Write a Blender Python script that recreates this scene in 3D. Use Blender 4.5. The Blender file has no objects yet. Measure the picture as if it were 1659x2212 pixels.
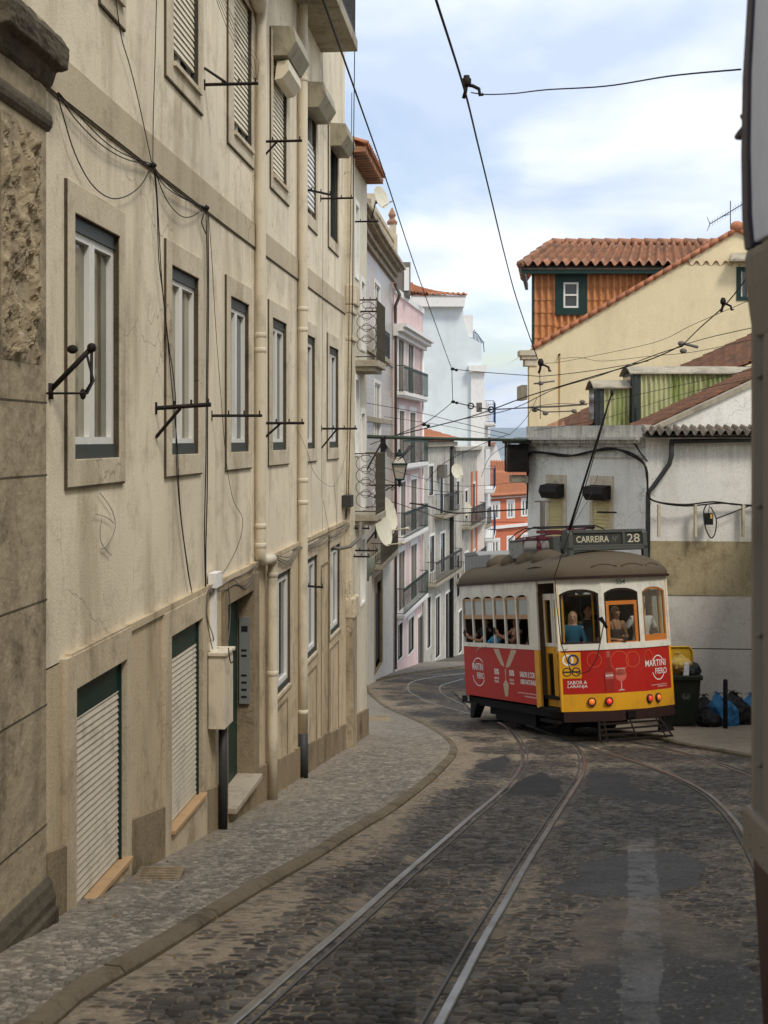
import bpy, math, random
import numpy as np
from mathutils import Vector, Matrix, Euler
random.seed(7)
SC = bpy.context.scene
COL = SC.collection
F, CX, CY = 2800.0, 829.5, 950.0      # focal length and principal point of the measured view, in units of its width 1659

# ------------------------------------------------------------------ terrain
_KY = np.array([-60,-30,-10,0,5.85,13.8,24.3,56,80,120,200,400,700.])
_KZ = np.array([6,3.4,.15,-1.6,-2.637,-4.08,-5.68,-10,-13,-19,-28,-45,-61.])
def zg(Y):
    Y = np.asarray(Y, float); s = 0
    for d in (-1.2,-.6,0,.6,1.2): s = s + np.interp(Y + d, _KY, _KZ)
    return s / 5
def zgf(Y): return float(zg(Y))
def P(x, y, Y): return Vector(((x-CX)/F*Y, Y, (CY-y)/F*Y))
def G(x, y, off=0.0):
    lo, hi = 3.0, 300.0; r = (y-CY)/F
    for _ in range(60):
        m = (lo+hi)/2
        if -(zgf(m)+off)/m > r: lo = m
        else: hi = m
    return Vector(((x-CX)/F*lo, lo, zgf(lo)+off))

# ------------------------------------------------------------------ mesh helpers
class MB:
    def __init__(s): s.v = []; s.f = []
    def quad(s, a, b, c, d):
        n = len(s.v); s.v += [tuple(a), tuple(b), tuple(c), tuple(d)]; s.f.append((n, n+1, n+2, n+3))
    def poly(s, pts):
        n = len(s.v); s.v += [tuple(p) for p in pts]; s.f.append(tuple(range(n, n+len(pts))))
    def hexa(s, p):                       # 8 corners: bottom ring 0-3, top ring 4-7
        n = len(s.v); s.v += [tuple(q) for q in p]
        for f in ((0,3,2,1),(4,5,6,7),(0,1,5,4),(1,2,6,5),(2,3,7,6),(3,0,4,7)): s.f.append(tuple(n+i for i in f))
    def box(s, x0, x1, y0, y1, z0, z1):
        s.hexa([(x0,y0,z0),(x1,y0,z0),(x1,y1,z0),(x0,y1,z0),(x0,y0,z1),(x1,y0,z1),(x1,y1,z1),(x0,y1,z1)])
    def fbox(s, fr, s0, s1, d0, d1, z0, z1):   # fr = (origin2d, t2d, n2d): s along the wall, d outwards
        o, t, n = fr
        def q(a, d, z): return (o[0]+t[0]*a+n[0]*d, o[1]+t[1]*a+n[1]*d, z)
        s.hexa([q(s0,d0,z0),q(s1,d0,z0),q(s1,d1,z0),q(s0,d1,z0),q(s0,d0,z1),q(s1,d0,z1),q(s1,d1,z1),q(s0,d1,z1)])
    def prism(s, poly, ax, a0, a1):        # poly of 2d points extruded along axis 'x','y','z'
        def q(p, a):
            return {'x':(a,p[0],p[1]),'y':(p[0],a,p[1]),'z':(p[0],p[1],a)}[ax]
        n = len(s.v); k = len(poly)
        s.v += [q(p,a0) for p in poly] + [q(p,a1) for p in poly]
        s.f.append(tuple(range(n+k-1, n-1, -1))); s.f.append(tuple(range(n+k, n+2*k)))
        for i in range(k): s.f.append((n+i, n+(i+1)%k, n+k+(i+1)%k, n+k+i))
    def tube(s, pts, r, n=6, caps=True):
        pts = [Vector(p) for p in pts]; rs = r if isinstance(r, (list, tuple)) else [r]*len(pts)
        base = len(s.v); up = None
        for i, p in enumerate(pts):
            t = (pts[min(i+1, len(pts)-1)] - pts[max(i-1, 0)])
            if t.length < 1e-9: t = Vector((0,0,1))
            t.normalize()
            if up is None: up = Vector((0,0,1)) if abs(t.z) < .9 else Vector((1,0,0))
            a = t.cross(up)
            if a.length < 1e-6: a = t.cross(Vector((0,1,0)))
            a.normalize(); b = a.cross(t); up = b
            for k in range(n):
                w = 2*math.pi*k/n
                s.v.append(tuple(p + (a*math.cos(w) + b*math.sin(w))*rs[i]))
        for i in range(len(pts)-1):
            for k in range(n):
                s.f.append((base+i*n+k, base+i*n+(k+1)%n, base+(i+1)*n+(k+1)%n, base+(i+1)*n+k))
        if caps:
            s.f.append(tuple(base+k for k in range(n-1,-1,-1)))
            s.f.append(tuple(base+(len(pts)-1)*n+k for k in range(n)))
    def ell(s, c, r, M=None, nu=14, nv=9):
        c = Vector(c); b = len(s.v)
        for j in range(nv+1):
            ph = math.pi*j/nv
            for i in range(nu):
                th = 2*math.pi*i/nu
                q = Vector((r[0]*math.sin(ph)*math.cos(th), r[1]*math.sin(ph)*math.sin(th), r[2]*math.cos(ph)))
                if M is not None: q = M @ q
                s.v.append(tuple(c+q))
        for j in range(nv):
            for i in range(nu):
                s.f.append((b+j*nu+i, b+(j+1)*nu+i, b+(j+1)*nu+(i+1)%nu, b+j*nu+(i+1)%nu))
    def loft(s, rings, closed=True, caps=True):
        b = len(s.v); k = len(rings[0])
        for r in rings: s.v += [tuple(p) for p in r]
        for i in range(len(rings)-1):
            for j in range(k if closed else k-1):
                s.f.append((b+i*k+j, b+i*k+(j+1)%k, b+(i+1)*k+(j+1)%k, b+(i+1)*k+j))
        if caps and closed:
            s.f.append(tuple(b+j for j in range(k-1,-1,-1))); s.f.append(tuple(b+(len(rings)-1)*k+j for j in range(k)))
    def lathe(s, prof, c, n=16, M=None):
        rings = []
        for r, z in prof:
            ring = []
            for k in range(n):
                q = Vector((r*math.cos(2*math.pi*k/n), r*math.sin(2*math.pi*k/n), z))
                if M is not None: q = M @ q
                ring.append(Vector(c)+q)
            rings.append(ring)
        s.loft(rings)
    def build(s, name, mat, parent=None, smooth=False, world=True, bevel=0):
        me = bpy.data.meshes.new(name); me.from_pydata(s.v, [], s.f); me.validate(); me.update()
        if mat: me.materials.append(mat)
        o = bpy.data.objects.new(name, me); COL.objects.link(o)
        if smooth:
            for p in me.polygons: p.use_smooth = True
        if parent is not None:
            o.parent = parent
            if world: o.matrix_parent_inverse = wm(parent).inverted()
        if bevel:
            md = o.modifiers.new('bevel', 'BEVEL'); md.width = bevel; md.segments = 2; md.limit_method = 'ANGLE'; md.angle_limit = .7
        return o
def wm(o):
    m = o.matrix_basis.copy()
    if o.parent: m = wm(o.parent) @ o.matrix_parent_inverse @ m
    return m
def tag(o, label=None, cat=None, group=None, kind=None):
    if label: o['label'] = label
    if cat: o['category'] = cat
    if group: o['group'] = group
    if kind: o['kind'] = kind
    return o
def empty(name, loc, label=None, cat=None, group=None, M=None):
    o = bpy.data.objects.new(name, None); COL.objects.link(o); o.empty_display_size = .3
    if M is not None: o.matrix_basis = M
    else: o.location = loc
    tag(o, label, cat, group); return o

# ------------------------------------------------------------------ materials
class NT:
    def __init__(s, name, rough=.8, metal=0, spec=.5):
        s.m = bpy.data.materials.new(name); s.m.use_nodes = True; s.t = s.m.node_tree; s.n = s.t.nodes
        s.b = s.n['Principled BSDF']; s.b.inputs['Roughness'].default_value = rough
        s.b.inputs['Metallic'].default_value = metal; s.b.inputs['Specular IOR Level'].default_value = spec
        s.pos = None
    def node(s, typ, **kw):
        n = s.n.new(typ)
        for k, v in kw.items(): setattr(n, k, v)
        return n
    def link(s, a, b): s.t.links.new(a, b)
    def P(s, scale=(1,1,1), obj=False):
        if s.pos is None:
            s.pos = s.node('ShaderNodeTexCoord').outputs['Object'] if obj else s.node('ShaderNodeNewGeometry').outputs['Position']
        if scale == (1,1,1): return s.pos
        m = s.node('ShaderNodeMapping'); m.inputs['Scale'].default_value = scale; s.link(s.pos, m.inputs['Vector']); return m.outputs[0]
    def noise(s, sc, det=4, rough=.55, scale=(1,1,1), obj=False):
        n = s.node('ShaderNodeTexNoise'); n.inputs['Scale'].default_value = sc; n.inputs['Detail'].default_value = det
        n.inputs['Roughness'].default_value = rough; s.link(s.P(scale, obj), n.inputs['Vector']); return n.outputs['Fac']
    def ramp(s, fac, stops):
        r = s.node('ShaderNodeValToRGB'); e = r.color_ramp.elements
        while len(e) < len(stops): e.new(.5)
        for i, (p, c) in enumerate(stops):
            e[i].position = p; e[i].color = (c[0],c[1],c[2],1) if not isinstance(c, (int,float)) else (c,c,c,1)
        s.link(fac, r.inputs[0]); return r.outputs[0]
    def mix(s, fac, a, b, typ='MIX'):
        m = s.node('ShaderNodeMix', data_type='RGBA', blend_type=typ)
        for sock, v in ((m.inputs[0], fac), (m.inputs[6], a), (m.inputs[7], b)):
            if isinstance(v, (int,float)): sock.default_value = v
            elif isinstance(v, (tuple, list)): sock.default_value = (v[0],v[1],v[2],1)
            else: s.link(v, sock)
        return m.outputs[2]
    def col(s, c):
        if isinstance(c, (tuple, list)): s.b.inputs['Base Color'].default_value = (c[0],c[1],c[2],1)
        else: s.link(c, s.b.inputs['Base Color'])
        return s
    def bump(s, h, dist=.01, strength=1.0):
        b = s.node('ShaderNodeBump'); b.inputs['Distance'].default_value = dist; b.inputs['Strength'].default_value = strength
        s.link(h, b.inputs['Height']); s.link(b.outputs[0], s.b.inputs['Normal']); return s
def plaster(name, base, dirt, streak=.55, grime=.5, bump=.004, fine=90, rough=.9, big=.7, drips=(), crack=.5):
    t = NT(name, rough, spec=.08)
    c = t.mix(t.ramp(t.noise(big, 5, .6), [(.35,0.),(.7,1.)]), base, tuple(b*.86 for b in base))
    st = t.ramp(t.noise(1.0, 7, .62, (2.0,2.0,.35)), [(.50,0.),(.80,streak)])
    c = t.mix(st, c, dirt)
    g = t.ramp(t.noise(2.3, 8, .74), [(.51,0.),(.74,grime)])
    c = t.mix(g, c, tuple(d*.75 for d in dirt))
    if drips:
        sz = t.node('ShaderNodeSeparateXYZ'); t.link(t.P(), sz.inputs[0]); tot = None
        for z0, ln in drips:
            mr = t.node('ShaderNodeMapRange'); mr.inputs[1].default_value = z0-ln; mr.inputs[2].default_value = z0; t.link(sz.outputs[2], mr.inputs[0])
            lt = t.node('ShaderNodeMath'); lt.operation = 'LESS_THAN'; lt.inputs[1].default_value = z0; t.link(sz.outputs[2], lt.inputs[0])
            pr = t.node('ShaderNodeMath'); pr.operation = 'MULTIPLY'; t.link(mr.outputs[0], pr.inputs[0]); t.link(lt.outputs[0], pr.inputs[1])
            if tot is None: tot = pr.outputs[0]
            else: ad = t.node('ShaderNodeMath'); ad.operation = 'ADD'; t.link(tot, ad.inputs[0]); t.link(pr.outputs[0], ad.inputs[1]); tot = ad.outputs[0]
        dn = t.ramp(t.noise(2.2, 5, .7, (6,6,.35)), [(.42,0.),(.68,1.)]); mm = t.node('ShaderNodeMath'); mm.operation = 'MULTIPLY'; t.link(tot, mm.inputs[0]); t.link(dn, mm.inputs[1])
        m3 = t.node('ShaderNodeMath'); m3.operation = 'MULTIPLY'; m3.inputs[1].default_value = .6; t.link(mm.outputs[0], m3.inputs[0]); c = t.mix(m3.outputs[0], c, tuple(d*.8 for d in dirt))
    if crack:
        vo = t.node('ShaderNodeTexVoronoi'); vo.feature = 'DISTANCE_TO_EDGE'; vo.inputs['Scale'].default_value = .8
        wn_ = t.node('ShaderNodeTexNoise'); wn_.inputs['Scale'].default_value = 1.6; wn_.inputs['Detail'].default_value = 7; t.link(t.P(), wn_.inputs['Vector'])
        va = t.node('ShaderNodeVectorMath'); va.operation = 'MULTIPLY_ADD'; va.inputs[1].default_value = (.9,.9,.9); t.link(wn_.outputs['Color'], va.inputs[0]); t.link(t.P(), va.inputs[2]); t.link(va.outputs[0], vo.inputs['Vector'])
        ck_ = t.ramp(vo.outputs['Distance'], [(.0015,1.),(.007,0.)]); mk = t.ramp(t.noise(.6, 2, .5), [(.52,0.),(.60,crack)])
        m2 = t.node('ShaderNodeMath'); m2.operation = 'MULTIPLY'; t.link(ck_, m2.inputs[0]); t.link(mk, m2.inputs[1]); c = t.mix(m2.outputs[0], c, tuple(d*.35 for d in dirt))
    sp = t.ramp(t.noise(fine, 3, .6), [(.3,.86),(.55,1.03)])
    c = t.mix(1.0, c, sp, 'MULTIPLY')
    t.col(c); t.bump(t.noise(fine, 4, .6), bump, .8); return t.m
def paint(name, c, rough=.45, dirt=.3, metal=0, scale=6, obj=False, spec=.18, dc=(.09,.07,.05)):
    t = NT(name, rough, metal, spec)
    d = t.ramp(t.noise(scale, 8, .68, (1,1,.6), obj), [(.5,0.),(.78,dirt)])
    t.col(t.mix(d, c, dc)); t.bump(t.noise(scale*9, 4, .6, obj=obj), .002, .4); return t.m
def tiles(name, a, b, c, moss=.5):
    t = NT(name, .9, spec=.2)
    q = t.mix(t.ramp(t.noise(7, 3, .7), [(.35,0.),(.65,1.)]), a, b)
    q = t.mix(t.ramp(t.noise(2.2, 7, .75), [(.45,0.),(.68,moss)]), q, c)
    t.col(q); t.bump(t.noise(60, 4), .004, .6); return t.m
def glass(name, c=(.02,.025,.03), rough=.06, var=.5):
    t = NT(name, rough, 0, .7)
    t.col(t.mix(t.ramp(t.noise(1.3, 3, .5, (1,1,.4)), [(.4,0.),(.62,var)]), c, tuple(min(1,x*2.6+.02) for x in c)))
    t.bump(t.noise(1.5, 2, .5), .006, .6); return t.m

M = {}
M['wallA'] = plaster('plaster_beige', (.84,.735,.555), (.33,.255,.155), .9, .5, .005, 70, drips=((2.16,.45),))
M['wallLow'] = plaster('plaster_ochre_low', (.60,.49,.33), (.21,.155,.09), .95, .85, .005, 60)
M['trimA'] = plaster('limestone_trim', (.66,.57,.42), (.26,.19,.11), .75, .65, .003, 40, big=3)
M['trimLow'] = plaster('dirty_limestone_trim', (.60,.50,.355), (.21,.155,.09), .8, .75, .004, 40, big=3)
M['stoneOld'] = plaster('old_limestone', (.42,.345,.235), (.075,.058,.04), .95, 1.0, .02, 9, big=2)
M['stoneDark'] = plaster('black_crusted_stone', (.12,.10,.072), (.03,.025,.02), .9, .95, .02, 16, big=2)
M['plinth'] = plaster('plinth_stone', (.30,.235,.15), (.09,.065,.04), .8, .8, .01, 30, big=2)
M['whitewall'] = plaster('white_render', (.86,.84,.77), (.40,.37,.29), .4, .3, .004, 30, drips=((-.1,.7),(1.6,.6)))
M['greywall'] = plaster('grey_render', (.64,.61,.545), (.34,.30,.235), .4, .35, .004, 30)
M['ochrepatch'] = plaster('ochre_patch', (.43,.36,.22), (.22,.17,.09), .8, .9, .01, 20)
M['yellow'] = plaster('yellow_render', (.80,.665,.42), (.5,.38,.22), .4, .2, .003, 30, big=.5, crack=.2)
M['pink'] = plaster('pink_render', (.78,.585,.555), (.42,.32,.29), .35, .2, .003, 30)
M['bluewall'] = plaster('pale_blue_render', (.74,.80,.80), (.5,.54,.55), .3, .1, .003, 30, crack=0)
M['cream'] = plaster('cream_render', (.70,.64,.50), (.36,.29,.2), .5, .4, .004, 30)
M['coral'] = plaster('coral_render', (.62,.19,.10), (.35,.12,.07), .35, .2, .003, 30)
M['oldwhite'] = plaster('old_white_render', (.55,.52,.45), (.18,.15,.11), .8, .8, .006, 20)
M['whitetrim'] = paint('white_stone_trim', (.80,.78,.74), .7, .25)
M['tile_old'] = tiles('weathered_roof_tile', (.44,.20,.11), (.30,.16,.10), (.13,.10,.08), .85)
M['tile_new'] = tiles('orange_roof_tile', (.50,.20,.10), (.40,.16,.085), (.20,.11,.075), .5)
M['tile_hung'] = tiles('orange_wall_tile', (.60,.27,.11), (.46,.20,.085), (.35,.17,.08), .3)
M['tile_grey'] = tiles('lichen_tile', (.27,.22,.17), (.17,.14,.11), (.07,.06,.05), .9)
M['pipe'] = paint('beige_pipe_paint', (.66,.58,.44), .5, .6, scale=3)
M['pipeDark'] = paint('black_iron_pipe', (.045,.045,.045), .5, .3)
M['roller'] = paint('cream_roller_slats', (.72,.64,.48), .5, .25)
M['rollerW'] = paint('white_roller_slats', (.58,.52,.41), .5, .5)
M['green'] = paint('dark_green_paint', (.012,.035,.028), .45, .2)
M['greyGreen'] = paint('grey_green_sheet', (.045,.055,.05), .5, .5)
M['boxzinc'] = paint('stained_zinc_box', (.34,.30,.21), .55, 1.0, scale=5)
M['alu'] = paint('white_window_frame', (.74,.73,.68), .4, .12)
M['iron'] = paint('rusty_dark_iron', (.016,.013,.012), .65, .4, dc=(.09,.04,.02))
M['black'] = paint('black_rubber', (.015,.015,.016), .6, .1)
M['cable'] = paint('black_cable', (.022,.020,.018), .7, .1)
M['cableG'] = paint('grey_cable', (.16,.145,.125), .7, .1)
M['glass'] = glass('dark_window_glass')
M['glassC'] = glass('curtained_window_glass', (.12,.11,.075), .05, .9)
M['parapet'] = plaster('streaked_parapet', (.62,.59,.51), (.045,.04,.035), .7, .6, .01, 20, big=3, drips=((.42,.55),(.0,.5)))
M['brownrail'] = paint('weathered_brown_rail', (.07,.062,.045), .7, .4)
M['shut'] = paint('grey_brown_shutter', (.24,.21,.175), .6, .4)
M['void'] = NT('dark_interior', .9).col((.012,.011,.010)).m
M['marble'] = paint('orange_marble_sill', (.50,.32,.17), .5, .4)
M['stepstone'] = paint('worn_limestone_step', (.40,.34,.25), .7, .6)
M['greenrail'] = paint('green_balcony_iron', (.010,.035,.028), .5, .1)
M['bluerail'] = paint('blue_balcony_iron', (.015,.03,.09), .5, .1)
M['slab'] = plaster('balcony_slab_stone', (.42,.37,.28), (.13,.11,.085), .7, .9, .01, 20, big=4)
M['dish'] = paint('cream_dish', (.62,.58,.45), .5, .35)
M['chim'] = paint('chimney_pot', (.06,.06,.06), .7, .3)
M['verdigris'] = paint('green_pole', (.035,.055,.035), .6, .6, dc=(.14,.06,.03))
t = NT('mossy_corrugated_metal', .6, .1)
c = t.mix(t.ramp(t.noise(1.6,6,.6,(1.5,1.5,.35)), [(.35,0.),(.6,1.)]), (.25,.31,.08), (.55,.55,.30)); c = t.mix(t.ramp(t.noise(3,7,.7,(2,2,.4)), [(.5,0.),(.68,.85)]), c, (.10,.075,.02))
M['corrug'] = t.col(c).m
# azulejo facade
t = NT('azulejo_tiles', .3, 0, .5)
br = t.node('ShaderNodeTexBrick'); br.offset = 0; br.inputs['Scale'].default_value = 1; br.inputs['Mortar Size'].default_value = .012
br.inputs['Brick Width'].default_value = .32; br.inputs['Row Height'].default_value = .32
br.inputs['Color1'].default_value = (.50,.43,.29,1); br.inputs['Color2'].default_value = (.31,.31,.28,1); br.inputs['Mortar'].default_value = (.17,.20,.26,1)
mp = t.node('ShaderNodeMapping'); mp.inputs['Rotation'].default_value = (0, 0, 0)
sx = t.node('ShaderNodeSeparateXYZ'); t.link(t.P(), sx.inputs[0]); cb = t.node('ShaderNodeCombineXYZ'); t.link(sx.outputs[1], cb.inputs[0]); t.link(sx.outputs[2], cb.inputs[1])
t.link(cb.outputs[0], br.inputs['Vector'])
ck = t.node('ShaderNodeTexVoronoi'); ck.inputs['Scale'].default_value = 3.1; ck.inputs['Randomness'].default_value = 0; t.link(cb.outputs[0], ck.inputs['Vector'])
q = t.mix(t.ramp(ck.outputs['Distance'], [(.12,.55),(.2,0.),(.42,0.),(.5,.5)]), br.outputs['Color'], (.17,.20,.25))
q = t.mix(t.ramp(t.noise(.8,5,.7,(1,1,.5)), [(.38,0.),(.58,.85)]), q, (.38,.25,.11))
M['azulejo'] = t.col(q).m
# ------------------------------------------------------------------ numpy noise and cobble height field
def _h(ix, iy, k):
    n = (ix.astype(np.int64)*374761393 + iy.astype(np.int64)*668265263 + k*2147483647*3 + k*97531) & 0xffffffff
    n = ((n ^ (n >> 13))*1274126177) & 0xffffffff
    n = (n ^ (n >> 16)) & 0xffffffff
    return n/4294967295.0
def vn(x, y, k=0):
    ix = np.floor(x); iy = np.floor(y); fx = x-ix; fy = y-iy
    fx = fx*fx*(3-2*fx); fy = fy*fy*(3-2*fy)
    a = _h(ix,iy,k); b = _h(ix+1,iy,k); c = _h(ix,iy+1,k); d = _h(ix+1,iy+1,k)
    return (a*(1-fx)+b*fx)*(1-fy)+(c*(1-fx)+d*fx)*fy
def fbm(x, y, o=4, k=0):
    s = 0; a = .5; t = 0
    for i in range(o):
        s = s + a*vn(x*2**i+17*i, y*2**i-9*i, k+i); t += a; a *= .55
    return s/t
def ss(a, b, x):
    t = np.clip((x-a)/(b-a), 0, 1); return t*t*(3-2*t)
def stones(x, y, sa, sb, k, jit=.62):
    """row-laid setts: returns distance-to-joint and per-stone random numbers"""
    v = y/sb; iv = np.floor(v); best = np.full(x.shape, 9.); sec = np.full(x.shape, 9.); ra = np.zeros(x.shape); rb = np.zeros(x.shape)
    for dv in (-1,0,1):
        jv = iv+dv; shift = _h(jv, jv*0, k+5)
        u = x/sa + shift; iu = np.floor(u)
        for du in (-1,0,1):
            ju = iu+du
            cxx = ju+.5+jit*(_h(ju,jv,k)-.5); cyy = jv+.5+jit*.55*(_h(ju,jv,k+1)-.5)
            dx = np.abs(u-cxx); dy = np.abs(v-cyy)
            d = (dx**4+dy**4)**.25
            m = d < best
            sec = np.where(m, best, np.minimum(sec, d)); best = np.where(m, d, best)
            ra = np.where(m, _h(ju,jv,k+2), ra); rb = np.where(m, _h(ju,jv,k+3), rb)
    return sec-best, ra, rb
def inpoly(x, y, poly):
    r = np.zeros(x.shape, bool); n = len(poly)
    for i in range(n):
        x0,y0 = poly[i]; x1,y1 = poly[(i+1)%n]
        c = ((y0 > y) != (y1 > y)) & (x < (x1-x0)*(y-y0)/((y1-y0) or 1e-9)+x0); r ^= c
    return r
def segdist(x, y, pts):
    d = np.full(x.shape, 1e9)
    for (x0,y0),(x1,y1) in zip(pts[:-1], pts[1:]):
        vx, vy = x1-x0, y1-y0; L = vx*vx+vy*vy+1e-12
        t = np.clip(((x-x0)*vx+(y-y0)*vy)/L, 0, 1)
        d = np.minimum(d, np.hypot(x-x0-t*vx, y-y0-t*vy))
    return d
def smooth_path(p, n=6):
    """Catmull-Rom through the points"""
    p = [Vector(q) for q in p]; out = []
    for i in range(len(p)-1):
        a = p[max(i-1,0)]; b = p[i]; c = p[i+1]; d = p[min(i+2, len(p)-1)]
        for j in range(n):
            t = j/n
            out.append(.5*((2*b)+(c-a)*t+(2*a-5*b+4*c-d)*t*t+(3*b-a-3*c+d)*t*t*t))
    out.append(p[-1]); return out

# ------------------------------------------------------------------ measured ground lines
KH = .07
kerb_px = [(-60,2290),(98,2207),(190,2131),(293,2075),(391,2016),(489,1955),(586,1899),(684,1845),(782,1784),(831,1756),(881,1722),(934,1680),(970,1645),(986,1623),(982,1602),(950,1578),(908,1556),(865,1538),(833,1522),(806,1500),(795,1485)]
kerb = [G(x,y,KH) for x,y in kerb_px] + [G(x,y,KH) for x,y in [(802,1471),(870,1456),(940,1446),(1005,1438),(1045,1432)]]
kerb = [Vector((kerb[0].x-.25, kerb[0].y-1.2, 0))] + kerb
kerb_s = smooth_path([Vector((p.x,p.y,0)) for p in kerb], 5)
kY = np.array([p.y for p in kerb_s]); kX = np.array([p.x for p in kerb_s])
railA_L = [G(x,y) for x,y in [(395,2300),(503,2212),(640,2093),(775,1978),(892,1874),(1009,1773),(1073,1719),(1110,1682),(1129,1645),(1126,1615),(1110,1589),(1084,1565),(1041,1549),(988,1535),(934,1519),(892,1500),(881,1487),(889,1474),(930,1464),(1005,1455)]]
railA_R = [G(x,y) for x,y in [(905,2300),(949,2212),(998,2119),(1045,2030),(1096,1942),(1148,1850),(1201,1766),(1238,1708),(1257,1676),(1263,1650),(1256,1626),(1236,1606),(1195,1588),(1120,1562),(1050,1541),(990,1518),(958,1501),(950,1490),(956,1480),(1000,1467)]]
railB_L = [G(x,y) for x,y in [(1150,1586),(1200,1596),(1238,1605),(1286,1620),(1350,1639),(1414,1660),(1473,1685),(1526,1714),(1563,1746),(1595,1783),(1622,1826),(1650,1880),(1672,1950)]]
railB_R = [G(x,y) for x,y in [(1290,1590),(1340,1600),(1387,1609),(1441,1620),(1494,1634),(1548,1650),(1622,1677),(1700,1708),(1790,1760)]]
rails = [smooth_path([Vector((p.x,p.y,0)) for p in r], 6) for r in (railA_L, railA_R, railB_L, railB_R)]
pave_r = [G(x,y) for x,y in [(1240,1560),(1330,1580),(1435,1599),(1467,1607),(1521,1618),(1570,1626),(1622,1635),(1760,1662)]]
pr_s = smooth_path([Vector((p.x,p.y,0)) for p in pave_r], 5)
asph1 = [tuple(G(x,y)[:2]) for x,y in [(1118,1690),(1160,1668),(1222,1690),(1210,1722),(1100,1722),(1085,1712)]]
asph0 = [tuple(G(x,y)[:2]) for x,y in [(1025,1655),(1090,1630),(1100,1650),(1085,1668),(1030,1668)]]
asph2 = [tuple(G(x,y)[:2]) for x,y in [(1240,1872),(1330,1852),(1460,1850),(1515,1870),(1520,1915),(1400,1945),(1290,1938),(1215,1915)]]
asph3 = [tuple(G(x,y)[:2]) for x,y in [(1330,1945),(1440,1950),(1500,1985),(1560,2010),(1640,2100),(1720,2300),(1180,2300),(1225,2120),(1240,2010)]]
asph4 = [tuple(G(x,y)[:2]) for x,y in [(1270,1670),(1350,1675),(1390,1710),(1500,1722),(1470,1745),(1380,1735),(1280,1715)]]
reflectp = [tuple(G(x,y)[:2]) for x,y in [(1357,1806),(1412,1806),(1424,1938),(1424,2000),(1436,2080),(1420,2230),(1408,2300),(1338,2300),(1344,2230),(1340,2080),(1352,2000),(1356,1938)]]

YR = [4.2*math.exp(.00215*i) for i in range(1400)]
YR = np.array([y for y in YR if y < 64])
TU = np.linspace(-.47, .44, 610)
GXn = YR[:,None]*TU[None,:]; GYn = np.repeat(YR[:,None], len(TU), 1)
kline = np.interp(GYn, kY, kX)
# right pavement: beyond the line pr_s
prx = np.array([p.x for p in pr_s]); pry = np.array([p.y for p in pr_s])
o_ = np.argsort(prx); pline = np.interp(GXn, prx[o_], pry[o_])
right_mask = (GYn > pline) & (GXn > 2.2) & (GYn < 40)
Z0 = zg(YR)[:,None] + 0*GXn
def grid_mesh(name, H, colr, rough, mask, mat):
    nr, nc = GXn.shape
    fm = mask[:-1,:-1] | mask[1:,:-1] | mask[:-1,1:] | mask[1:,1:]
    vid = np.full(nr*nc, -1, np.int64)
    I, J = np.nonzero(fm)
    a = I*nc+J; q = np.stack([a, a+1, a+nc+1, a+nc], 1)
    used = np.unique(q); vid[used] = np.arange(len(used)); q = vid[q]
    co = np.stack([GXn.ravel()[used], GYn.ravel()[used], (Z0+H).ravel()[used]], 1)
    me = bpy.data.meshes.new(name); me.vertices.add(len(used)); me.vertices.foreach_set('co', co.ravel().astype(np.float32))
    me.loops.add(q.size); me.loops.foreach_set('vertex_index', q.ravel().astype(np.int32))
    me.polygons.add(len(q)); me.polygons.foreach_set('loop_start', (np.arange(len(q))*4).astype(np.int32))
    try: me.polygons.foreach_set('loop_total', np.full(len(q), 4, np.int32))
    except Exception: pass
    me.polygons.foreach_set('use_smooth', np.ones(len(q), bool))
    me.update(); me.validate()
    at = me.color_attributes.new('Col', 'FLOAT_COLOR', 'POINT')
    c4 = np.concatenate([colr.reshape(-1,3)[used], rough.ravel()[used][:,None]], 1)
    at.data.foreach_set('color', c4.ravel().astype(np.float32))
    me.materials.append(mat); o = bpy.data.objects.new(name, me); COL.objects.link(o)
    tag(o, kind='structure'); return o
t = NT('sett_paving', .6, spec=.22)
at = t.node('ShaderNodeAttribute'); at.attribute_name = 'Col'
c = t.mix(1.0, at.outputs['Color'], t.ramp(t.noise(55, 5, .7), [(.3,.70),(.7,1.25)]), 'MULTIPLY')
t.col(c); t.link(at.outputs['Alpha'], t.b.inputs['Roughness']); t.bump(t.noise(120, 5, .7), .004, .7); M['road'] = t.m

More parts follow.
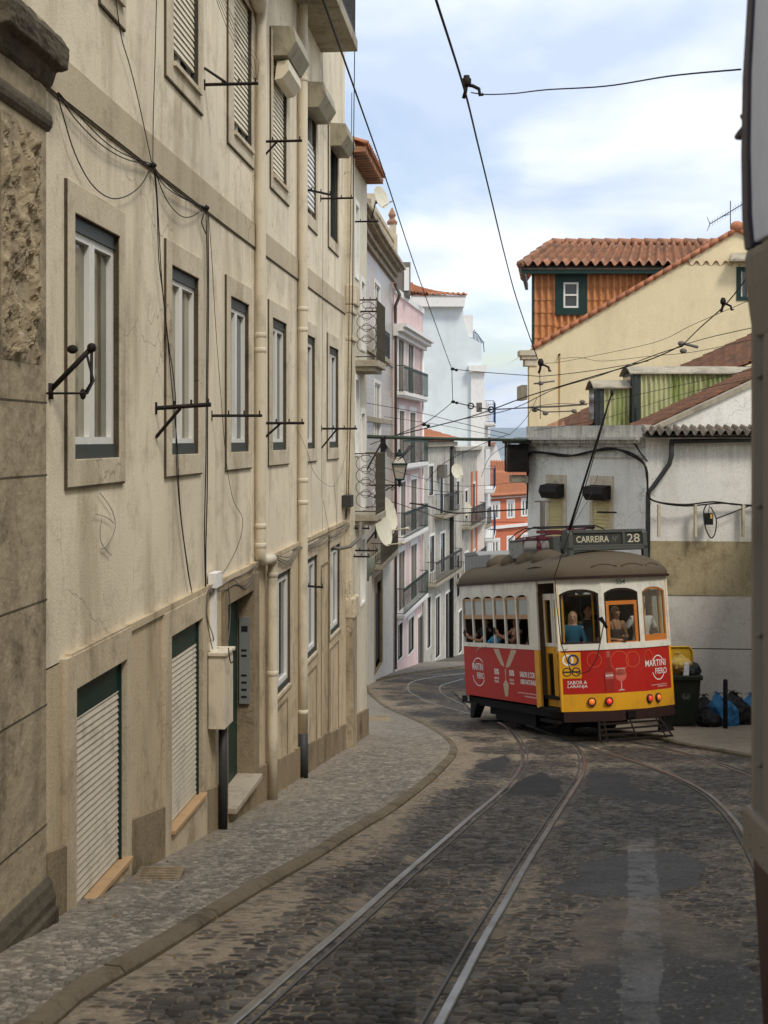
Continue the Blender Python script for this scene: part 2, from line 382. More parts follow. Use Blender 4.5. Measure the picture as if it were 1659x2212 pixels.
def colmix(a, b, m): return a*(1-m[...,None]) + np.array(b)*m[...,None] if np.ndim(b) == 1 else a*(1-m[...,None]) + b*m[...,None]
def build_ground():
    x, y = GXn, GYn
    ang = .10
    xr = x*math.cos(ang)+y*math.sin(ang)+.12*(fbm(x*.5,y*.5,2,31)-.5); yr = -x*math.sin(ang)+y*math.cos(ang)+.25*(fbm(x*.35,y*.35,2,33)-.5)
    e, ra, rb = stones(xr, yr, .098, .072, 1, .85)
    fade = ss(34, 14, y)                                          # relief gets finer than the mesh far away
    stone_h = .013*ss(.0,.20,e) + .004*ss(.1,.5,e) + .016*(rb-.5) 
    n1 = fbm(x*1.1, y*.8, 5, 40); n2 = fbm(x*5, y*5, 4, 50); n3 = fbm(x*22, y*22, 3, 60)
    dk = x-kline                                                  # metres right of the kerb
    railm = np.full(x.shape, 9.)
    for r in rails: railm = np.minimum(railm, segdist(x, y, [(p.x,p.y) for p in r]))
    sandl = .55*ss(.42,.66,n1) + .9*ss(.55,.05,np.abs(dk)) + .32*ss(.22,.08,railm) + .25*ss(13,24,y)*ss(.4,.6,n1)
    sandl = sandl + .35*(n2-.5) - .25*ss(1.2,.3,np.abs(segdist(x,y,[(p.x,p.y) for p in rails[0]])+0*x-.45))*0
    sand_h = -.006 + .026*np.clip(sandl,0,1) + .004*(n3-.5)
    H = np.maximum(stone_h, sand_h)
    sandm = ss(-.003,.004, sand_h-stone_h)
    tone = .40+1.05*ra**1.3
    base = np.stack([.062*tone+.006, .055*tone+.004, .047*tone+.002], -1)
    warm = (rb > .72)[...,None]*np.array([.045,.036,.022]); base = base+warm*.8
    base = base*(.72+.56*n2[...,None])
    joint = np.array([.19,.155,.11])
    sandc = np.stack([.245+.12*(n1-.5), .195+.10*(n1-.5), .138+.07*(n1-.5)], -1)*(.62+.7*n3[...,None])
    col = colmix(base, sandc, sandm); base = base*(.3+.7*ss(.0,.12,e))[...,None]; col = colmix(base, sandc, sandm); rough = .56+.25*(1-ra)*.6; rough = rough*(1-sandm)+.95*sandm  # stone colour darkens into the joints, painting the shadow of the gaps
    # dark grime in the middle of the track and on the far cobbles
    mid = ss(.9,.1,segdist(x,y,[((a.x+b.x)/2,(a.y+b.y)/2) for a,b in zip(rails[0][:60:3], rails[1][:60:3])]))*ss(.35,.7,fbm(x*.9,y*.4,3,77))
    col = col*(1-.35*mid[...,None])
    # asphalt patches
    wob = .35*(fbm(x*1.6,y*1.6,4,90)-.5); wob2 = .35*(fbm(x*1.6,y*1.6,4,95)-.5)
    for poly, tone_, hh in ((asph1,.034,.010),(asph0,.040,.008),(asph4,.052,.008),(asph3,.062,.009),(asph2,.082,.016)):
        m = inpoly(x+wob, y+wob2*1.5, poly).astype(float)
        agg = vn(x*70,y*70,5); agg2 = vn(x*38,y*38,8)
        ac = np.stack([tone_*1.06*(.7+.6*agg), tone_*(.7+.6*agg), tone_*.95*(.7+.6*agg)], -1)
        if poly is asph3:
            ac = ac + (agg2 > .87)[...,None]*np.array([.10,.09,.07]); ac = colmix(ac, sandc*.8, ss(.5,.75,n1)*.6)
        m = m*ss(-.35,.1,n2-.30+.6*(1-np.abs(2*n1-1))); ac = ac*(.7+.6*n2[...,None]); H = H*(1-m) + m*(hh+.008*agg+.012*(n2-.5)); col = colmix(col, ac, m); rough = rough*(1-m)+.8*m
    # window reflection painted as a worn whitish stripe over cobbles and asphalt
    m = inpoly(x+.05*(n2-.5), y, reflectp).astype(float)*ss(.30,.62,fbm(x*9,y*9,4,111)+.10*(sandm<.5))*(.45+.55*ss(.3,.6,fbm(x*.6,y*.9,3,13)))*.22
    col = colmix(col, [.42,.41,.40], m); rough = rough*(1-m)+.5*m
    # keep the rail beds clear
    rb_ = ss(.14,.085,railm); H = H*(1-rb_) + rb_*(-.004)
    H = H*fade + (1-fade)*.006
    # pavement right: sandy small setts
    e2, ra2, rb2 = stones(x*.94+y*.33, -x*.33+y*.94, .11, .09, 7)
    Hp = .05 + .010*ss(0,.3,e2)*fade
    sm = np.clip(.55+.9*(n1-.5)+.5*(n2-.5), 0, 1)
    pc = colmix(np.stack([.17+.1*ra2,.145+.09*ra2,.115+.07*ra2],-1), sandc*1.15, sm)
    grid_mesh('road', H, col, rough, (dk > .0) & ~right_mask, M['road'])
    grid_mesh('pavement', Hp, pc, .9+0*x, right_mask, M['road'])
    # left pavement: small limestone setts, sandy along the wall
    e3, ra3, rb3 = stones(x*.99+y*.12, -x*.12+y*.99, .052, .048, 21, .8)
    wall = np.interp(y, [3,8.38,10.87,13.27,15.55,20.4,25.5], [-2.54,-2.064,-1.843,-1.623,-1.397,-.901,-.366])
    dw = x-wall
    sl = .85*ss(.55,.05,dw+.25*(n2-.5)) + .55*ss(.5,.72,n1) + .4*(n2-.5) + .25*ss(.30,.08,-dk)
    h3 = .010*ss(0,.33,e3)+.005*(rb3-.5); s3 = -.004+.014*np.clip(sl,0,1)
    sm3 = ss(-.003,.003,s3-h3); 
    c3 = np.stack([.165+.20*ra3**2, .142+.17*ra3**2, .112+.135*ra3**2],-1)*(.45+.55*ss(0,.15,e3))[...,None]*(.6+.7*n2[...,None])
    c3 = colmix(c3, np.stack([.27+0*x,.225+0*x,.165+0*x],-1)*(.65+.6*n3[...,None]), sm3*.85)
    far = ss(20,32,y); c3 = colmix(c3, [.22,.195,.16], far*.6)
    H3 = KH-.012+np.maximum(h3,s3)*fade
    m3 = (dk < -.11) & (dk > -9)
    grid_mesh('sidewalk', H3, c3, .78+0*x, m3, M['road'])
build_ground()
# coarse ground sheet under and around everything, down to the river
vals = list(np.linspace(-30, 64, 95)) + [75,90,110,140,180,240,320,420,520,640]
xs = [-600,-300,-150,-80,-40,-20,-12,-8,-4,0,4,8,12,20,40,80,150,300,600]
mb = MB(); nb = len(xs)
for Y in vals:
    for X in xs: mb.v.append((X, Y, zgf(Y)-.06))
for i in range(len(vals)-1):
    for j in range(nb-1): mb.f.append((i*nb+j, i*nb+j+1, (i+1)*nb+j+1, (i+1)*nb+j))
tag(mb.build('ground', plaster('dusty_ground', (.13,.115,.095), (.07,.06,.05), .3, .4, .01, 20), smooth=True), kind='structure')
# kerb stones, one sweep with visible joints: left kerb
def kerb_mesh(path, w, h, name, mat, drop=.25, up=0.0):
    mb = MB(); L = 0; nxt = .0
    pts = [Vector((p.x,p.y,0)) for p in path]
    cum = [0]
    for a, b in zip(pts[:-1], pts[1:]): cum.append(cum[-1]+(b-a).length)
    def at(s):
        for i in range(len(cum)-1):
            if s <= cum[i+1]: t_ = (s-cum[i])/max(1e-9, cum[i+1]-cum[i]); return pts[i].lerp(pts[i+1], t_)
        return pts[-1]
    s = 0; rnd = random.Random(3)
    while s < cum[-1]-.05:
        e = min(s+rnd.uniform(.75,1.25), cum[-1]); k = 4; rings = []
        dz = rnd.uniform(-.004,.004)
        for i in range(k+1):
            q = s+.006+(e-s-.012)*i/k; p = at(q); d = at(min(q+.05,cum[-1]))-at(max(q-.05,0)); d.normalize(); n = Vector((d.y,-d.x,0))
            z = zgf(p.y)+up
            prof = [(-w,-drop),(0,-drop),(.004,h*.6),(-.004,h-.018),(-.022,h),(-w+.01,h+.002),(-w,h-.01)]
            rings.append([(p.x+n.x*a, p.y+n.y*a, z+b+dz) for a, b in prof])
        mb.loft(rings); s = e
    return mb.build(name, mat)
tag(kerb_mesh([p for p in kerb_s if p.y < 46], .12, KH, 'kerb', plaster('kerb_limestone', (.18,.145,.10), (.055,.042,.03), .7, .9, .01, 30, big=3)), kind='structure')
tag(kerb_mesh([p for p in kerb_s if p.y >= 45.5], .17, KH, 'kerb', bpy.data.materials['kerb_limestone']), kind='structure')
tag(kerb_mesh([Vector((p.x,p.y,0)) for p in reversed(pr_s)], .16, .06, 'kerb', bpy.data.materials['kerb_limestone']), kind='structure')
# the kerb stone corner at the bottom left: broad slab with the gully mouth under it
# rails: grooved tram rail, head, groove and lip
rs = NT('polished_rail_steel', .33, .9); rs.col(rs.mix(rs.ramp(rs.noise(3,5,.6),[(.4,0.),(.7,.8)]), (.34,.33,.32), (.17,.155,.145))); M['rail'] = rs.m
M['railside'] = paint('rail_side', (.10,.095,.09), .6, .3, dc=(.06,.05,.04))
lab = [('tram_rail','polished grooved rail sweeping from the bottom left corner in a curve beside the left kerb','tram rail'),
       ('tram_rail','polished grooved rail from bottom centre that curves in under the red and yellow tram','tram rail'),
       ('tram_rail','grooved rail bending right from under the tram towards the window post of the near tram','tram rail'),
       ('tram_rail','farthest right rail running beside the sandy pavement with bollard and bin','tram rail')]
for k, (path, (nm, lb, ct)) in enumerate(zip(rails, lab)):
    side = 1 if k in (0,2) else -1         # groove on the inner side of the track
    def sweep(prof, mat, name, parent, z):
        rings = []
        for i, p in enumerate(path):
            d = path[min(i+1,len(path)-1)]-path[max(i-1,0)]; d.normalize(); n = Vector((d.y,-d.x,0))*side
            rings.append([(p.x+n.x*a, p.y+n.y*a, zgf(p.y)+b+z) for a, b in prof])
        mb = MB(); mb.loft(rings); return mb.build(name, mat, parent, smooth=False)
    w = 1.0
    root = sweep([(-.028,-.05),(.024,-.05),(.024,.010),(.017,.0155),(-.022,.0155),(-.028,.010)], M['rail'], nm, None, .0)
    tag(root, lb, ct, 'rails of the two curving tram tracks')
    sweep([(.068,-.05),(.086,-.05),(.086,.010),(.082,.0125),(.072,.0125),(.068,.009)], M['railside'], 'guard_lip', root, .0)
    sweep([(.0245,-.06),(.0675,-.06),(.0675,-.018),(.0245,-.018)], M['void'], 'groove', root, .0)
# water, far shore, hills
w = NT('river_water', .25, 0, .5); w.col((.08,.13,.17)); w.bump(w.noise(.05, 4), .5, .3)
mb = MB(); mb.box(-4000, 4000, 640, 9000, -64, -61.5); tag(mb.build('river', w.m), kind='structure')
hm = NT('wooded_far_shore', .95); hm.col(hm.mix(hm.noise(.004, 6), (.10,.13,.11), (.16,.18,.15)))
mb = MB(); nx, ny = 90, 14
for j in range(ny):
    for i in range(nx):
        X = -3000+i*90; Y = 5000+j*160; r = math.sin(math.pi*min(1, j/(ny-1)*1.0))
        hgt = 125*r*(.72+.5*float(fbm(np.array([X/900.]), np.array([Y/700.]), 4, 3)[0])) if j else 0
        mb.v.append((X, Y, -62+hgt))
for j in range(ny-1):
    for i in range(nx-1): mb.f.append((j*nx+i, j*nx+i+1, (j+1)*nx+i+1, (j+1)*nx+i))
tag(mb.build('hills', hm.m, smooth=True), kind='structure')
# ------------------------------------------------------------------ facades
class Path:
    def __init__(s, pts):
        s.p = [Vector((x,y)) for x,y in pts]; s.c = [0]
        for a, b in zip(s.p[:-1], s.p[1:]): s.c.append(s.c[-1]+(b-a).length)
        s.L = s.c[-1]
    def seg(s, u):
        for i in range(len(s.c)-2):
            if u <= s.c[i+1]: return i
        return len(s.c)-2
    def at(s, u, off=0):
        i = s.seg(u); d = (s.p[i+1]-s.p[i]).normalized(); q = s.p[i]+d*(u-s.c[i]); return Vector((q.x+d.y*off, q.y-d.x*off))
    def px(s, x):                       # arc length where the sight line of column x meets the wall
        k = (x-CX)/F
        for i in range(len(s.p)-1):
            a, b = s.p[i], s.p[i+1]; fa = a.x-k*a.y; fb = b.x-k*b.y
            if (fa <= 0 <= fb) or (fb <= 0 <= fa) : return s.c[i]+(b-a).length*fa/(fa-fb)
        a, b = (s.p[-2], s.p[-1]); fa = a.x-k*a.y; fb = b.x-k*b.y
        return s.c[-2]+(b-a).length*fa/(fa-fb)
    def frame(s, u0, u1, off=0):
        a = s.at(u0+1e-4, off); b = s.at(u1-1e-4, off); t = (b-a).normalized(); return ((a.x,a.y),(t.x,t.y),(t.y,-t.x))
    def Y(s, u): return s.at(u).y
    def z(s, x, y): return (CY-y)/F*s.at(s.px(x)).y
def wall_mesh(name, path, z0, z1, holes, mat, parent, off=0.0, s0=None, s1=None, depth=5, knots=True):
    s0 = 0 if s0 is None else s0; s1 = path.L if s1 is None else s1
    S = sorted({round(v,4) for v in [s0,s1]+[h[0] for h in holes]+[h[1] for h in holes]+([c for c in path.c if s0 < c < s1] if knots else []) if s0-1e-6 <= v <= s1+1e-6})
    Z = sorted({round(v,4) for v in [z0,z1]+[h[2] for h in holes]+[h[3] for h in holes] if z0-1e-6 <= v <= z1+1e-6})
    mb = MB(); idx = {}
    def vid(i, j):
        if (i,j) not in idx:
            q = path.at(S[i] if S[i] < path.L else path.L-1e-6, off); idx[(i,j)] = len(mb.v); mb.v.append((q.x,q.y,Z[j]))
        return idx[(i,j)]
    for i in range(len(S)-1):
        for j in range(len(Z)-1):
            cs, cz = (S[i]+S[i+1])/2, (Z[j]+Z[j+1])/2
            if any(h[0] < cs < h[1] and h[2] < cz < h[3] for h in holes): continue
            mb.f.append((vid(i,j), vid(i+1,j), vid(i+1,j+1), vid(i,j+1)))
    if depth:                            # side walls, back and top, so the house is a closed body
        a = path.at(s0+1e-5, off); b = path.at(s1-1e-5, off); a2 = path.at(s0+1e-5, off-depth); b2 = path.at(s1-1e-5, off-depth)
        mb.quad((a.x,a.y,z0),(a.x,a.y,z1),(a2.x,a2.y,z1),(a2.x,a2.y,z0)); mb.quad((b.x,b.y,z1),(b.x,b.y,z0),(b2.x,b2.y,z0),(b2.x,b2.y,z1))
        mb.quad((a2.x,a2.y,z0),(a2.x,a2.y,z1),(b2.x,b2.y,z1),(b2.x,b2.y,z0))
        top = [path.at(s, off) for s in [s0+1e-5]+[c for c in path.c if s0 < c < s1]+[s1-1e-5]]
        mb.poly([(p.x,p.y,z1) for p in top]+[(b2.x,b2.y,z1),(a2.x,a2.y,z1)])
    return mb.build(name, mat, parent)
def surround(path, o, inn, parent, mat, name='window', proud=.022, rec=.17, bottom=True, off=0.0, rmat=None):
    """stone surround between outer (s0,s1,z0,z1) and inner rectangle, with reveals going inwards"""
    fr = path.frame(o[0], o[1], off); L = math.hypot(path.at(o[1]-1e-4).x-path.at(o[0]+1e-4).x, path.at(o[1]-1e-4).y-path.at(o[0]+1e-4).y)
    k = L/(o[1]-o[0]); a0, a1 = (inn[0]-o[0])*k, (inn[1]-o[0])*k; mb = MB()
    mb.fbox(fr, 0, a0, -rec, proud, o[2], o[3]); mb.fbox(fr, a1, L, -rec, proud, o[2], o[3])
    mb.fbox(fr, a0, a1, -rec, proud, inn[3], o[3])
    if bottom: mb.fbox(fr, a0, a1, -rec, proud, o[2], inn[2])
    w = mb.build(name, mat, parent, bevel=.004)
    return w, fr, a0, a1
def casement(w, fr, a0, a1, z0, z1, rec=.15, fm='alu', gm='glassC', nleaf=2, fw=.045, head=.0, foot=.0, dark=True, hm='greyGreen'):
    if dark:
        mb = MB(); mb.fbox(fr, a0, a1, -rec-.5, -rec-.45, z0, z1); mb.build('dark_backing', M['void'], w)  # dark backing sheet behind the pane
    if head: mb = MB(); mb.fbox(fr, a0+.01, a1-.01, -rec, -rec+.05, z1-head, z1); mb.build('head_board', M[hm], w)
    if foot: mb = MB(); mb.fbox(fr, a0+.01, a1-.01, -rec, -rec+.055, z0, z0+foot); mb.build('sill', M[hm], w)
    zb, zt = z0+foot, z1-head; mb = MB(); lw = (a1-a0)/nleaf
    for i in range(nleaf):
        b0, b1 = a0+i*lw+.006, a0+(i+1)*lw-.006
        mb.fbox(fr, b0, b0+fw, -rec-.02, -rec+.035, zb, zt); mb.fbox(fr, b1-fw, b1, -rec-.02, -rec+.035, zb, zt)
        mb.fbox(fr, b0+fw, b1-fw, -rec-.02, -rec+.033, zt-fw, zt); mb.fbox(fr, b0+fw, b1-fw, -rec-.02, -rec+.033, zb, zb+fw)
    mb.build('frame', M[fm], w)
    mb = MB(); mb.fbox(fr, a0, a1, -rec-.012, -rec-.004, zb, zt); mb.build('pane', M[gm], w)
def slats(mb, fr, a0, a1, d, z0, z1, pitch=.055, th=.012):
    z = z0; 
    while z < z1-.005:
        zz = min(z+pitch-.006, z1)
        o, t, n = fr
        def q(a, dd, h): return (o[0]+t[0]*a+n[0]*dd, o[1]+t[1]*a+n[1]*dd, h)
        mb.hexa([q(a0,d-th,z),q(a1,d-th,z),q(a1,d+th,z),q(a0,d+th,z),q(a0,d-th,zz),q(a1,d-th,zz),q(a1,d,zz),q(a0,d,zz)])
        mb.fbox(fr, a0, a1, d-th, d-th*.6, zz, z+pitch)
        z += pitch
def house(name, path, label, cat='building', group=None):
    q = path.at(path.L/2, -1.5); e = empty(name, (q.x,q.y,zgf(q.y)), label, cat, group); return e

# =================================================================== HOUSE A, long beige facade on the left
KA = [(-2.72,1.0),(-2.064,8.38),(-1.843,10.87),(-1.623,13.27),(-1.397,15.55),(-.901,20.4),(-.68,22.5)]
pA = Path(KA); HA = house('apartment_house', pA, 'long beige rendered house with drainpipes and grey shutter boxes filling the left side')
ZT = 11.5; ZL = -1.42
zr = lambda top: top
wallholesU = []; wallholesL = []
mid = [(140,265,156,254,.0),(355,433,367,426,0),(486,541,495,535,0),(578.5,622,586,616.6,0),(651,682.5,655,678.5,0),(705.6,730,709,729,0)]
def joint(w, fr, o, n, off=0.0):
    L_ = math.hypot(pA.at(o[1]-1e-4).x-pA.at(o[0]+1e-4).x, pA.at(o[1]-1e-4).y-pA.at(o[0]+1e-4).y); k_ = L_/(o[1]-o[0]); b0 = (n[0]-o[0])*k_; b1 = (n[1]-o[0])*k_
    mb = MB(); mb.fbox(fr, -.014, .0, .0, .019, o[2]-.014, o[3]); mb.fbox(fr, 0, L_, .0, .019, o[2]-.014, o[2]); mb.build('shaded_dirt_joint', M['grime'], w)  # dark strips paint the shadowed crack and its dirt around the surround
    mb = MB(); mb.fbox(fr, b1-.006, b1-.0005, -.085, .010, n[2], n[3]); mb.fbox(fr, b0, b1-.006, -.085, .010, n[3]-.006, n[3]-.0005); mb.build('dark_reveal', M['grime'], w)  # dark strips over the far side and head of the recess
M['grime'] = plaster('black_shade_grime', (.11,.085,.055), (.04,.03,.02), .8, .8, .01, 30)  # one dark tone for painted shadow lines, joint dirt and reveal strips
for i, (xo0, xo1, xi0, xi1, _) in enumerate(mid):
    o = (pA.px(xo0), pA.px(xo1), -.31, 1.69); n = (pA.px(xi0), pA.px(xi1), -.13, 1.495); wallholesU.append(o)
    w, fr, a0, a1 = surround(pA, o, n, HA, M['trimA'], rec=.14)
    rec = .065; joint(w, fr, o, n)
    if i == 4:      # open leaf
        casement(w, fr, a0, a1, -.13, 1.495, rec, nleaf=1, gm='glass', head=.09, foot=.09, fw=.05)
    else: casement(w, fr, a0, a1, -.13, 1.495, rec, gm='glassC' if i in (0,1) else 'glass', head=.10, foot=.10, fw=.042 if i else .05)
up = [(213,266.6,225,257,0),(355,435,370,426,1),(490,545.5,502,541,1),(582.5,622.5,587,617,2),(656,684,658,681,3),(708,730,711,728,4)]
for i, (xo0, xo1, xi0, xi1, k) in enumerate(up):
    o = (pA.px(xo0), pA.px(xo1), 3.06, 5.0); n = (pA.px(xi0), pA.px(xi1), 3.24, 4.8); wallholesU.append(o)
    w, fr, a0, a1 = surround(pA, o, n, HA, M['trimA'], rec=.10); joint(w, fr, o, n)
    if k in (0,1,2):
        mb = MB(); slats(mb, fr, a0+.01, a1-.03, -.03, 3.24 + (.16 if k == 1 else .03 if k == 2 else .1), 4.8, .058); mb.build('roller_shutter', M['roller'], w)
        mb = MB(); mb.fbox(fr, a1-.03, a1-.006, -.08, -.01, 3.26, 4.8); mb.build('guide_rail', M['greyGreen'], w)
        mb = MB(); mb.fbox(fr, a0-.02, a1+.02, -.1, .05, 3.20, 3.24); mb.build('sill', M['marble'] if 0 else M['trimA'], w)
        casement(w, fr, a0, a1, 3.24, 4.8, .09, gm='glass', dark=False)
    elif k == 3:
        mb = MB(); slats(mb, fr, a0+.01, a1-.03, -.02, 3.36, 4.28, .075, .016); mb.build('roller_shutter', M['alu'], w)
        casement(w, fr, a0, a1, 3.24, 4.8, .08, gm='glass')
    else: casement(w, fr, a0, a1, 3.24, 4.8, .06, gm='glass', fm='greyGreen', nleaf=1, fw=.07)
    if k >= 2 :   # hood box of the shutter
        mb = MB(); z0, z1 = 4.68, 5.05
        oo, tt, nn = fr; q = lambda a, d, z: (oo[0]+tt[0]*a+nn[0]*d, oo[1]+tt[1]*a+nn[1]*d, z)
        prof = [(.0,z0),(.20,z0),(.31,z0+.17),(.27,z1-.02),(.0,z1)]
        mb.loft([[q(a0-.03,d,z) for d, z in prof],[q(a1+.03,d,z) for d, z in prof]])
        mb.build('shutter_box', M['boxzinc'], w, bevel=.006)
        if k == 2:
            mb = MB(); prof = [(.03,4.40),(.12,4.42),(.21,4.52),(.20,4.64),(.06,4.62)]
            mb.loft([[q(a0+.03,d,z) for d, z in prof],[q(a1-.04,d,z) for d, z in prof]]); mb.build('loose_slat_roll', M['roller'], w)
# ground floor: two roller-shuttered shop windows, door, three white casements
for (xo0,xo1,xi0,xi1,zo,zi,zb) in [(128,271,150.5,262,-1.40,-1.63,-3.10),(344,437,359,428,-1.44,-1.66,-3.29)]:
    o = (pA.px(xo0), pA.px(xo1), -6.0, zo); n = (pA.px(xi0), pA.px(xi1), zb, zi); wallholesL.append(o)
    w, fr, a0, a1 = surround(pA, o, n, HA, M['trimLow'], rec=.16, proud=.03, off=.02)
    mb = MB(); slats(mb, fr, a0+.0, a1-.07, -.03, zb+.02, zi-.20, .047); mb.build('roller_shutter', M['rollerW'], w)
    mb = MB(); mb.fbox(fr, a0, a1-.07, -.08, -.02, zi-.22, zi); mb.fbox(fr, a1-.07, a1-.055, -.10, .0, zb, zi); mb.build('guide_rail', M['green'], w)
    mb = MB(); mb.fbox(fr, a1-.055, a1-.001, -.10, -.06, zb, zi); mb.build('dark_reveal', M['void'], w)
    mb = MB(); mb.fbox(fr, a0-.03, a1+.02, -.14, .065, zb-.035, zb+.004); mb.build('sill', M['marble'], w, bevel=.006)
# door
o = (pA.px(474), pA.px(551), -6.0, -1.50); n = (pA.px(482.6), pA.px(540), -3.74, -1.68); wallholesL.append(o)
dr, fr, a0, a1 = surround(pA, o, n, HA, M['plinth'], name='doorway', rec=.17, proud=.03, off=.02)
mb = MB(); mb.fbox(fr, a0, a1, -.21, -.17, -3.74, -1.68)
for za, zb_ in ((-3.6,-2.9),(-2.8,-1.8)):
    for b0 in (a0+.08, (a0+a1)/2+.05): mb.fbox(fr, b0, b0+(a1-a0)/2-.14, -.17, -.155, za, zb_)
mb.build('door', M['green'], dr)
mb = MB(); mb.fbox(fr, a0-.02, a1+.02, -.17, .12, -3.80, -3.735); mb.build('door_step', M['stepstone'], dr, bevel=.01)
mb = MB(); mb.fbox(fr, a1-.035, a1-.002, -.135, -.02, -2.95, -1.98); pan = mb.build('intercom_panel', paint('grey_mailbox_metal', (.20,.21,.20), .4, .3), dr)
mb = MB(); mb.fbox(fr, a1-.040, a1-.036, -.11, -.04, -2.14, -2.08); mb.build('name_plate', M['black'], dr)
for z_ in (-2.88,-2.80,-2.72,-2.64,-2.42,-2.36): mb = MB(); mb.fbox(fr, a1-.040, a1-.036, -.11, -.05, z_, z_+.02); mb.build('speaker_slot', M['black'], dr)
for (xi0,xi1,zi,zb) in [(578,622,-1.67,-3.17),(651,680,-1.69,-3.12),(708,729.5,-1.72,-3.13)]:
    o = (pA.px(xi0)-.06, pA.px(xi1)+.10, zb-.05, zi+.22); n = (pA.px(xi0), pA.px(xi1), zb, zi); wallholesL.append(o)
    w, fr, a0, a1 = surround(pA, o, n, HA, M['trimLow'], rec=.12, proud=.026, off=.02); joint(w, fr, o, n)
    casement(w, fr, a0, a1, zb, zi, .06, gm='glass', head=.07, foot=.07, fw=.06, hm='greyGreen')
S0 = 0
wall_mesh('wall', pA, ZL, ZT, wallholesU, M['wallA'], HA, depth=0)
wall_mesh('ground_floor_wall', pA, -7, ZL, wallholesL, M['wallLow'], HA, off=.02, depth=0)
M['bandA'] = plaster('band_render', (.57,.48,.34), (.28,.215,.135), .7, .5, .004, 50)
mb = MB()
for i in range(len(pA.p)-1):
    fr = pA.frame(pA.c[i], pA.c[i+1]); L = pA.c[i+1]-pA.c[i]
    mb.fbox(fr, -.001, L+.001, -.02, .016, 2.19, 2.455)
mb.build('string_course', M['bandA'], HA)
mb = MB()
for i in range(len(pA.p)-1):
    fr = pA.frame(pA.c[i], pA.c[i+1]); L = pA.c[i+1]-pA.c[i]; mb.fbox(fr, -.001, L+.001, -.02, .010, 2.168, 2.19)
mb.build('shadow_gap_line', M['grime'], HA)  # dark strip paints the shadow line below the string course
mb = MB()
for i in range(1,len(pA.p)-1):
    fr = pA.frame(pA.c[i], pA.c[i+1]); L = pA.c[i+1]-pA.c[i]
    mb.fbox(fr, -.001, L+.001, -.02, .045, ZL-.02, ZL+.035)
mb.build('ledge', M['wallLow'], HA)
# back volume
mb = MB(); a = pA.p[0]; b = pA.p[-1]
mb.poly([(p.x-.9,p.y,ZT) for p in pA.p]+[(-8,22.5,ZT),(-8,1,ZT)]); mb.quad((a.x,a.y,-7),(a.x,a.y,ZT),(-8,1,ZT),(-8,1,-7)); mb.quad((b.x,b.y,-7),(b.x,b.y,ZT),(-8,22.5,ZT),(-8,22.5,-7))
mb.quad((-8,1,-7),(-8,1,ZT),(-8,22.5,ZT),(-8,22.5,-7)); mb.poly([(p.x-.001,p.y,ZT+.001) for p in pA.p]+[(-8,22.5,ZT+.001),(-8,1,ZT+.001)])
mb.build('side_and_roof', M['wallA'], HA)
# plinth between the openings, following the street
def plinth(segs, h, mat, parent, path, off=.055, name='plinth'):
    for xa, xb in segs:
        sa = path.px(xa) if xa is not None else 0; sb = path.px(xb); n = max(1,int((sb-sa)/.7)); mb = MB()
        for i in range(n):
            u0 = sa+(sb-sa)*i/n+.004; u1 = sa+(sb-sa)*(i+1)/n-.004; p0 = path.at(u0,off); p1 = path.at(u1,off); q0 = path.at(u0,-.02); q1 = path.at(u1,-.02)
            z0 = zgf(p0.y)+KH; z1 = zgf(p1.y)+KH
            mb.hexa([(q0.x,q0.y,z0-.5),(p0.x,p0.y,z0-.5),(p1.x,p1.y,z1-.5),(q1.x,q1.y,z1-.5),(q0.x,q0.y,z0+h),(p0.x,p0.y,z0+h),(p1.x,p1.y,z1+h),(q1.x,q1.y,z1+h)])
        mb.build(name, mat, parent, bevel=.006)
plinth([(86,128),(271,344),(437,474),(551,578),(632,651),(690,706),(730,741)], .42, M['plinth'], HA, pA)
plinth([(578,632),(651,690),(706,730)], .40, M['plinth'], HA, pA, .05, 'base_course')
# ground-floor stone panels below the casements
for xa, xb in ((583,617),(652,680),(690,706),(709,728)):
    mb = MB(); sa, sb = pA.px(xa), pA.px(xb); fr = pA.frame(sa, sb); L = sb-sa
    zt = -3.32 if xa < 690 or xa > 706 else -1.9
    for d in (0, L-.03): mb.fbox(fr, d, d+.03, .02, .034, -4.9, zt)
    mb.fbox(fr, .03, L-.03, .02, .034, zt-.03, zt)
    mb.build('panel_moulding', M['plinth'], HA)
# near pilaster with crusted capital and moulded base
pil = MB(); sb = pA.px(84); fr = pA.frame(sb-1.6, sb)
pil.fbox(fr, .7, 1.6, -.05, .05, -7, 2.55)
PI = pil.build('pilaster', M['stoneOld'], HA, bevel=.012)
for z in (-2.35,-1.62,-.98,-.22,.22): mb = MB(); mb.fbox(fr, .7, 1.601, .05, .0515, z, z+.012); mb.build('stone_joint', M['stoneDark'], PI)
# eroded core of the shaft: rough broken stone
mb = MB(); g = 44; b0 = len(mb.v); nz = 110
for j in range(nz):
    for i in range(g):
        a = .86+.62*i/(g-1); z = .45+1.38*j/(nz-1)
        e = min(i, g-1-i)/4; e2 = min(j, nz-1-j)/5; edge = min(1, e)*min(1, e2)
        dd = .052 + edge*.065*(float(fbm(np.array([a*11.]), np.array([z*8.]), 5, 5)[0])-.42)*2
        mb.v.append((fr[0][0]+fr[1][0]*a+fr[2][0]*dd, fr[0][1]+fr[1][1]*a+fr[2][1]*dd, z))
for j in range(nz-1):
    for i in range(g-1): mb.f.append((b0+j*g+i, b0+j*g+i+1, b0+(j+1)*g+i+1, b0+(j+1)*g+i))
M['erod'] = plaster('eroded_stone', (.36,.29,.19), (.05,.04,.03), .95, 1.0, .02, 12, big=2.5); mb.build('eroded_shaft', M['erod'], PI, smooth=False)
mb = MB()
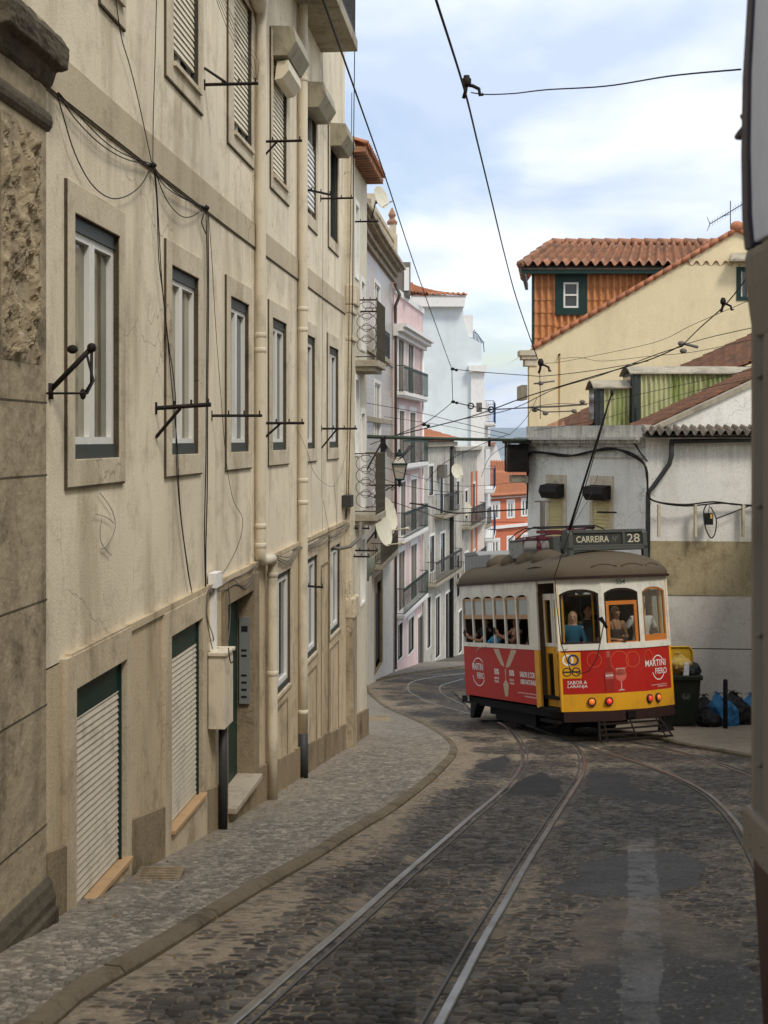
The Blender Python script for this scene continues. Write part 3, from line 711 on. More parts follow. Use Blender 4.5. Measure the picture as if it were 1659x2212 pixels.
def mould(prof, a0, a1, mb, fr, over=0):
    o_, t_, n_ = fr
    q = lambda a, d, z: (o_[0]+t_[0]*a+n_[0]*d, o_[1]+t_[1]*a+n_[1]*d, z)
    mb.loft([[q(a1 + (d*over), d, z) for d, z in prof], [q(a0, d, z) for d, z in prof]])
mould([(-.1,1.88),(.058,1.88),(.075,1.91),(.08,1.94),(.075,1.97),(.058,2.0),(-.1,2.0)], .7, 1.6, mb, fr, .3)
mb.build('necking', M['stoneDark'], PI, smooth=False)
mb = MB()
mould([(-.1,2.14),(.055,2.14),(.075,2.17),(.095,2.23),(.10,2.25),(.16,2.265),(.17,2.40),(.12,2.47),(-.1,2.50)], .7, 1.6, mb, fr, .5)
cap = mb.build('capital', M['stoneDark'], PI, bevel=.012)
for m_ in ('capital',):
    sb_ = cap.modifiers.new('sub','SUBSURF'); sb_.subdivision_type = 'SIMPLE'; sb_.levels = 4; sb_.render_levels = 4
    tx = bpy.data.textures.new('rough', 'CLOUDS'); tx.noise_scale = .08; dm = cap.modifiers.new('disp','DISPLACE'); dm.texture = tx; dm.strength = .03; dm.texture_coords = 'GLOBAL'
mb = MB()
mould([(-.1,-3.4),(.115,-3.4),(.115,-2.86),(.095,-2.84),(.10,-2.79),(.085,-2.74),(.08,-2.70),(.055,-2.66),(-.1,-2.65)], .7, 1.6, mb, fr, .35)
mb.build('pilaster_base', M['stoneDark'], PI, bevel=.01)
# drainpipes
def wallpt(path, x, d, z):
    q = path.at(path.px(x), d); return Vector((q.x,q.y,z))
def pipe(pts, r, parent, collars, mat='pipe', name='drainpipe'):
    mb = MB(); mb.tube(pts, r, 14); o_ = mb.build(name, M[mat], parent, smooth=True)
    r = r[-1] if isinstance(r, list) else r
    for x, y, z in collars:
        mb = MB(); mb.tube([(x,y,z-.03),(x,y,z-.022),(x,y,z+.022),(x,y,z+.03)], [r,r*1.12,r*1.12,r], 14); mb.build('collar', M[mat], o_, smooth=True)
    return o_
a = wallpt(pA, 549, .075, 0); r = .060; zE = -1.33
low = wallpt(pA, 569, .11, 0)
pts = [(a.x,a.y,4.7)]+[(a.x,a.y,z) for z in (3,1,-.5,zE+.1)]
pts += [(a.x,a.y,zE+.02),(a.x+.01,a.y+.06,zE-.05),(a.x+.04,a.y+.2,zE-.06)]
pts += [(low.x,low.y-.08,zE-.06),(low.x,low.y,zE-.10),(low.x,low.y,zE-.2),(low.x,low.y,-2.6),(low.x,low.y,-3.5),(low.x,low.y,zgf(low.y)+KH-.02)]
pipe([(a.x,a.y-1.9,5.25),(a.x,a.y-.25,4.92),(a.x,a.y-.04,4.86)]+pts[:], [.11,.11,.075]+[r]*len(pts), HA, [(a.x,a.y,1.19),(a.x,a.y,1.02),(a.x,a.y,-.98),(a.x,a.y,-1.2),(low.x,low.y,zE-.26),(low.x,low.y,-2.75)])
b = wallpt(pA, 642, .08, 0)
pipe([(b.x,b.y,ZT)]+[(b.x,b.y,z) for z in (5,2,0,-1,-3,-4.0)], .065, HA, [(b.x,b.y,5.1),(b.x,b.y,4.9),(b.x,b.y,1.78),(b.x,b.y,1.5),(b.x,b.y,-.55),(b.x,b.y,-.85),(b.x,b.y,-3.7)])
pipe([(b.x,b.y,-4.0),(b.x,b.y,zgf(b.y)+KH)], .07, HA, [], 'pipeDark')
# balcony over the far end
s1_ = pA.px(694); s0_ = s1_-6.0; fr = pA.frame(s0_, s1_); L = s1_-s0_
mb = MB(); mb.fbox(fr, 0, L, -.02, .56, 5.92, 6.10); bal = mb.build('balcony', M['slab'], HA, bevel=.01)
mb = MB(); mb.fbox(fr, 0, L, .50, .53, 7.0, 7.04); mb.fbox(fr, 0, L, .50, .53, 6.18, 6.2); mb.fbox(fr, L-.03, L, 0, .53, 7.0, 7.04)
for k in range(60): mb.fbox(fr, k*L/60, k*L/60+.014, .51, .524, 6.10, 7.0)
for k in range(6): mb.fbox(fr, L-.014, L, .03+k*.09, .044+k*.09, 6.10, 7.0)
for k in range(40):
    c0 = (k+.5)*L/40; o_, t_, n_ = fr
    mb.tube([(o_[0]+t_[0]*(c0+.06*math.cos(w_))+n_[0]*.52, o_[1]+t_[1]*(c0+.06*math.cos(w_))+n_[1]*.52, 6.3+.08*math.sin(w_)) for w_ in [i*math.pi/4 for i in range(9)]], .006, 3)
mb.build('railing', M['pipeDark'], bal)
# line brackets on both floors
def arm(x, y, ln, brace=0, up=0, x2=None, r=.016, name='line_bracket', path=pA, par=None):
    z = path.z(x, y); p0 = wallpt(path, x, -.01, z); p1 = wallpt(path, x, ln, z+up); mb = MB(); mb.tube([p0,p1], r, 4)
    if brace: mb.tube([wallpt(path, x, 0, z+brace), wallpt(path, x, ln*.45, z)], r*.8, 4)
    mb.tube([p0+Vector((0,0,-.05)),p0+Vector((0,0,.05))], r*1.4, 4)
    for q in (.35,.65,.95): 
        pp = p0.lerp(p1,q); mb.tube([pp,pp+Vector((0,0,.05))], r*.5, 4)
    return mb.build(name, M['iron'], par or HA)
arm(441,183,.52,.16); arm(556,306,.52,-.25); arm(652,407,.42,0,-.1); arm(692,429,.50); 
arm(336,882,.46,-.24,.03,r=.018); arm(457,898,.50,r=.014); arm(566,914,.50,-.2); arm(694,926,.55,-.3); arm(652,1265,.30,0,-.02)
# heavy tram span bracket beside the first window
z0 = pA.z(107,845); p0 = wallpt(pA,107,0,z0); mb = MB()
tip = wallpt(pA,107,.27,z0+.27)
mb.tube([p0, tip], .017, 8); q0 = wallpt(pA,86,0,z0-.02)
mb.tube([q0, wallpt(pA,86,.30,z0-.02), wallpt(pA,100,.30,z0+.06), wallpt(pA,107,.24,z0+.22)], .008, 6)
mb.tube([tip, tip+Vector((.0,-.01,-.22)), tip+Vector((-.04,-.02,-.29))], .010, 6); mb.ell(tip+Vector((-.05,-.02,-.29)), (.02,.02,.035)); mb.ell(tip+Vector((-.12,0,-.01)), (.035,.02,.028)); mb.ell(tip, (.03,.03,.03))
mb.tube([p0+Vector((0,0,-.05)),p0+Vector((0,0,.05))], .025, 6)
mb.build('span_bracket', M['iron'], HA, smooth=True)
# meter cabinet and its conduit
mbx = wallpt(pA,463,0,0)
fr = pA.frame(pA.px(437), pA.px(474)); 
mb = MB(); mb.fbox(fr, .12, .50, .03, .19, -2.76, -2.05); mb.fbox(fr, .10, .52, .03, .21, -2.06, -2.03); mb.fbox(fr,.31,.318,.19,.194,-2.74,-2.07)
mc = mb.build('meter_cabinet', M['pipe'], HA, bevel=.008)
tag(mc, 'beige electric meter cabinet on the wall between shutter and doorway'); 
mb = MB(); mb.tube([wallpt(pA,460,.10,-2.76), wallpt(pA,460,.10,zgf(12.6)+KH-.02)], .045, 10); mb.build('downpipe', M['pipeDark'], HA, smooth=True)
mb = MB(); mb.fbox(fr, .22, .32, .02, .07, -2.03, -1.40); mb.fbox(fr,.16,.42,.02,.10,-1.42,-1.28); mb.build('cable_conduit', M['whitetrim'], HA)
# small dark junction box near the end of the facade
fr = pA.frame(pA.px(736), pA.px(745)); mb = MB(); mb.fbox(fr, .1, .45, .0, .16, -1.15, -.95); mb.build('junction_box', M['pipeDark'], HA)
mb = MB(); mb.tube([wallpt(pA,712,.05,-1.72), wallpt(pA,712,.14,-1.74), wallpt(pA,716,.3,-1.72), wallpt(pA,722,.42,-1.6), wallpt(pA,724,.42,-1.35)], .03, 8); mb.build('swan_neck_pipe', M['cableG'], HA, smooth=True)

# =================================================================== HOUSE B, narrow house at the end of the left wall
pB = Path([(-.68,22.5),(-.366,25.5)]); HB = house('narrow_house', pB, 'narrow cream house with small iron balconies past the long beige facade')
zBt = 5.15; hb = []
for (x0,x1,z0,z1) in [(763,770,3.0,4.3),(763,770,-.25,1.1),(763,771,.0,.0)]:
    if z0 == z1: continue
    hb.append((pB.px(x0), pB.px(x1), z0, z1))
for (z0,z1) in ((1.75,3.0),(-1.3,.5),(-3.1,-1.9)):
    hb.append((pB.px(776), pB.px(783), z0, z1))
wall_mesh('wall', pB, -7.5, zBt, hb, M['cream'], HB, off=.03, depth=6)
for h in hb:
    fr = pB.frame(h[0], h[1], .03); w, fr, a0, a1 = surround(pB, (h[0]-.06,h[1]+.06,h[2]-.05,h[3]+.1), h, HB, M['whitetrim'], rec=.15, off=.03)
    casement(w, fr, a0, a1, h[2], h[3], .1, gm='glass')
fr = pB.frame(0, .9, .03)
mb = MB(); mb.fbox(fr, 0, .55, -.02, .08, -7, 5.0); mb.fbox(fr, -.02, .60, -.02, .16, 2.35, 2.7); mb.fbox(fr,-.01,.58,-.02,.12,2.2,2.35); mb.fbox(fr,-.01,.58,-.02,.12,1.72,1.8); mb.fbox(fr,-.02,.6,-.02,.15,-3.1,-2.75)
mb.build('pilaster', M['trimA'], HB, bevel=.02)
mb = MB(); mb.fbox(fr, -.01, .58, -.02, .11, -7, -3.1); mb.build('rusticated_base', M['stoneOld'], HB, bevel=.01)
plinth([(752,788)], .5, M['plinth'], HB, pB, .08)
# tile eaves
A_ = pB.at(0,0); B_ = pB.at(pB.L,0)
def tile_roof(name, a, b, d, c, ncol, nrow, mat, parent, r=.05, seg=8, lift=.03, under=True, ridge=False):
    """a->b along the eave, a->d up the slope; barrel tiles"""
    a, b, c, d = map(Vector, (a,b,c,d)); nrm = (b-a).cross(d-a).normalized()
    if nrm.z < 0: nrm = -nrm
    mb = MB(); W = ncol*seg+1; rnd = random.Random(ncol*7+nrow); jit = [[rnd.uniform(-.012,.012) for _ in range(nrow)] for _ in range(ncol)]
    for j in range(nrow):
        for e in (0,1):
            for i in range(W):
                u = i/(W-1); v = (j+e*1.0)/nrow; p = a.lerp(b,u).lerp(d.lerp(c,u), v)
                ph = (i % seg)/seg; col = min(i//seg, ncol-1)
                if ph < .62: h = math.sin(math.pi*ph/.62)*r
                else: h = -math.sin(math.pi*(ph-.62)/.38)*r*.45
                mb.v.append(tuple(p+nrm*(h+(lift if e == 0 else .0)+jit[col][j]*.5)))
    for j in range(nrow*2-1):
        for i in range(W-1): mb.f.append((j*W+i, j*W+i+1, (j+1)*W+i+1, (j+1)*W+i))
    if under:
        o2 = nrm*(-r*.9); mb.quad(a+o2, b+o2, c+o2, d+o2)
        # thickness at the eave
        n0 = len(mb.v)
        for i in range(W): mb.v.append(tuple(Vector(mb.v[i])-nrm*.018))
        for i in range(W-1): mb.f.append((i, i+1, n0+i+1, n0+i))
        n1 = len(mb.v)
        for i in range(W):
            u = i/(W-1); mb.v.append(tuple(Vector(mb.v[n0+i]) + (d-a)*.06/max(.1,1)))
        for i in range(W-1): mb.f.append((n0+i, n0+i+1, n1+i+1, n1+i))
    return mb.build(name, mat, parent, smooth=True)
e0 = pB.at(.05,.38); e1 = pB.at(pB.L,.38); r0 = pB.at(.05,-3); r1 = pB.at(pB.L,-3)
tile_roof('roof', (e0.x,e0.y,zBt-.02), (e1.x,e1.y,zBt-.02), (r0.x,r0.y,zBt+1.3), (r1.x,r1.y,zBt+1.3), 15, 9, M['tile_new'], HB, .055)
mb = MB()
q0 = pB.at(.05,.0); q1 = pB.at(pB.L,.0)
n_ = 14
for k in range(n_):
    u = pB.L*(k+.5)/n_; fr = pB.frame(max(0,u-.05), u+.05); mb.fbox(fr, 0, .09, -.02, .36, zBt-.14, zBt-.045)
mb.build('eave_rafters', M['tile_old'], HB)
mb = MB(); fr = pB.frame(1.2,1.9); mb.fbox(fr, 0, .7, -1.0, -.5, zBt, 6.75); mb.fbox(fr, -.04, .74, -1.04, -.46, 6.75, 6.85); ch = mb.build('chimney', M['cream'], HB, bevel=.02)
mb = MB(); q = pB.at(1.5,-.75); mb.lathe([(.10,6.85),(.13,6.9),(.10,7.0),(.10,7.25),(.13,7.26),(.13,7.3)], (q.x,q.y,0), 12); mb.build('chimney_pot', M['chim'], ch)
def circles_balcony(zs, zt, x0, x1, d=.42):
    s0, s1 = pB.px(x0), pB.px(x1); fr = pB.frame(s0, s1, .03); L = s1-s0; mb = MB(); mb.fbox(fr, 0, L, -.02, d, zs-.12, zs); mb.fbox(fr,.05,L-.05,-.02,d-.08,zs-.2,zs-.12); sl = mb.build('balcony', M['slab'], HB, bevel=.01)
    o_, t_, n_ = fr; q = lambda a, dd, z: Vector((o_[0]+t_[0]*a+n_[0]*dd, o_[1]+t_[1]*a+n_[1]*dd, z))
    mb = MB()
    for z in (zs+.06, zt): mb.tube([q(0,0,z), q(0,d-.02,z), q(L,d-.02,z), q(L,0,z)], .010, 4)
    mb.tube([q(0,d-.02,zs),q(0,d-.02,zt)], .012, 4)
    H_ = zt-zs; R = d*.36
    for k in range(4):
        for c0 in (.17,):
            zc = zs+.12+R+(H_-.15-2*R)*k/3; mb.tube([q(0, d*.5+R*1.2*math.cos(w_), zc+R*math.sin(w_)) for w_ in [i*math.pi/8 for i in range(17)]], .006, 4)
        zc2 = zs+.12+R+(H_-.15-2*R)*(k+.5)/3; mb.tube([q(0, d*.5+R*.55*math.cos(w_), zc2+R*.5*math.sin(w_)) for w_ in [i*math.pi/8 for i in range(17)]], .005, 4)
    n_b = int(L/.10)
    for k in range(n_b): mb.tube([q(k*L/n_b+.05,d-.02,zs),q(k*L/n_b+.05,d-.02,zt)], .008, 4)
    for k in range(7):
        cc = (k+.5)*L/7
        for zc in (zs+.3, zs+.65): mb.tube([q(cc+.11*math.cos(w_), d-.02, zc+.13*math.sin(w_)) for w_ in [i*math.pi/6 for i in range(13)]], .006, 4)
    mb.build('railing', M['brownrail'], sl)
    return fr, L
circles_balcony(1.46, 2.55, 764, 784); circles_balcony(-1.36, -.25, 762, 784)
def armB(x,y,ln,br=0): arm(x,y,ln,br,path=pB,par=HB)
armB(752,1141,.38); armB(757,1189,.5); armB(750,1202,.40); armB(758,479,.50); armB(770,648,.4); armB(775,673,.4)
# =================================================================== houses beyond
def zat(path, x, y): return path.z(x, y)
def win(path, H, x0, x1, yT, yB, off=.0, tr='whitetrim', fm='alu', gm='glass', sw=.14, name='window', nleaf=2, cas=True, fw=.05, rec=.05, wallH=None):
    s0, s1 = path.px(x0), path.px(x1); Y = path.at((s0+s1)/2).y; zt, zb = (CY-yT)/F*Y, (CY-yB)/F*Y
    h = (s0-sw, s1+sw, zb-(0 if sw == 0 else .02), zt+sw); wallH.append(h)
    w, fr, a0, a1 = surround(path, h, (s0,s1,zb,zt), H, M[tr], name=name, rec=rec+.02, off=off, proud=.03)
    if cas: casement(w, fr, a0, a1, zb, zt, rec, fm=fm, gm=gm, nleaf=nleaf, fw=fw, dark=False)
    return w
def rail_balcony(path, H, x0, x1, yr, ys, d=.45, slabm='whitetrim', rm='greenrail', hh=.95, thick=.14, pitch=.21, off=0.0, name='balcony'):
    s0, s1 = path.px(x0), path.px(x1); Y = path.at(s0).y; zs = (CY-ys)/F*Y; zt = zs+hh; fr = path.frame(s0, s1, off); L = s1-s0
    mb = MB(); mb.fbox(fr, 0, L, -.02, d, zs-thick, zs); mb.fbox(fr, .04, L-.04, -.02, d-.06, zs-thick-.08, zs-thick); sl = mb.build(name, M[slabm], H)
    mb = MB()
    for z in (zs+.05, zt-.14, zt-.03): mb.fbox(fr, 0, L, d-.05, d-.02, z, z+.03)
    for a in (0.0, L-.03):
        for z in (zs+.05, zt-.03): mb.fbox(fr, a, a+.03, 0, d-.05, z, z+.03)
    n_ = int(L/pitch)
    for k in range(n_+1): mb.fbox(fr, k*L/n_-.009, k*L/n_+.009, d-.044, d-.026, zs+.08, zt-.03)
    for k in range(1,5): mb.fbox(fr, .008, .022, k*d/5, k*d/5+.014, zs+.08, zt-.03)
    for k in range(n_): mb.fbox(fr, (k+.3)*L/n_, (k+.7)*L/n_, d-.042, d-.028, zt-.11, zt-.06)
    mb.build('railing', M[rm], sl); return sl
# --- tile-clad house
pT = Path([(-1.05,38.5),(-.551,44.7),(.362,53.9)]); HT = house('tiled_house', pT, 'tall house clad in blue and ochre patterned tiles with a heavy cornice'); hT = []
for a in [(808,820,616,765),(808.5,821,829,945),(806,819,1065,1150)]: win(pT, HT, *a, wallH=hT, fm='green' if 0 else 'alu')
zsp = -4.2; hL = []
for a in [(810,824,1256,1442)]: 
    w = win(pT, HT, *a, wallH=hL, name='arched_doorway', tr='plinth', sw=.28, cas=False)
    s0, s1 = pT.px(810), pT.px(824); fr = pT.frame(s0, s1); L = s1-s0; Y = pT.at(s0).y; z1 = (CY-1256)/F*Y; mb = MB(); mb.fbox(fr, 0, L, -.16, -.10, (CY-1442)/F*Y, z1); 
    mb.build('door', M['iron'], w)
    mb = MB(); mb.fbox(fr, -.05, .3, -.02, .04, z1-.45, z1+.02); mb.fbox(fr, L-.3, L+.05, -.02, .04, z1-.45, z1+.02); mb.build('arch_shoulder', M['plinth'], w)
wall_mesh('wall', pT, zsp, 7.0, hT, M['azulejo'], HT, depth=8)
wall_mesh('ground_floor_wall', pT, -11.5, zsp, hL, M['greywall'], HT, off=.01, depth=8)
L = pT.L; 
mb = MB()
for i in (0,1):
    fr = pT.frame(pT.c[i], pT.c[i+1]); l = pT.c[i+1]-pT.c[i]
    for z0,z1,d in ((6.55,6.75,.12),(6.75,6.95,.24),(6.95,7.05,.42),(7.05,7.18,.55)): mb.fbox(fr, 0, l, -.1, d, z0, z1)
mb.build('cornice', M['slab'], HT)
for d_,za_,zb2 in ((.06,-4.3,-4.1),(.05,.62,.80),(.05,3.0,3.15),(.09,-12,-10.0)):
    mb = MB(); fr = pT.frame(0, pT.L); mb.fbox(fr, 0, pT.L, -.02, d_, za_, zb2); mb.build('stone_band', M['slab'], HT)
fr = pT.frame(pT.c[1], pT.c[2]); l = pT.c[2]-pT.c[1]; mb = MB()
mb.fbox(fr, 0, l, -.1, .12, 7.18, 7.45); mb.fbox(fr, 0, l, -.1, .12, 8.15, 8.32); mb.fbox(fr, l-.5, l, -.12, .2, 7.18, 8.5); mb.fbox(fr, 0,.5,-.12,.2,7.18,8.5)
for k in range(26):
    q = (k+.5)*(l-1)/26+.5; mb.fbox(fr, q-.07, q+.07, -.05, .08, 7.45, 8.15)
mb.fbox(fr, l-.45,l-.05,-.1,.15,8.5,8.9)
bl = mb.build('roof_balustrade', M['trimA'], HT)
q = pT.at(pT.L-.3); mb = MB(); mb.lathe([(.2,8.9),(.22,9.0),(.1,9.15),(.16,9.3),(.02,9.6)], (q.x,q.y,0), 10); mb.build('finial', M['tile_old'], bl)
mb = MB(); mb.tube([wallpt(pT,848,.10,6.5), wallpt(pT,848,.3,6.0), wallpt(pT,850,.08,5.6), wallpt(pT,850,.08,-9.6)], .07, 8); mb.build('drainpipe', M['cableG'], HT, smooth=True)
rail_balcony(pT, HT, 806, 824, 715, 768, .35, 'slab', 'pipeDark', 1.0); rail_balcony(pT, HT, 801, 840, 1190, 1222, .4, 'slab', 'brownrail', .8)
# --- pink house
pP = Path([(.415,54.2),(1.90,63.4)]); HP = house('pink_house', pP, 'pink house with white trim, green iron balconies and a grey roof dormer'); hP = []
rows = [((860,872),(881,892.5),731,848),((862,873,),(885,897),887,1004),((865,876),(887,900),1042,1164),((860,874),(887,900),1196,1330)]
for a, b, yt, yb in rows:
    Y0 = pP.at(pP.px(a[0])).y; zt = (CY-yt)/F*Y0; zb = (CY-yb)/F*Y0
    for x in (a, b):
        Y = pP.at((pP.px(x[0])+pP.px(x[1]))/2).y; win(pP, HP, x[0], x[1], CY-zt/Y*F, CY-zb/Y*F, wallH=hP, gm='shut', sw=.26, fm='shut')
for a in [(858,869,1347,1424),(881,894,1335,1410)]: win(pP, HP, *a, wallH=hP, gm='void' if 0 else 'glass', fm='iron', sw=.2, nleaf=1)
win(pP, HP, 902, 911.5, 1332, 1444, wallH=hP, name='doorway', fm='cableG', gm='void' if 0 else 'glass')
wall_mesh('wall', pP, -12.5, 6.35, hP, M['pink'], HP, depth=8)
fr = pP.frame(0, pP.L); mb = MB(); mb.fbox(fr, 0, pP.L, -.1, .08, 6.15, 6.4)
for z0,z1,d in ((4.35,4.55,.18),(4.55,4.72,.4),(4.72,4.85,.55)): mb.fbox(fr, -.1, pP.L+.2, -.02, d, z0, z1)
mb.fbox(fr, 0, .35, -.02, .05, -10, 4.4); mb.fbox(fr, pP.L-.35, pP.L, -.02, .05, -11, 4.4)
mb.build('white_trim', M['whitetrim'], HP)
for ys in (846,1005,1165,1329): rail_balcony(pP, HP, 853, 907, 0, ys, .42, hh=1.12)
mb = MB(); q = wallpt(pP, 908, .12, 0); mb.tube([(q.x,q.y,4.4),(q.x,q.y,-10.9)], .06, 8); mb.build('drainpipe', M['whitetrim'], HP, smooth=True)
mb = MB(); p = P(853,637,57); mb.box(p.x, p.x+.68, 56.5, 59, 6.3, 7.75); dm = mb.build('dormer', M['cableG'], HP, bevel=.02)
p = P(873,600,56.4); mb = MB(); mb.box(p.x, p.x+.22, 56.4, 56.5, 6.5, 7.5); mb.build('window', M['alu'], dm)
tile_roof('roof', P(886,637,62)+Vector((0,-1,0)), P(925,640,62)+Vector((0,-1,0)), P(887,640,62)+Vector((0,5,1.4)), P(925,640,62)+Vector((0,5,.6)), 6, 6, M['tile_new'], HP, .07)
# --- old white house with low red roof
pQ = Path([(1.95,63.6),(3.95,73.0)]); HQ = house('old_house', pQ, 'weathered off-white house with low red roof, iron balconies and black drainpipe'); hQ = []
for a in [(926,936,1007,1070),(948,957,1030,1112),(928,938,1158,1235),(951,961,1152,1235),(922,930,1290,1400),(940,950,1290,1420),(962,974,1280,1425)]: win(pQ, HQ, *a, wallH=hQ, gm='glass', sw=.12, nleaf=1, fm='iron')
wall_mesh('wall', pQ, -14, .02, hQ, M['oldwhite'], HQ, depth=7)
rail_balcony(pQ, HQ, 938, 972, 0, 1114, .55, 'slab', 'pipeDark', 1.1); rail_balcony(pQ, HQ, 920, 978, 0, 1262, .55, 'slab', 'pipeDark', 1.1)
e0 = pQ.at(0,.35); e1 = pQ.at(pQ.L-.01,.35); r0 = pQ.at(0,-5); r1 = pQ.at(pQ.L-.01,-5)
tile_roof('roof', (e0.x,e0.y,.02), (e1.x,e1.y,.02), (r0.x,r0.y,1.7), (r1.x,r1.y,1.5), 26, 10, M['tile_new'], HQ, .08, seg=6)
fr = pQ.frame(0, pQ.L); mb = MB(); mb.fbox(fr, 0, pQ.L, -.02, .2, -.35, -.1); mb.build('cornice', M['slab'], HQ)
mb = MB(); mb.tube([wallpt(pQ,974,.1,-.3), wallpt(pQ,972,.12,-1), wallpt(pQ,971,.12,-12)], .11, 8); mb.build('drainpipe', M['pipeDark'], HQ, smooth=True)
mb = MB(); mb.fbox(pQ.frame(pQ.px(944),pQ.px(955)), 0, .9, .05, .4, -2.0, -1.3); mb.build('air_conditioner', M['cableG'], HQ)
# --- coral and grey house
pR = Path([(3.97,73.1),(6.9,88.5)]); HR = house('grey_house', pR, 'narrow greyish house with a coral strip and stacked balconies beyond the weathered one'); hR = []
for a in [(986,992,1040,1090),(1004,1010,1060,1120),(1020,1026,1045,1110),(985,992,1200,1290),(1003,1011,1195,1250),(1022,1028,1190,1240),(990,998,1320,1410),(1010,1020,1310,1400)]: win(pR, HR, *a, wallH=hR, gm='glass', sw=.12, nleaf=1, fm='iron')
wall_mesh('wall', pR, -15, -.4, hR, M['oldwhite'], HR, depth=7)
for x_a,x_b,z_a,z_b in ((1017,1020,-12,-2),(1027,1031,-12,-2)): mb = MB(); mb.fbox(pR.frame(pR.px(x_a),pR.px(x_b)),0,pR.px(x_b)-pR.px(x_a),-.02,.05,z_a,z_b); mb.build('coral_strip', M['coral'], HR)
fr = pR.frame(0, pR.px(1012)); mb = MB()
rail_balcony(pR, HR, 997, 1030, 0, 1138, .6, 'slab', 'pipeDark', 1.1); rail_balcony(pR, HR, 983, 1032, 0, 1255, .6, 'slab', 'pipeDark', 1.1); rail_balcony(pR, HR, 1034, 1043, 0, 1135, .6, 'slab', 'pipeDark', 1.1)
mb = MB(); mb.fbox(pR.frame(0,pR.L), 0, pR.L, -.02, .35, -.62, -.4)
for xx in (984,1000,1043): s_ = pR.px(xx); mb.fbox(pR.frame(s_-.3, s_+.3), 0, .5, -.02, .06, -14, -.6)
mb.build('stone_strips', M['oldwhite'], HR)
# --- pale blue house
HBl = empty('pale_blue_house', (4.5,86,-13), 'tall windowless pale blue gable wall rising behind the pink house', 'building')
def pxpoly(pts, Y): return [(P(x,y,Y).x, P(x,y,Y).z) for x, y in pts]
mb = MB(); mb.prism(pxpoly([(880,1250),(1040,1250),(1040,742),(1012,727),(1002,690),(999,655),(880,655)], 84), 'y', 84, 92); mb.build('gable_wall', M['bluewall'], HBl)
mb = MB(); mb.prism(pxpoly([(1017,1250),(1046,1250),(1046,802),(1017,802)], 83.9), 'y', 83.7, 90); mb.prism(pxpoly([(1013,804),(1050,804),(1052,790),(1011,790)], 83.9), 'y', 83.4, 90); mb.prism(pxpoly([(1003,728),(1022,728),(1022,680),(1000,680)], 84), 'y', 84.2, 86); mb.build('pilaster', M['whitetrim'], HBl)
mb = MB(); mb.prism(pxpoly([(888,664),(1002,664),(1004,648),(1006,640),(888,640)], 84), 'y', 83.4, 92); mb.build('cornice', M['whitetrim'], HBl)
p = P(884,638,84); q = P(1008,640,84)
tile_roof('roof', (p.x-3,83.3,p.z), (q.x,83.3,q.z), (p.x-3,88,p.z+2.6), (q.x-2.2,88,p.z+.6), 20, 6, M['tile_new'], HBl, .08, seg=6)
mb = MB()
for k in range(8):
    x = 1022+k*3; mb.tube([P(x,742,85), P(x+1,718+k*3,85), P(x+3,712+k*4,85)], .03, 3)
mb.tube([P(1020,716,85),P(1030,720,85),P(1044,740,85),P(1046,760,85)], .03, 3); mb.build('roof_fence_spikes', M['bluerail'], HBl)
# --- white sliver with blue balconies, further down
pS = Path([(6.95,88.7),(8.6,105)]); HS = house('white_house', pS, 'thin sliver of a white house with blue iron balconies far down the street'); hS = []
wall_mesh('wall', pS, -17, 2.7, [(1e3,1e3,0,0)][:0], M['whitetrim'], HS, depth=6)
for ys in (913,1060,1165): rail_balcony(pS, HS, 1048, 1054, 0, ys, .6, 'whitetrim', 'bluerail', 1.5, pitch=.4)
# --- red house far down
HD = empty('red_house', (10,118,-17), 'red house with white window frames and stepped orange roofs down the hill', 'building')
pD = Path([(9.0,112),(13.6,118)]); hD = []
for a in [(1064,1077,1088,1121),(1097,1109,1084,1119),(1128,1140,1080,1115),(1064,1077,1168,1200),(1097,1109,1162,1195),(1128,1140,1156,1190)]: win(pD, HD, *a, wallH=hD, sw=.22, nleaf=2, fw=.12)
wall_mesh('wall', pD, -20, -4.9, hD, M['coral'], HD, depth=9)
fr = pD.frame(0, pD.L); mb = MB(); mb.fbox(fr, 0, pD.L, -.02, .25, -7.75, -7.5); mb.fbox(fr, 0, pD.L, -.02, .3, -5.1, -4.9); mb.fbox(fr, 0, .3, -.02, .1, -18, -5); mb.build('white_trim', M['whitetrim'], HD)
e0 = pD.at(0,.5); e1 = pD.at(pD.L-.01,.5); r0 = pD.at(0,-4); r1 = pD.at(pD.L-.01,-4)
tile_roof('roof', (e0.x,e0.y,-4.9), (e1.x,e1.y,-4.9), (r0.x,r0.y,-2.9), (r1.x+1,r1.y,-2.9), 26, 8, M['tile_new'], HD, .1, seg=6)
H2 = empty('orange_roofed_house', (13,135,-16), 'orange tiled roofs stepping down behind the red house', 'building')
mb = MB(); mb.box(11.5, 20, 132, 142, -20, -4.2); mb.build('wall', M['cream'], H2)
tile_roof('roof', (11,131.5,-4.2), (20.5,131.5,-4.2), (11,137,-2.2), (20.5,137,-2.2), 34, 8, M['tile_new'], H2, .1, seg=6)
H3 = empty('gabled_house', (14,150,-16), 'small white gable with an orange roof edge below the hills', 'building')
mb = MB(); mb.prism(pxpoly([(1046,1060),(1088,1060),(1088,1010),(1080,985),(1072,960),(1062,963),(1046,975)], 150), 'y', 150, 156); mb.build('gable_wall', M['whitetrim'], H3)
mb = MB(); mb.prism(pxpoly([(1044,968),(1066,955),(1074,957),(1060,963),(1044,975)], 149), 'y', 149, 156); mb.build('roof', M['tile_new'], H3)

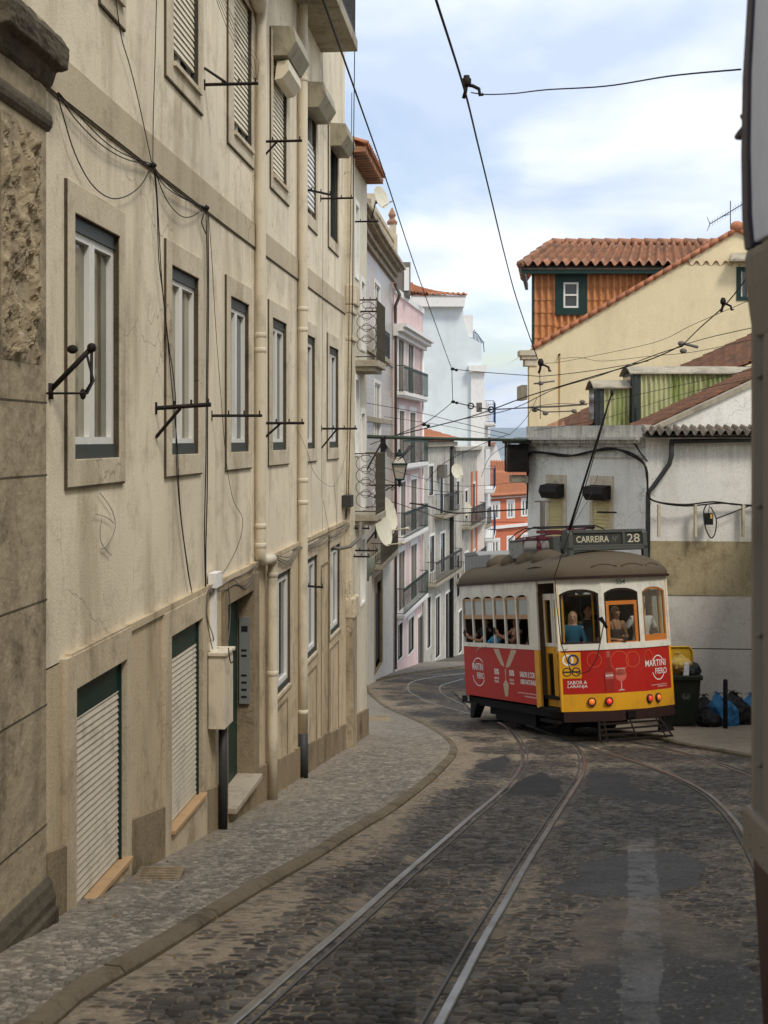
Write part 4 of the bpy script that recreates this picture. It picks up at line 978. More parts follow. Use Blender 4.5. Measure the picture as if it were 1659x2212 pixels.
# =================================================================== white corner house on the right
HW = empty('corner_house', (6.5,31,-6.6), 'white rendered corner house behind the tram with mossy corrugated dormers and a tiled eave', 'building')
pW = Path([(3.66,33.0),(5.96,29.5)]); pV = Path([(5.96,29.5),(9.4,29.2)])
hW = []
for x0,x1,y0,y1 in ((1187,1217,1062,1190),(1282,1318,1066,1200)):
    s0, s1 = pW.px(x0), pW.px(x1); Y = pW.at((s0+s1)/2).y; z1, z0 = (CY-y0)/F*Y, (CY-y1)/F*Y
    h = (s0-.12, s1+.12, z0-.1, z1+.42); hW.append(h)
    w, fr, a0, a1 = surround(pW, h, (s0,s1,z0,z1), HW, M['trimA'], rec=.15)
    mb = MB(); slats(mb, fr, a0, a1, .0, z0, z1, .085, .02); mb.build('roller_shutter', paint('yellowed_slats', (.58,.48,.22), .5, .3), w)
    mb = MB(); q = lambda a, d, z: (fr[0][0]+fr[1][0]*a+fr[2][0]*d, fr[0][1]+fr[1][1]*a+fr[2][1]*d, z)
    prof = [(.02,z1-.12),(.22,z1-.16),(.32,z1+.0),(.27,z1+.16),(.02,z1+.2)]
    mb.loft([[q(a0-.05,d,z) for d, z in prof],[q(a1+.05,d,z) for d, z in prof]]); mb.build('shutter_box', M['iron'], w)
wall_mesh('wall', pW, -8, .0, hW, M['whitewall'], HW, depth=0)
mb = MB(); mb.quad((3.66,33,-8),(3.66,33,0),(4.6,40,0),(4.6,40,-8)); mb.build('side_wall', M['whitewall'], HW)
wall_mesh('wall', pV, -4.72+2.42, .12, [], M['whitewall'], HW, depth=0)
wall_mesh('stained_band', pV, -3.52, -2.30, [], M['ochrepatch'], HW, off=.02, depth=0)
wall_mesh('grey_wall', pV, -4.74, -3.52, [], M['greywall'], HW, off=.0, depth=0)
wall_mesh('grey_wall', pV, -8, -4.74, [], M['greywall'], HW, off=.015, depth=0)
mb = MB(); mb.fbox(pV.frame(0,pV.L), 0, pV.L, -.01, .017, -4.745, -4.725); mb.build('wall_joint', M['grime'], HW)
mb = MB(); fr = pV.frame(0, pV.L); mb.fbox(fr, 0, pV.L, .0, .04, -6.55, -6.1); mb.build('plinth', M['stoneDark'], HW)
pX = Path([(9.4,29.2),(8.4,20),(6.9,10),(5.6,0),(4.6,-12),(.5,-20),(-4,-21)])
mb = MB(); zw = [.3,1.3,7.5,12,13,13,13]
for i in range(6):
    p_, q_ = pX.p[i], pX.p[i+1]; mb.hexa([(p_.x,p_.y,-8),(q_.x,q_.y,-8),(q_.x+6,q_.y-(6 if i > 3 else 0),-8),(p_.x+6,p_.y-(6 if i > 3 else 0),-8),(p_.x,p_.y,zw[i]),(q_.x,q_.y,zw[i+1]),(q_.x+6,q_.y-(6 if i > 3 else 0),zw[i+1]),(p_.x+6,p_.y-(6 if i > 3 else 0),zw[i])])
mb.build('sky_blocking_wing', M['cream'], HW)  # unseen wing, added to block sky light from the near wall and road
# cornice and parapet on the left part
fr = pW.frame(0, pW.L-.02); L = pW.L-.02; mb = MB()
for z0,z1,d in ((-.42,-.34,.05),(-.16,-.08,.12),(-.08,.0,.22),(.0,.06,.3)): mb.fbox(fr, -.2, L, -.05, d, z0, z1)
mb.build('cornice', M['parapet'], HW); mb = MB(); mb.fbox(fr, 0, L, -.3, .05, .061, .34); mb.build('parapet', M['parapet'], HW)
# gable verge wall on the right part and its tile eave
gx = lambda x, y, Y=29.5: (P(x,y,Y).x, P(x,y,Y).z)
mb = MB(); mb.prism([gx(1395,952),gx(1720,952),gx(1720,783),gx(1395,934)], 'y', 29.75, 30.0); mb.build('gable_wall', M['whitewall'], HW)
mb = MB(); a = P(1388,934,29.4); b = P(1760,934,29.1)
tile_roof('tile_eave', (a.x,29.15,a.z-.06), (b.x,28.85,b.z-.06), (a.x,29.8,a.z+.12), (b.x,29.8,b.z+.12), 20, 2, M['tile_grey'], HW, .085)
fr = pV.frame(.1, pV.L); mb = MB(); mb.tube([(6.45,29.27,-.04),(9.4,29.0,.02)], .05, 8); 
mb.tube([(6.5,29.3,-.05),(6.5,29.3,-.35),(6.45,29.3,-.55),(6.1,29.33,-1.05),(5.98,29.35,-1.2),(5.96,29.35,-4.5)], .055, 8); mb.build('gutter_and_downpipe', M['pipeDark'], HW, smooth=True)
# roof plane rising to the right, behind the gable and the parapet
def roofquad(name, x0, y0, x1, y1, Y0, Y1, nc, nr, mat, r=.06):
    a0 = P(x0,y0,Y0); a1 = P(x1,y1,Y0); return tile_roof(name, (a0.x,Y1,a0.z),(a0.x,Y0,a0.z),(a1.x,Y1,a1.z),(a1.x,Y0,a1.z), nc, nr, mat, HW, r)
roofquad('roof', 1384,931,1720,773,30.0,32.6,12,14,M['tile_old'])
a0 = P(1185,952,33.2); a1 = P(1760,726,33.2); b0 = P(1185,924,37.5); b1 = P(1760,664,37.5)
tile_roof('roof', a0, a1, b0, b1, 26, 16, M['tile_old'], HW, .06) if 0 else tile_roof('roof', b0, a0, b1, a1, 18, 24, M['tile_old'], HW, .07)
mb = MB(); a = P(1391,931,29.9); b = P(1725,776,29.9)
mb.hexa([(a.x,29.68,a.z-.10),(b.x,29.68,b.z-.10),(b.x,30.05,b.z-.10),(a.x,30.05,a.z-.10),(a.x,29.68,a.z+.02),(b.x,29.68,b.z+.02),(b.x,30.05,b.z+.02),(a.x,30.05,a.z+.02)]); mb.build('verge', M['slab'], HW)
mb = MB(); a = P(1340,875,33.2); 
def dormer(xf0, xf1, xs1, yt, yb, Yf, W, nm):
    a = P(xf0, yt, Yf); b = P(xf1, yt, Yf); c = P(xs1, yt, Yf); zb = P(xf0, yb, Yf).z; zt = a.z
    mb = MB(); x0 = a.x+.18; n = int((c.x-x0)/.012); base = len(mb.v)
    for i in range(n+1):
        x = x0+(c.x-x0)*i/n; y = Yf-.035*math.sin(2*math.pi*(x-x0)/.125)
        mb.v += [(x,y,zb-1.2),(x,y,zt-.12)]
    for i in range(n): mb.f.append((base+2*i, base+2*i+2, base+2*i+3, base+2*i+1))
    mb.quad((x0,Yf+W,zb-.8),(c.x,Yf+W,zb-.8),(c.x,Yf+W,zt-.12),(x0,Yf+W,zt-.12))
    d = mb.build(nm, M['corrug'], HW, smooth=True)
    mb = MB(); rings = []
    for x in (a.x-.08, c.x+.3): rings.append([(x, Yf-.10+(W+.2)*k/8, zt-.12+.20*math.sin(math.pi*k/8)) for k in range(9)]+[(x, Yf-.10+(W+.2)*k/8, zt-.155+.20*math.sin(math.pi*k/8)) for k in range(8,-1,-1)])
    mb.loft(rings); mb.build('curved_roof', M['slab'], d)
    mb = MB(); mb.box(a.x, a.x+.06, Yf, Yf+W, zb-.1, zt-.12); mb.box(a.x, x0+.03, Yf-.035, Yf, zb-.6, zt-.10); mb.build('dormer_front', M['greyGreen'], d)
    mb = MB(); mb.box(a.x-.02, a.x+.0, Yf+.15, Yf+W-.15, zb+.15, zt-.2); mb.box(a.x+.04,a.x+.10,Yf-.05,Yf-.036,zb,zt-.2); mb.build('window', M['glass'], d)
dormer(1287,1318,1366,826,920,33.0,1.1,'dormer'); dormer(1366,1387,1640,795,925,32.8,1.3,'dormer')
# black slatted box on the corner
mb = MB(); a = P(1097,955,32.6); zb_ = P(1097,1020,32.6).z
for k in range(15): mb.box(a.x, a.x+.50, 32.6+.0, 33.5, zb_+k*.047, zb_+k*.047+.03)
for y_ in (32.6,33.45): 
    for x_ in (a.x, a.x+.46): mb.box(x_, x_+.04, y_-.01, y_+.05, zb_, zb_+.74)
mb.box(a.x-.05, a.x+.55, 32.5, 33.6, zb_+.72, zb_+.78)
mb.box(a.x+.05, a.x+.5, 32.65, 33.4, zb_+.02, zb_+.7)
mb.build('slatted_box', M['iron'], HW)
mb = MB(); a = P(1105,1030,32.8); mb.box(a.x, a.x+.42, 32.7, 33.4, a.z-.15, a.z+.03); mb.build('corner_ledge', M['slab'], HW)
# draped cables of the wall
def cabl(name, pts, r, label=None, mat='cable', n=4, sm=5, group=None, sag=0):
    mb = MB(); p = smooth_path(pts, sm) if len(pts) > 2 else pts
    if len(pts) == 2 and sag:
        a, b = map(Vector, pts); p = [a.lerp(b, i/10)+Vector((0,0,-sag*4*(i/10)*(1-i/10))) for i in range(11)]
    mb.tube(p, r, n); o = mb.build(name, M[mat], None, smooth=True); tag(o, label, 'cable', group); return o
pw = lambda x, y: P(x, y, 29.15 if x > 1395 else 29.3+(1395-x)/255*3.4)
def offw(x, y, d=.12):
    if x > 1395: return P(x,y,29.2)
    k = (1395-x)/255.; return P(x,y,29.5+3.5*k-.22)
def multi(name, lines, r, label, mat='cable', f=offw):
    mb = MB()
    for l in lines: mb.tube(smooth_path([f(*q) for q in l], 4), r, 4)
    o = mb.build(name, M[mat], None, smooth=True); tag(o, label, 'cable'); return o
multi('cable_bundle', [[(1140,1060),(1139,1010),(1142,980),(1160,976),(1200,980),(1240,984),(1290,974),(1340,972),(1372,984),(1392,1004),(1398,1040),(1400,1070),(1420,1084),(1480,1090),(1540,1084),(1590,1090),(1640,1092)],
  [(1138,1100),(1141,1020),(1141,985),(1170,978),(1220,986),(1270,976),(1320,968),(1365,985),(1396,1010),(1400,1060),(1412,1082),(1480,1093),(1560,1087),(1640,1095)],
  [(1250,965),(1300,952),(1350,947),(1368,956),(1385,980),(1398,996)],[(1150,946),(1200,958),(1240,962),(1300,958),(1350,954)]], .022, 'black cable bundle looping along the white corner house below its cornice')
multi('loop_cable', [[(1528,1088),(1520,1105),(1524,1140),(1536,1162),(1545,1150),(1547,1120),(1535,1095)],[(1548,1120),(1580,1108),(1620,1092)]], .014, 'thin looped cable hanging by the small black box on the white wall')
jb = MB(); a = P(1530,1120,29.1); jb.box(a.x-.08,a.x+.10,29.05,29.2,a.z-.14,a.z+.12); jb.tube([(a.x,29.1,a.z+.1),(a.x+.03,29.1,a.z+.3)],.012,4)
jo = tag(jb.build('cable_junction_box', M['black'], None, bevel=.01), 'small black junction box with a yellow tag hanging on the white wall', 'junction box')
yb_ = MB(); yb_.box(a.x+.03,a.x+.075,29.035,29.05,a.z+.0,a.z+.10); yb_.build('yellow_tag', paint('yellow_tag',(.7,.4,.03),.5,.1), jo)
# rusty vertical battens
mb = MB()
for x in (1424,1503,1606): 
    p = P(x,1100,29.15); z0 = P(x,1160,29.15).z; z1 = P(x,1090,29.15).z; mb.box(p.x-.03,p.x+.02,29.1,29.24,z0,z1)
mb.build('batten', M['trimA'], HW)
mb = MB(); p = P(1172,1130,31); mb.tube([P(1172,1160,31.7),P(1172,1082,31.7)],.06,8); mb.tube([P(1155,1083,31.7),P(1190,1083,31.7)],.02,5); mb.build('vent_pipe', M['cableG'], HW)
mb = MB(); mb.tube([offw(1290,1106),offw(1328,1106)+Vector((0,-.2,0))],.02,4); mb.build('line_bracket', M['iron'], HW)

# =================================================================== yellow house with tile-hung attic
HY = empty('yellow_house', (8,41,-7), 'tall yellow house with a sloping gable and an attic hung with orange tiles', 'building')
YY = 40.0; gy = lambda x, y, Y=YY: (P(x,y,Y).x, P(x,y,Y).z)
wx0, wz0 = gy(1592,648); wx1, wz1 = gy(1626,578)
mb = MB()
mb.prism([gy(1143,1500),gy(1592,1500),gy(1592,496),gy(1155,748),gy(1143,756)], 'y', YY, YY+.4)
mb.prism([gy(1626,1500),gy(1990,1500),gy(1990,730),gy(1626,512)], 'y', YY, YY+.4)
mb.prism([gy(1592,1500),gy(1626,1500),gy(1626,648),gy(1592,648)], 'y', YY, YY+.4); mb.prism([gy(1592,578),gy(1626,578),gy(1626,512),gy(1592,496)], 'y', YY, YY+.4)
xa = gy(1143,0)[0]; xk = xa*(YY+9)/YY+.25; mb.hexa([(xa,YY+.4,-9),(xa+.3,YY+.4,-9),(xk+.3,YY+9,-9),(xk,YY+9,-9),(xa,YY+.4,gy(0,757)[1]),(xa+.3,YY+.4,gy(0,757)[1]),(xk+.3,YY+9,gy(0,757)[1]),(xk,YY+9,gy(0,757)[1])])
mb.build('gable_wall', M['yellow'], HY)
mb = MB(); mb.box(wx0-.02,wx1+.02,YY-.03,YY+.1,wz0-.02,wz0+.10); mb.box(wx0-.02,wx1+.02,YY-.03,YY+.1,wz1-.10,wz1+.02); mb.box(wx0-.02,wx0+.1,YY-.03,YY+.1,wz0+.10,wz1-.1); mb.box(wx1-.1,wx1+.02,YY-.03,YY+.1,wz0+.1,wz1-.1); wn = mb.build('window', M['green'], HY)
mb = MB(); mb.box(wx0+.13,wx0+.17,YY+.02,YY+.08,wz0+.1,wz1-.1); mb.box(wx0+.32,wx0+.36,YY+.02,YY+.08,wz0+.1,wz1-.1); mb.build('frame', M['cream'], wn)
mb = MB(); mb.box(wx0,wx1,YY+.1,YY+.12,wz0,wz1); mb.build('pane', M['glass'], wn)
mb = MB(); h = gy(1568,568); h2 = gy(1640,545); mb.loft([[(h[0],YY-.5,h[1]),(h[0],YY-.5,h[1]+.06),(h[0]+.2,YY+.02,h2[1]),(h[0]+.1,YY+.02,h[1])],[(h2[0]+.2,YY-.5,h[1]),(h2[0]+.2,YY-.5,h[1]+.06),(h2[0],YY+.02,h2[1]),(h2[0]+.1,YY+.02,h[1])]]); mb.build('window_hood', M['slab'], HY)
# tile verge along the slope
mb = MB(); a = Vector((gy(1150,754)[0],0,gy(1150,754)[1])); b = Vector((gy(1592,497)[0],0,gy(1592,497)[1])); c = Vector((gy(1990,735)[0],0,gy(1990,735)[1]))
for p, q, n in ((a,b,22),(b,c,18)):
    for k in range(n):
        u = p.lerp(q,k/n); w_ = p.lerp(q,(k+1.08)/n); mb.tube([(u.x,YY-.05,u.z+.02),(w_.x,YY-.05,w_.z+.05)], [.085,.065], 8)
        mb.hexa([(u.x,YY-.05,u.z-.02),(w_.x,YY-.05,w_.z-.02),(w_.x,YY+.45,w_.z-.02),(u.x,YY+.45,u.z-.02),(u.x,YY-.05,u.z+.03),(w_.x,YY-.05,w_.z+.03),(w_.x,YY+.45,w_.z+.03),(u.x,YY+.45,u.z+.03)])
mb.ell((b.x,YY,b.z+.1),(.22,.2,.18)); mb.build('verge_tiles', M['tile_new'], HY, smooth=True)
tile_roof('roof', (b.x,YY+9,b.z-.05),(b.x,YY+.4,b.z-.05),(b.x,YY+9,b.z-.05),(b.x,YY+.4,b.z-.05),2,2,M['tile_old'],HY) if 0 else None
mb = MB(); mb.quad((b.x,YY+.3,b.z),(b.x,YY+9,b.z),(c.x,YY+9,c.z),(c.x,YY+.3,c.z)); mb.quad((a.x,YY+.3,a.z),(a.x,YY+9,a.z),(b.x,YY+9,b.z),(b.x,YY+.3,b.z)); mb.build('roof', M['tile_old'], HY)
# attic box hung with tiles
x0, zt = gy(1155,590); x1 = gy(1560,590)[0]; zb = gy(1155,748)[1]-.5; Yb = YY+.5
sx0, sz0 = gy(1198,681,Yb); sx1, sz1 = gy(1267,591,Yb)
mb = MB(); 
def hung(xa, xb, za, zb_, mb):
    W = .205; n = max(2,int((xb-xa)/.016)); rows = max(1, round((zb_-za)/.42))
    for j in range(rows):
        z0 = za+(zb_-za)*j/rows; z1 = za+(zb_-za)*(j+1)/rows+.02; b_ = len(mb.v)
        for i in range(n+1):
            x = xa+(xb-xa)*i/n; ph = ((x-x0)/W) % 1; d = .085*math.sin(math.pi*ph/.65) if ph < .65 else -.03
            mb.v += [(x,Yb-d-.03,z0),(x,Yb-d+.005,z1)]
        for i in range(n): mb.f.append((b_+2*i,b_+2*i+2,b_+2*i+3,b_+2*i+1))
hung(x0, sx0, zb, zt, mb); hung(sx1, x1, zb, zt, mb); hung(sx0, sx1, zb, sz0, mb); 
at_ = mb.build('tile_hung_wall', M['tile_hung'], HY, smooth=True)
mb = MB(); mb.hexa([(x0,Yb+.06,zb-.5),(x1,Yb+.06,zb-.5),(x1,Yb+4.2,zb-.5),(x0+.6,Yb+4.2,zb-.5),(x0,Yb+.06,zt+.15),(x1,Yb+.06,zt+.15),(x1,Yb+4.2,zt+.15),(x0+.6,Yb+4.2,zt+.15)]); mb.build('attic_wall', M['tile_hung'], HY)
mb = MB(); mb.box(x0-.03, x0+.02, Yb-.09, Yb+.06, zb+.45, zt+.05); mb.box(x0-.4, x1, Yb-.42, Yb-.30, zt+.0, zt+.20); mb.box(x0-.4,x1,Yb-.3,Yb+.05,zt+.12,zt+.2); mb.hexa([(x0-.4,Yb-.3,zt),(x0-.28,Yb-.3,zt),(x0+.3,Yb+4,zt),(x0+.2,Yb+4,zt),(x0-.4,Yb-.3,zt+.2),(x0-.28,Yb-.3,zt+.2),(x0+.3,Yb+4,zt+.2),(x0+.2,Yb+4,zt+.2)]); mb.build('eave_board', M['green'], HY)
mb = MB(); bw = .26
mb.box(sx0,sx0+bw,Yb-.12,Yb+.05,sz0,sz1); mb.box(sx1-bw,sx1,Yb-.12,Yb+.05,sz0,sz1); mb.box(sx0+bw,sx1-bw,Yb-.12,Yb+.05,sz0,sz0+.22); mb.box(sx0+bw,sx1-bw,Yb-.12,Yb+.05,sz1-.28,sz1); wn = mb.build('window', M['green'], HY)
mb = MB(); zz0, zz1 = sz0+.22, sz1-.28; xx0, xx1 = sx0+bw, sx1-bw
for p_ in ((xx0,xx0+.06,zz0,zz1),(xx1-.06,xx1,zz0,zz1),(xx0+.06,xx1-.06,zz0,zz0+.06),(xx0+.06,xx1-.06,zz1-.06,zz1),(xx0+.06,xx1-.06,(zz0+zz1)/2-.02,(zz0+zz1)/2+.03)): mb.box(p_[0],p_[1],Yb-.09,Yb-.03,p_[2],p_[3])
mb.build('frame', M['alu'], wn); mb = MB(); mb.box(xx0,xx1,Yb-.03,Yb-.02,zz0,zz1); mb.build('pane', M['glass'], wn)
ze = zt+.22; zr_ = gy(1230,533,Yb+1.2)[1]
tile_roof('attic_roof', (x0-.45,Yb-.5,ze),(x1+.6,Yb-.5,ze),(x0+.75,Yb+1.6,zr_+.15),(x1+.6,Yb+1.6,zr_+.15), 23, 4, M['tile_old'], HY, .11, lift=.06)
tile_roof('attic_roof', (x0+.1,Yb+3.6,ze),(x0-.45,Yb-.5,ze),(x0+.75,Yb+1.65,zr_+.15),(x0+.75,Yb+1.6,zr_+.15), 10, 4, M['tile_old'], HY, .10, lift=.06)
mb = MB(); p = Vector((x0-.45,Yb-.5,ze+.05)); q = Vector((x0+.8,Yb+1.6,zr_+.22)); rr = Vector((x1+.6,Yb+1.6,zr_+.22))
for s_, e_, n in ((p,q,5),(q,rr,13)):
    for k in range(n): mb.tube([s_.lerp(e_,k/n), s_.lerp(e_,(k+1.1)/n)], [.13,.09], 8)
mb.build('ridge_tiles', M['tile_old'], HY, smooth=True)
mb = MB(); s_ = gy(1122,760); 
for k,(x_a,y_a,y_b) in enumerate(((1122,757,768),(1127,768,776),(1134,776,790))): aa = gy(x_a,y_a); mb.box(aa[0], gy(1160,0)[0], YY-.12+k*.04, YY+.6, gy(0,y_b)[1], aa[1])
mb.build('corner_cornice', M['trimA'], HY)
mb = MB(); aa = gy(1131,830); mb.box(aa[0], gy(1143,0)[0], YY+.5, YY+2, gy(0,862)[1], aa[1]); mb.build('side_balcony', M['trimA'], HY)
mb = MB(); p = P(1208,766,39.95); mb.tube([(p.x,39.85,p.z),(p.x,40,p.z)],.03,6); mb.build('wall_anchor', M['iron'], HY)
rt = NT('rust_stain', .9); rt.col((.42,.22,.07)); mb = MB(); 
mb.poly([(p.x-.025,39.993,p.z),(p.x+.03,39.993,p.z),(p.x+.04,39.993,p.z-.8),(p.x+.015,39.993,p.z-2.0),(p.x-.02,39.993,p.z-1.6),(p.x-.03,39.993,p.z-.7)]); mb.build('rust_streak', rt.m, HY)
# antenna
mb = MB(); m0 = P(1578,492,40.5); m1 = P(1578,455,40.5); mb.tube([m0,m1+Vector((0,0,.3))],.015,5); a = P(1533,484,40.5); b = P(1606,440,40.5); mb.tube([a,b],.014,4); d = (b-a)
for k in range(14):
    q = a.lerp(b,k/13); mb.tube([q+Vector((-.05,-.2,.07)), q+Vector((.05,.2,-.07))],.006,3)
mb.tube([P(1578,462,40.5), P(1565,466,40.5), P(1556,470,40.5)],.01,4)
for s_ in (-1,1): mb.tube([a, a+Vector((-.08,0,.22*s_))],.01,3)
tag(mb.build('television_antenna', M['iron'], None), 'comb-like television antenna on the peak of the yellow gable', 'antenna')
# =================================================================== the red, white and yellow tram
u2 = Vector((-.302,.953,0)); v2 = Vector((.953,.302,0))
org = Vector((4.575,24.124,0)); zr0 = zgf(24.124)
far = org + u2*5; slope = (zgf(far.y)-zr0)/5
fy = Vector((u2.x,u2.y,slope)).normalized(); fx = v2.copy(); fz = fx.cross(fy).normalized()
TM = Matrix(((fx.x,fy.x,fz.x,org.x),(fx.y,fy.y,fz.y,org.y),(fx.z,fy.z,fz.z,zr0+.02),(0,0,0,1)))
TR = empty('tram', None, 'red, white and yellow tram full of passengers with a roof sign reading 28', 'tram', M=TM)
def tb(mb, name, mat, parent=None, smooth=False, bevel=0): return mb.build(name, mat, parent or TR, smooth, world=False, bevel=bevel)
t = M
t_red = paint('tram_red_wrap', (.42,.017,.012), .5, .4, obj=True, scale=3); t_yel = paint('tram_yellow_paint', (.70,.34,.02), .35, .45, obj=True, scale=3)
t_white = paint('tram_cream_paint', (.72,.69,.60), .4, .5, obj=True, scale=3); t_roof = paint('tram_roof_canvas', (.095,.072,.046), .75, .5, obj=True, scale=3, dc=(.13,.11,.08))
t_gray = paint('tram_grey_box', (.27,.27,.255), .6, .5, obj=True); t_brown = paint('tram_brown_bumper', (.035,.016,.014), .5, .3, obj=True)
t_dark = paint('tram_underframe', (.006,.005,.0045), .8, .1, obj=True); t_wood = paint('varnished_orange_wood', (.50,.17,.035), .35, .3, obj=True, scale=12)
t_woodL = paint('pale_wood_sash', (.42,.24,.12), .45, .3, obj=True, scale=12); t_woodD = paint('dark_interior_wood', (.07,.045,.03), .5, .2, obj=True)
t_sign = paint('sign_case_grey', (.075,.08,.07), .5, .5, obj=True); t_frameD = paint('dark_window_rubber', (.035,.02,.018), .5, .2, obj=True)
wp = NT('white_lettering', .5).col((.78,.76,.72)).m; cr = NT('cream_lettering', .6).col((.50,.46,.33)).m; bk = NT('black_lettering', .6).col((.02,.02,.02)).m
gl = NT('tram_pane', .03, 0, .5); g = gl.n; mx = g.new('ShaderNodeMixShader'); tr = g.new('ShaderNodeBsdfTransparent'); tr.inputs[0].default_value = (.93,.95,.94,1); gs = g.new('ShaderNodeBsdfGlossy'); gs.inputs['Roughness'].default_value = .03
lw = g.new('ShaderNodeLayerWeight'); lw.inputs[0].default_value = .35; mr = g.new('ShaderNodeMath'); mr.operation = 'MULTIPLY_ADD'; mr.inputs[1].default_value = .28; mr.inputs[2].default_value = .015
gl.link(lw.outputs['Fresnel'], mr.inputs[0]); gl.link(mr.outputs[0], mx.inputs[0]); gl.link(tr.outputs[0], mx.inputs[1]); gl.link(gs.outputs[0], mx.inputs[2]); gl.link(mx.outputs[0], g['Material Output'].inputs[0]); t_glass = gl.m
hw, bow = 1.15, .345
L_, A_, B_, R_ = (-hw,bow), (-.41,0), (.41,0), (hw,bow)
def fframe(p, q):      # facet frame with outward normal towards -y
    d = Vector((q[0]-p[0], q[1]-p[1])); l = d.length; d /= l; return (p, (d.x,d.y), (d.y,-d.x)), l
facets = [fframe(L_,A_), fframe(A_,B_), fframe(B_,R_)]
zB, zW0, zW1, zG = 1.72, 1.84, 2.86, 3.10
def strip(z0, z1, mat, name, prof=None, th=.04, proud=0, parent=None, extra=0):
    mb = MB()
    pts = [(-hw-.0,bow+extra)]+[L_,A_,B_,R_]+[(hw,bow+extra)] if extra else [L_,A_,B_,R_]
    n = len(pts); nor = []
    for i in range(n):
        a = Vector(pts[max(i-1,0)]); b = Vector(pts[min(i+1,n-1)]); d = (b-a).normalized(); nor.append(Vector((d.y,-d.x)))
    ring = []
    for (z) in (z0, z1):
        ring.append([(p[0]+m.x*proud,p[1]+m.y*proud,z) for p, m in zip(pts,nor)]+[(p[0]-m.x*th,p[1]-m.y*th,z) for p, m in zip(reversed(pts),reversed(nor))])
    mb.loft(ring); return tb(mb, name, mat, parent)
body_r = strip(.92, zB, t_red, 'end_panel'); strip(.60, .917, t_yel, 'yellow_skirt', proud=.006); strip(.41, .597, t_brown, 'bumper', proud=.03)
strip(zB+.003, zW0, t_white, 'belt_rail', proud=.015); strip(zG-.10, zG, t_white, 'header', proud=.012, extra=.9)
# facets with arched windows
def arch_top(mb, fr, l, a0, a1, zs, za, zt, th=.04, n=10, d0=-.04, d1=.0):
    o, tt, nn = fr; q = lambda a, d, z: (o[0]+tt[0]*a+nn[0]*d, o[1]+tt[1]*a+nn[1]*d, z)
    for i in range(n):
        u0 = i/n; u1 = (i+1)/n; f = lambda u: zs+(za-zs)*(1-abs(2*u-1)**2.6)
        x0 = a0+(a1-a0)*u0; x1 = a0+(a1-a0)*u1
        mb.hexa([q(x0,d0,f(u0)),q(x1,d0,f(u1)),q(x1,d1,f(u1)),q(x0,d1,f(u0)),q(x0,d0,zt),q(x1,d0,zt),q(x1,d1,zt),q(x0,d1,zt)])
ew = MB(); wins = []
for k, (fr, l) in enumerate(facets):
    m0 = .055 if k != 0 else .03; m1 = .055 if k != 2 else .045
    ew.fbox(fr, 0.0, m0, -.04, 0, zW0, zG-.1); ew.fbox(fr, l-m1, l, -.04, 0, zW0, zG-.1)
    arch_top(ew, fr, l, m0, l-m1, zW1-.09, zW1, zG-.1); wins.append((fr, m0, l-m1))
tb(ew, 'window_posts', t_white)
for k, (fr, a0, a1) in enumerate(wins):
    w = MB(); fm = [t_frameD, t_frameD, t_wood][k]; th = .035 if k == 0 else .03
    w.fbox(fr, a0, a0+th, -.05, -.012, zW0, zW1-.08); w.fbox(fr, a1-th, a1, -.05, -.012, zW0, zW1-.08); w.fbox(fr, a0+th, a1-th, -.05, -.012, zW0, zW0+(th if k < 2 else .12))
    arch_top(w, fr, 0, a0, a1, zW1-.13, zW1-.035, zW1+.01, d0=-.05, d1=-.012)
    wf = tb(w, 'end_window', fm)
    if k == 1:
        w = MB(); z1 = zW0+.78
        w.fbox(fr, a0+.03, a0+.09, -.05, -.006, zW0, z1); w.fbox(fr, a1-.09, a1-.03, -.05, -.006, zW0, z1); w.fbox(fr, a0+.09, a1-.09, -.05, -.006, z1-.075, z1); w.fbox(fr, a0+.09,a1-.09,-.05,-.006,zW0,zW0+.02); tb(w, 'wooden_sash', t_wood, wf)
    w = MB(); w.fbox(fr, a0+.01, a1-.01, -.034, -.030, zW0, zW1-.03)
    tb(w, 'pane', t_glass, wf)
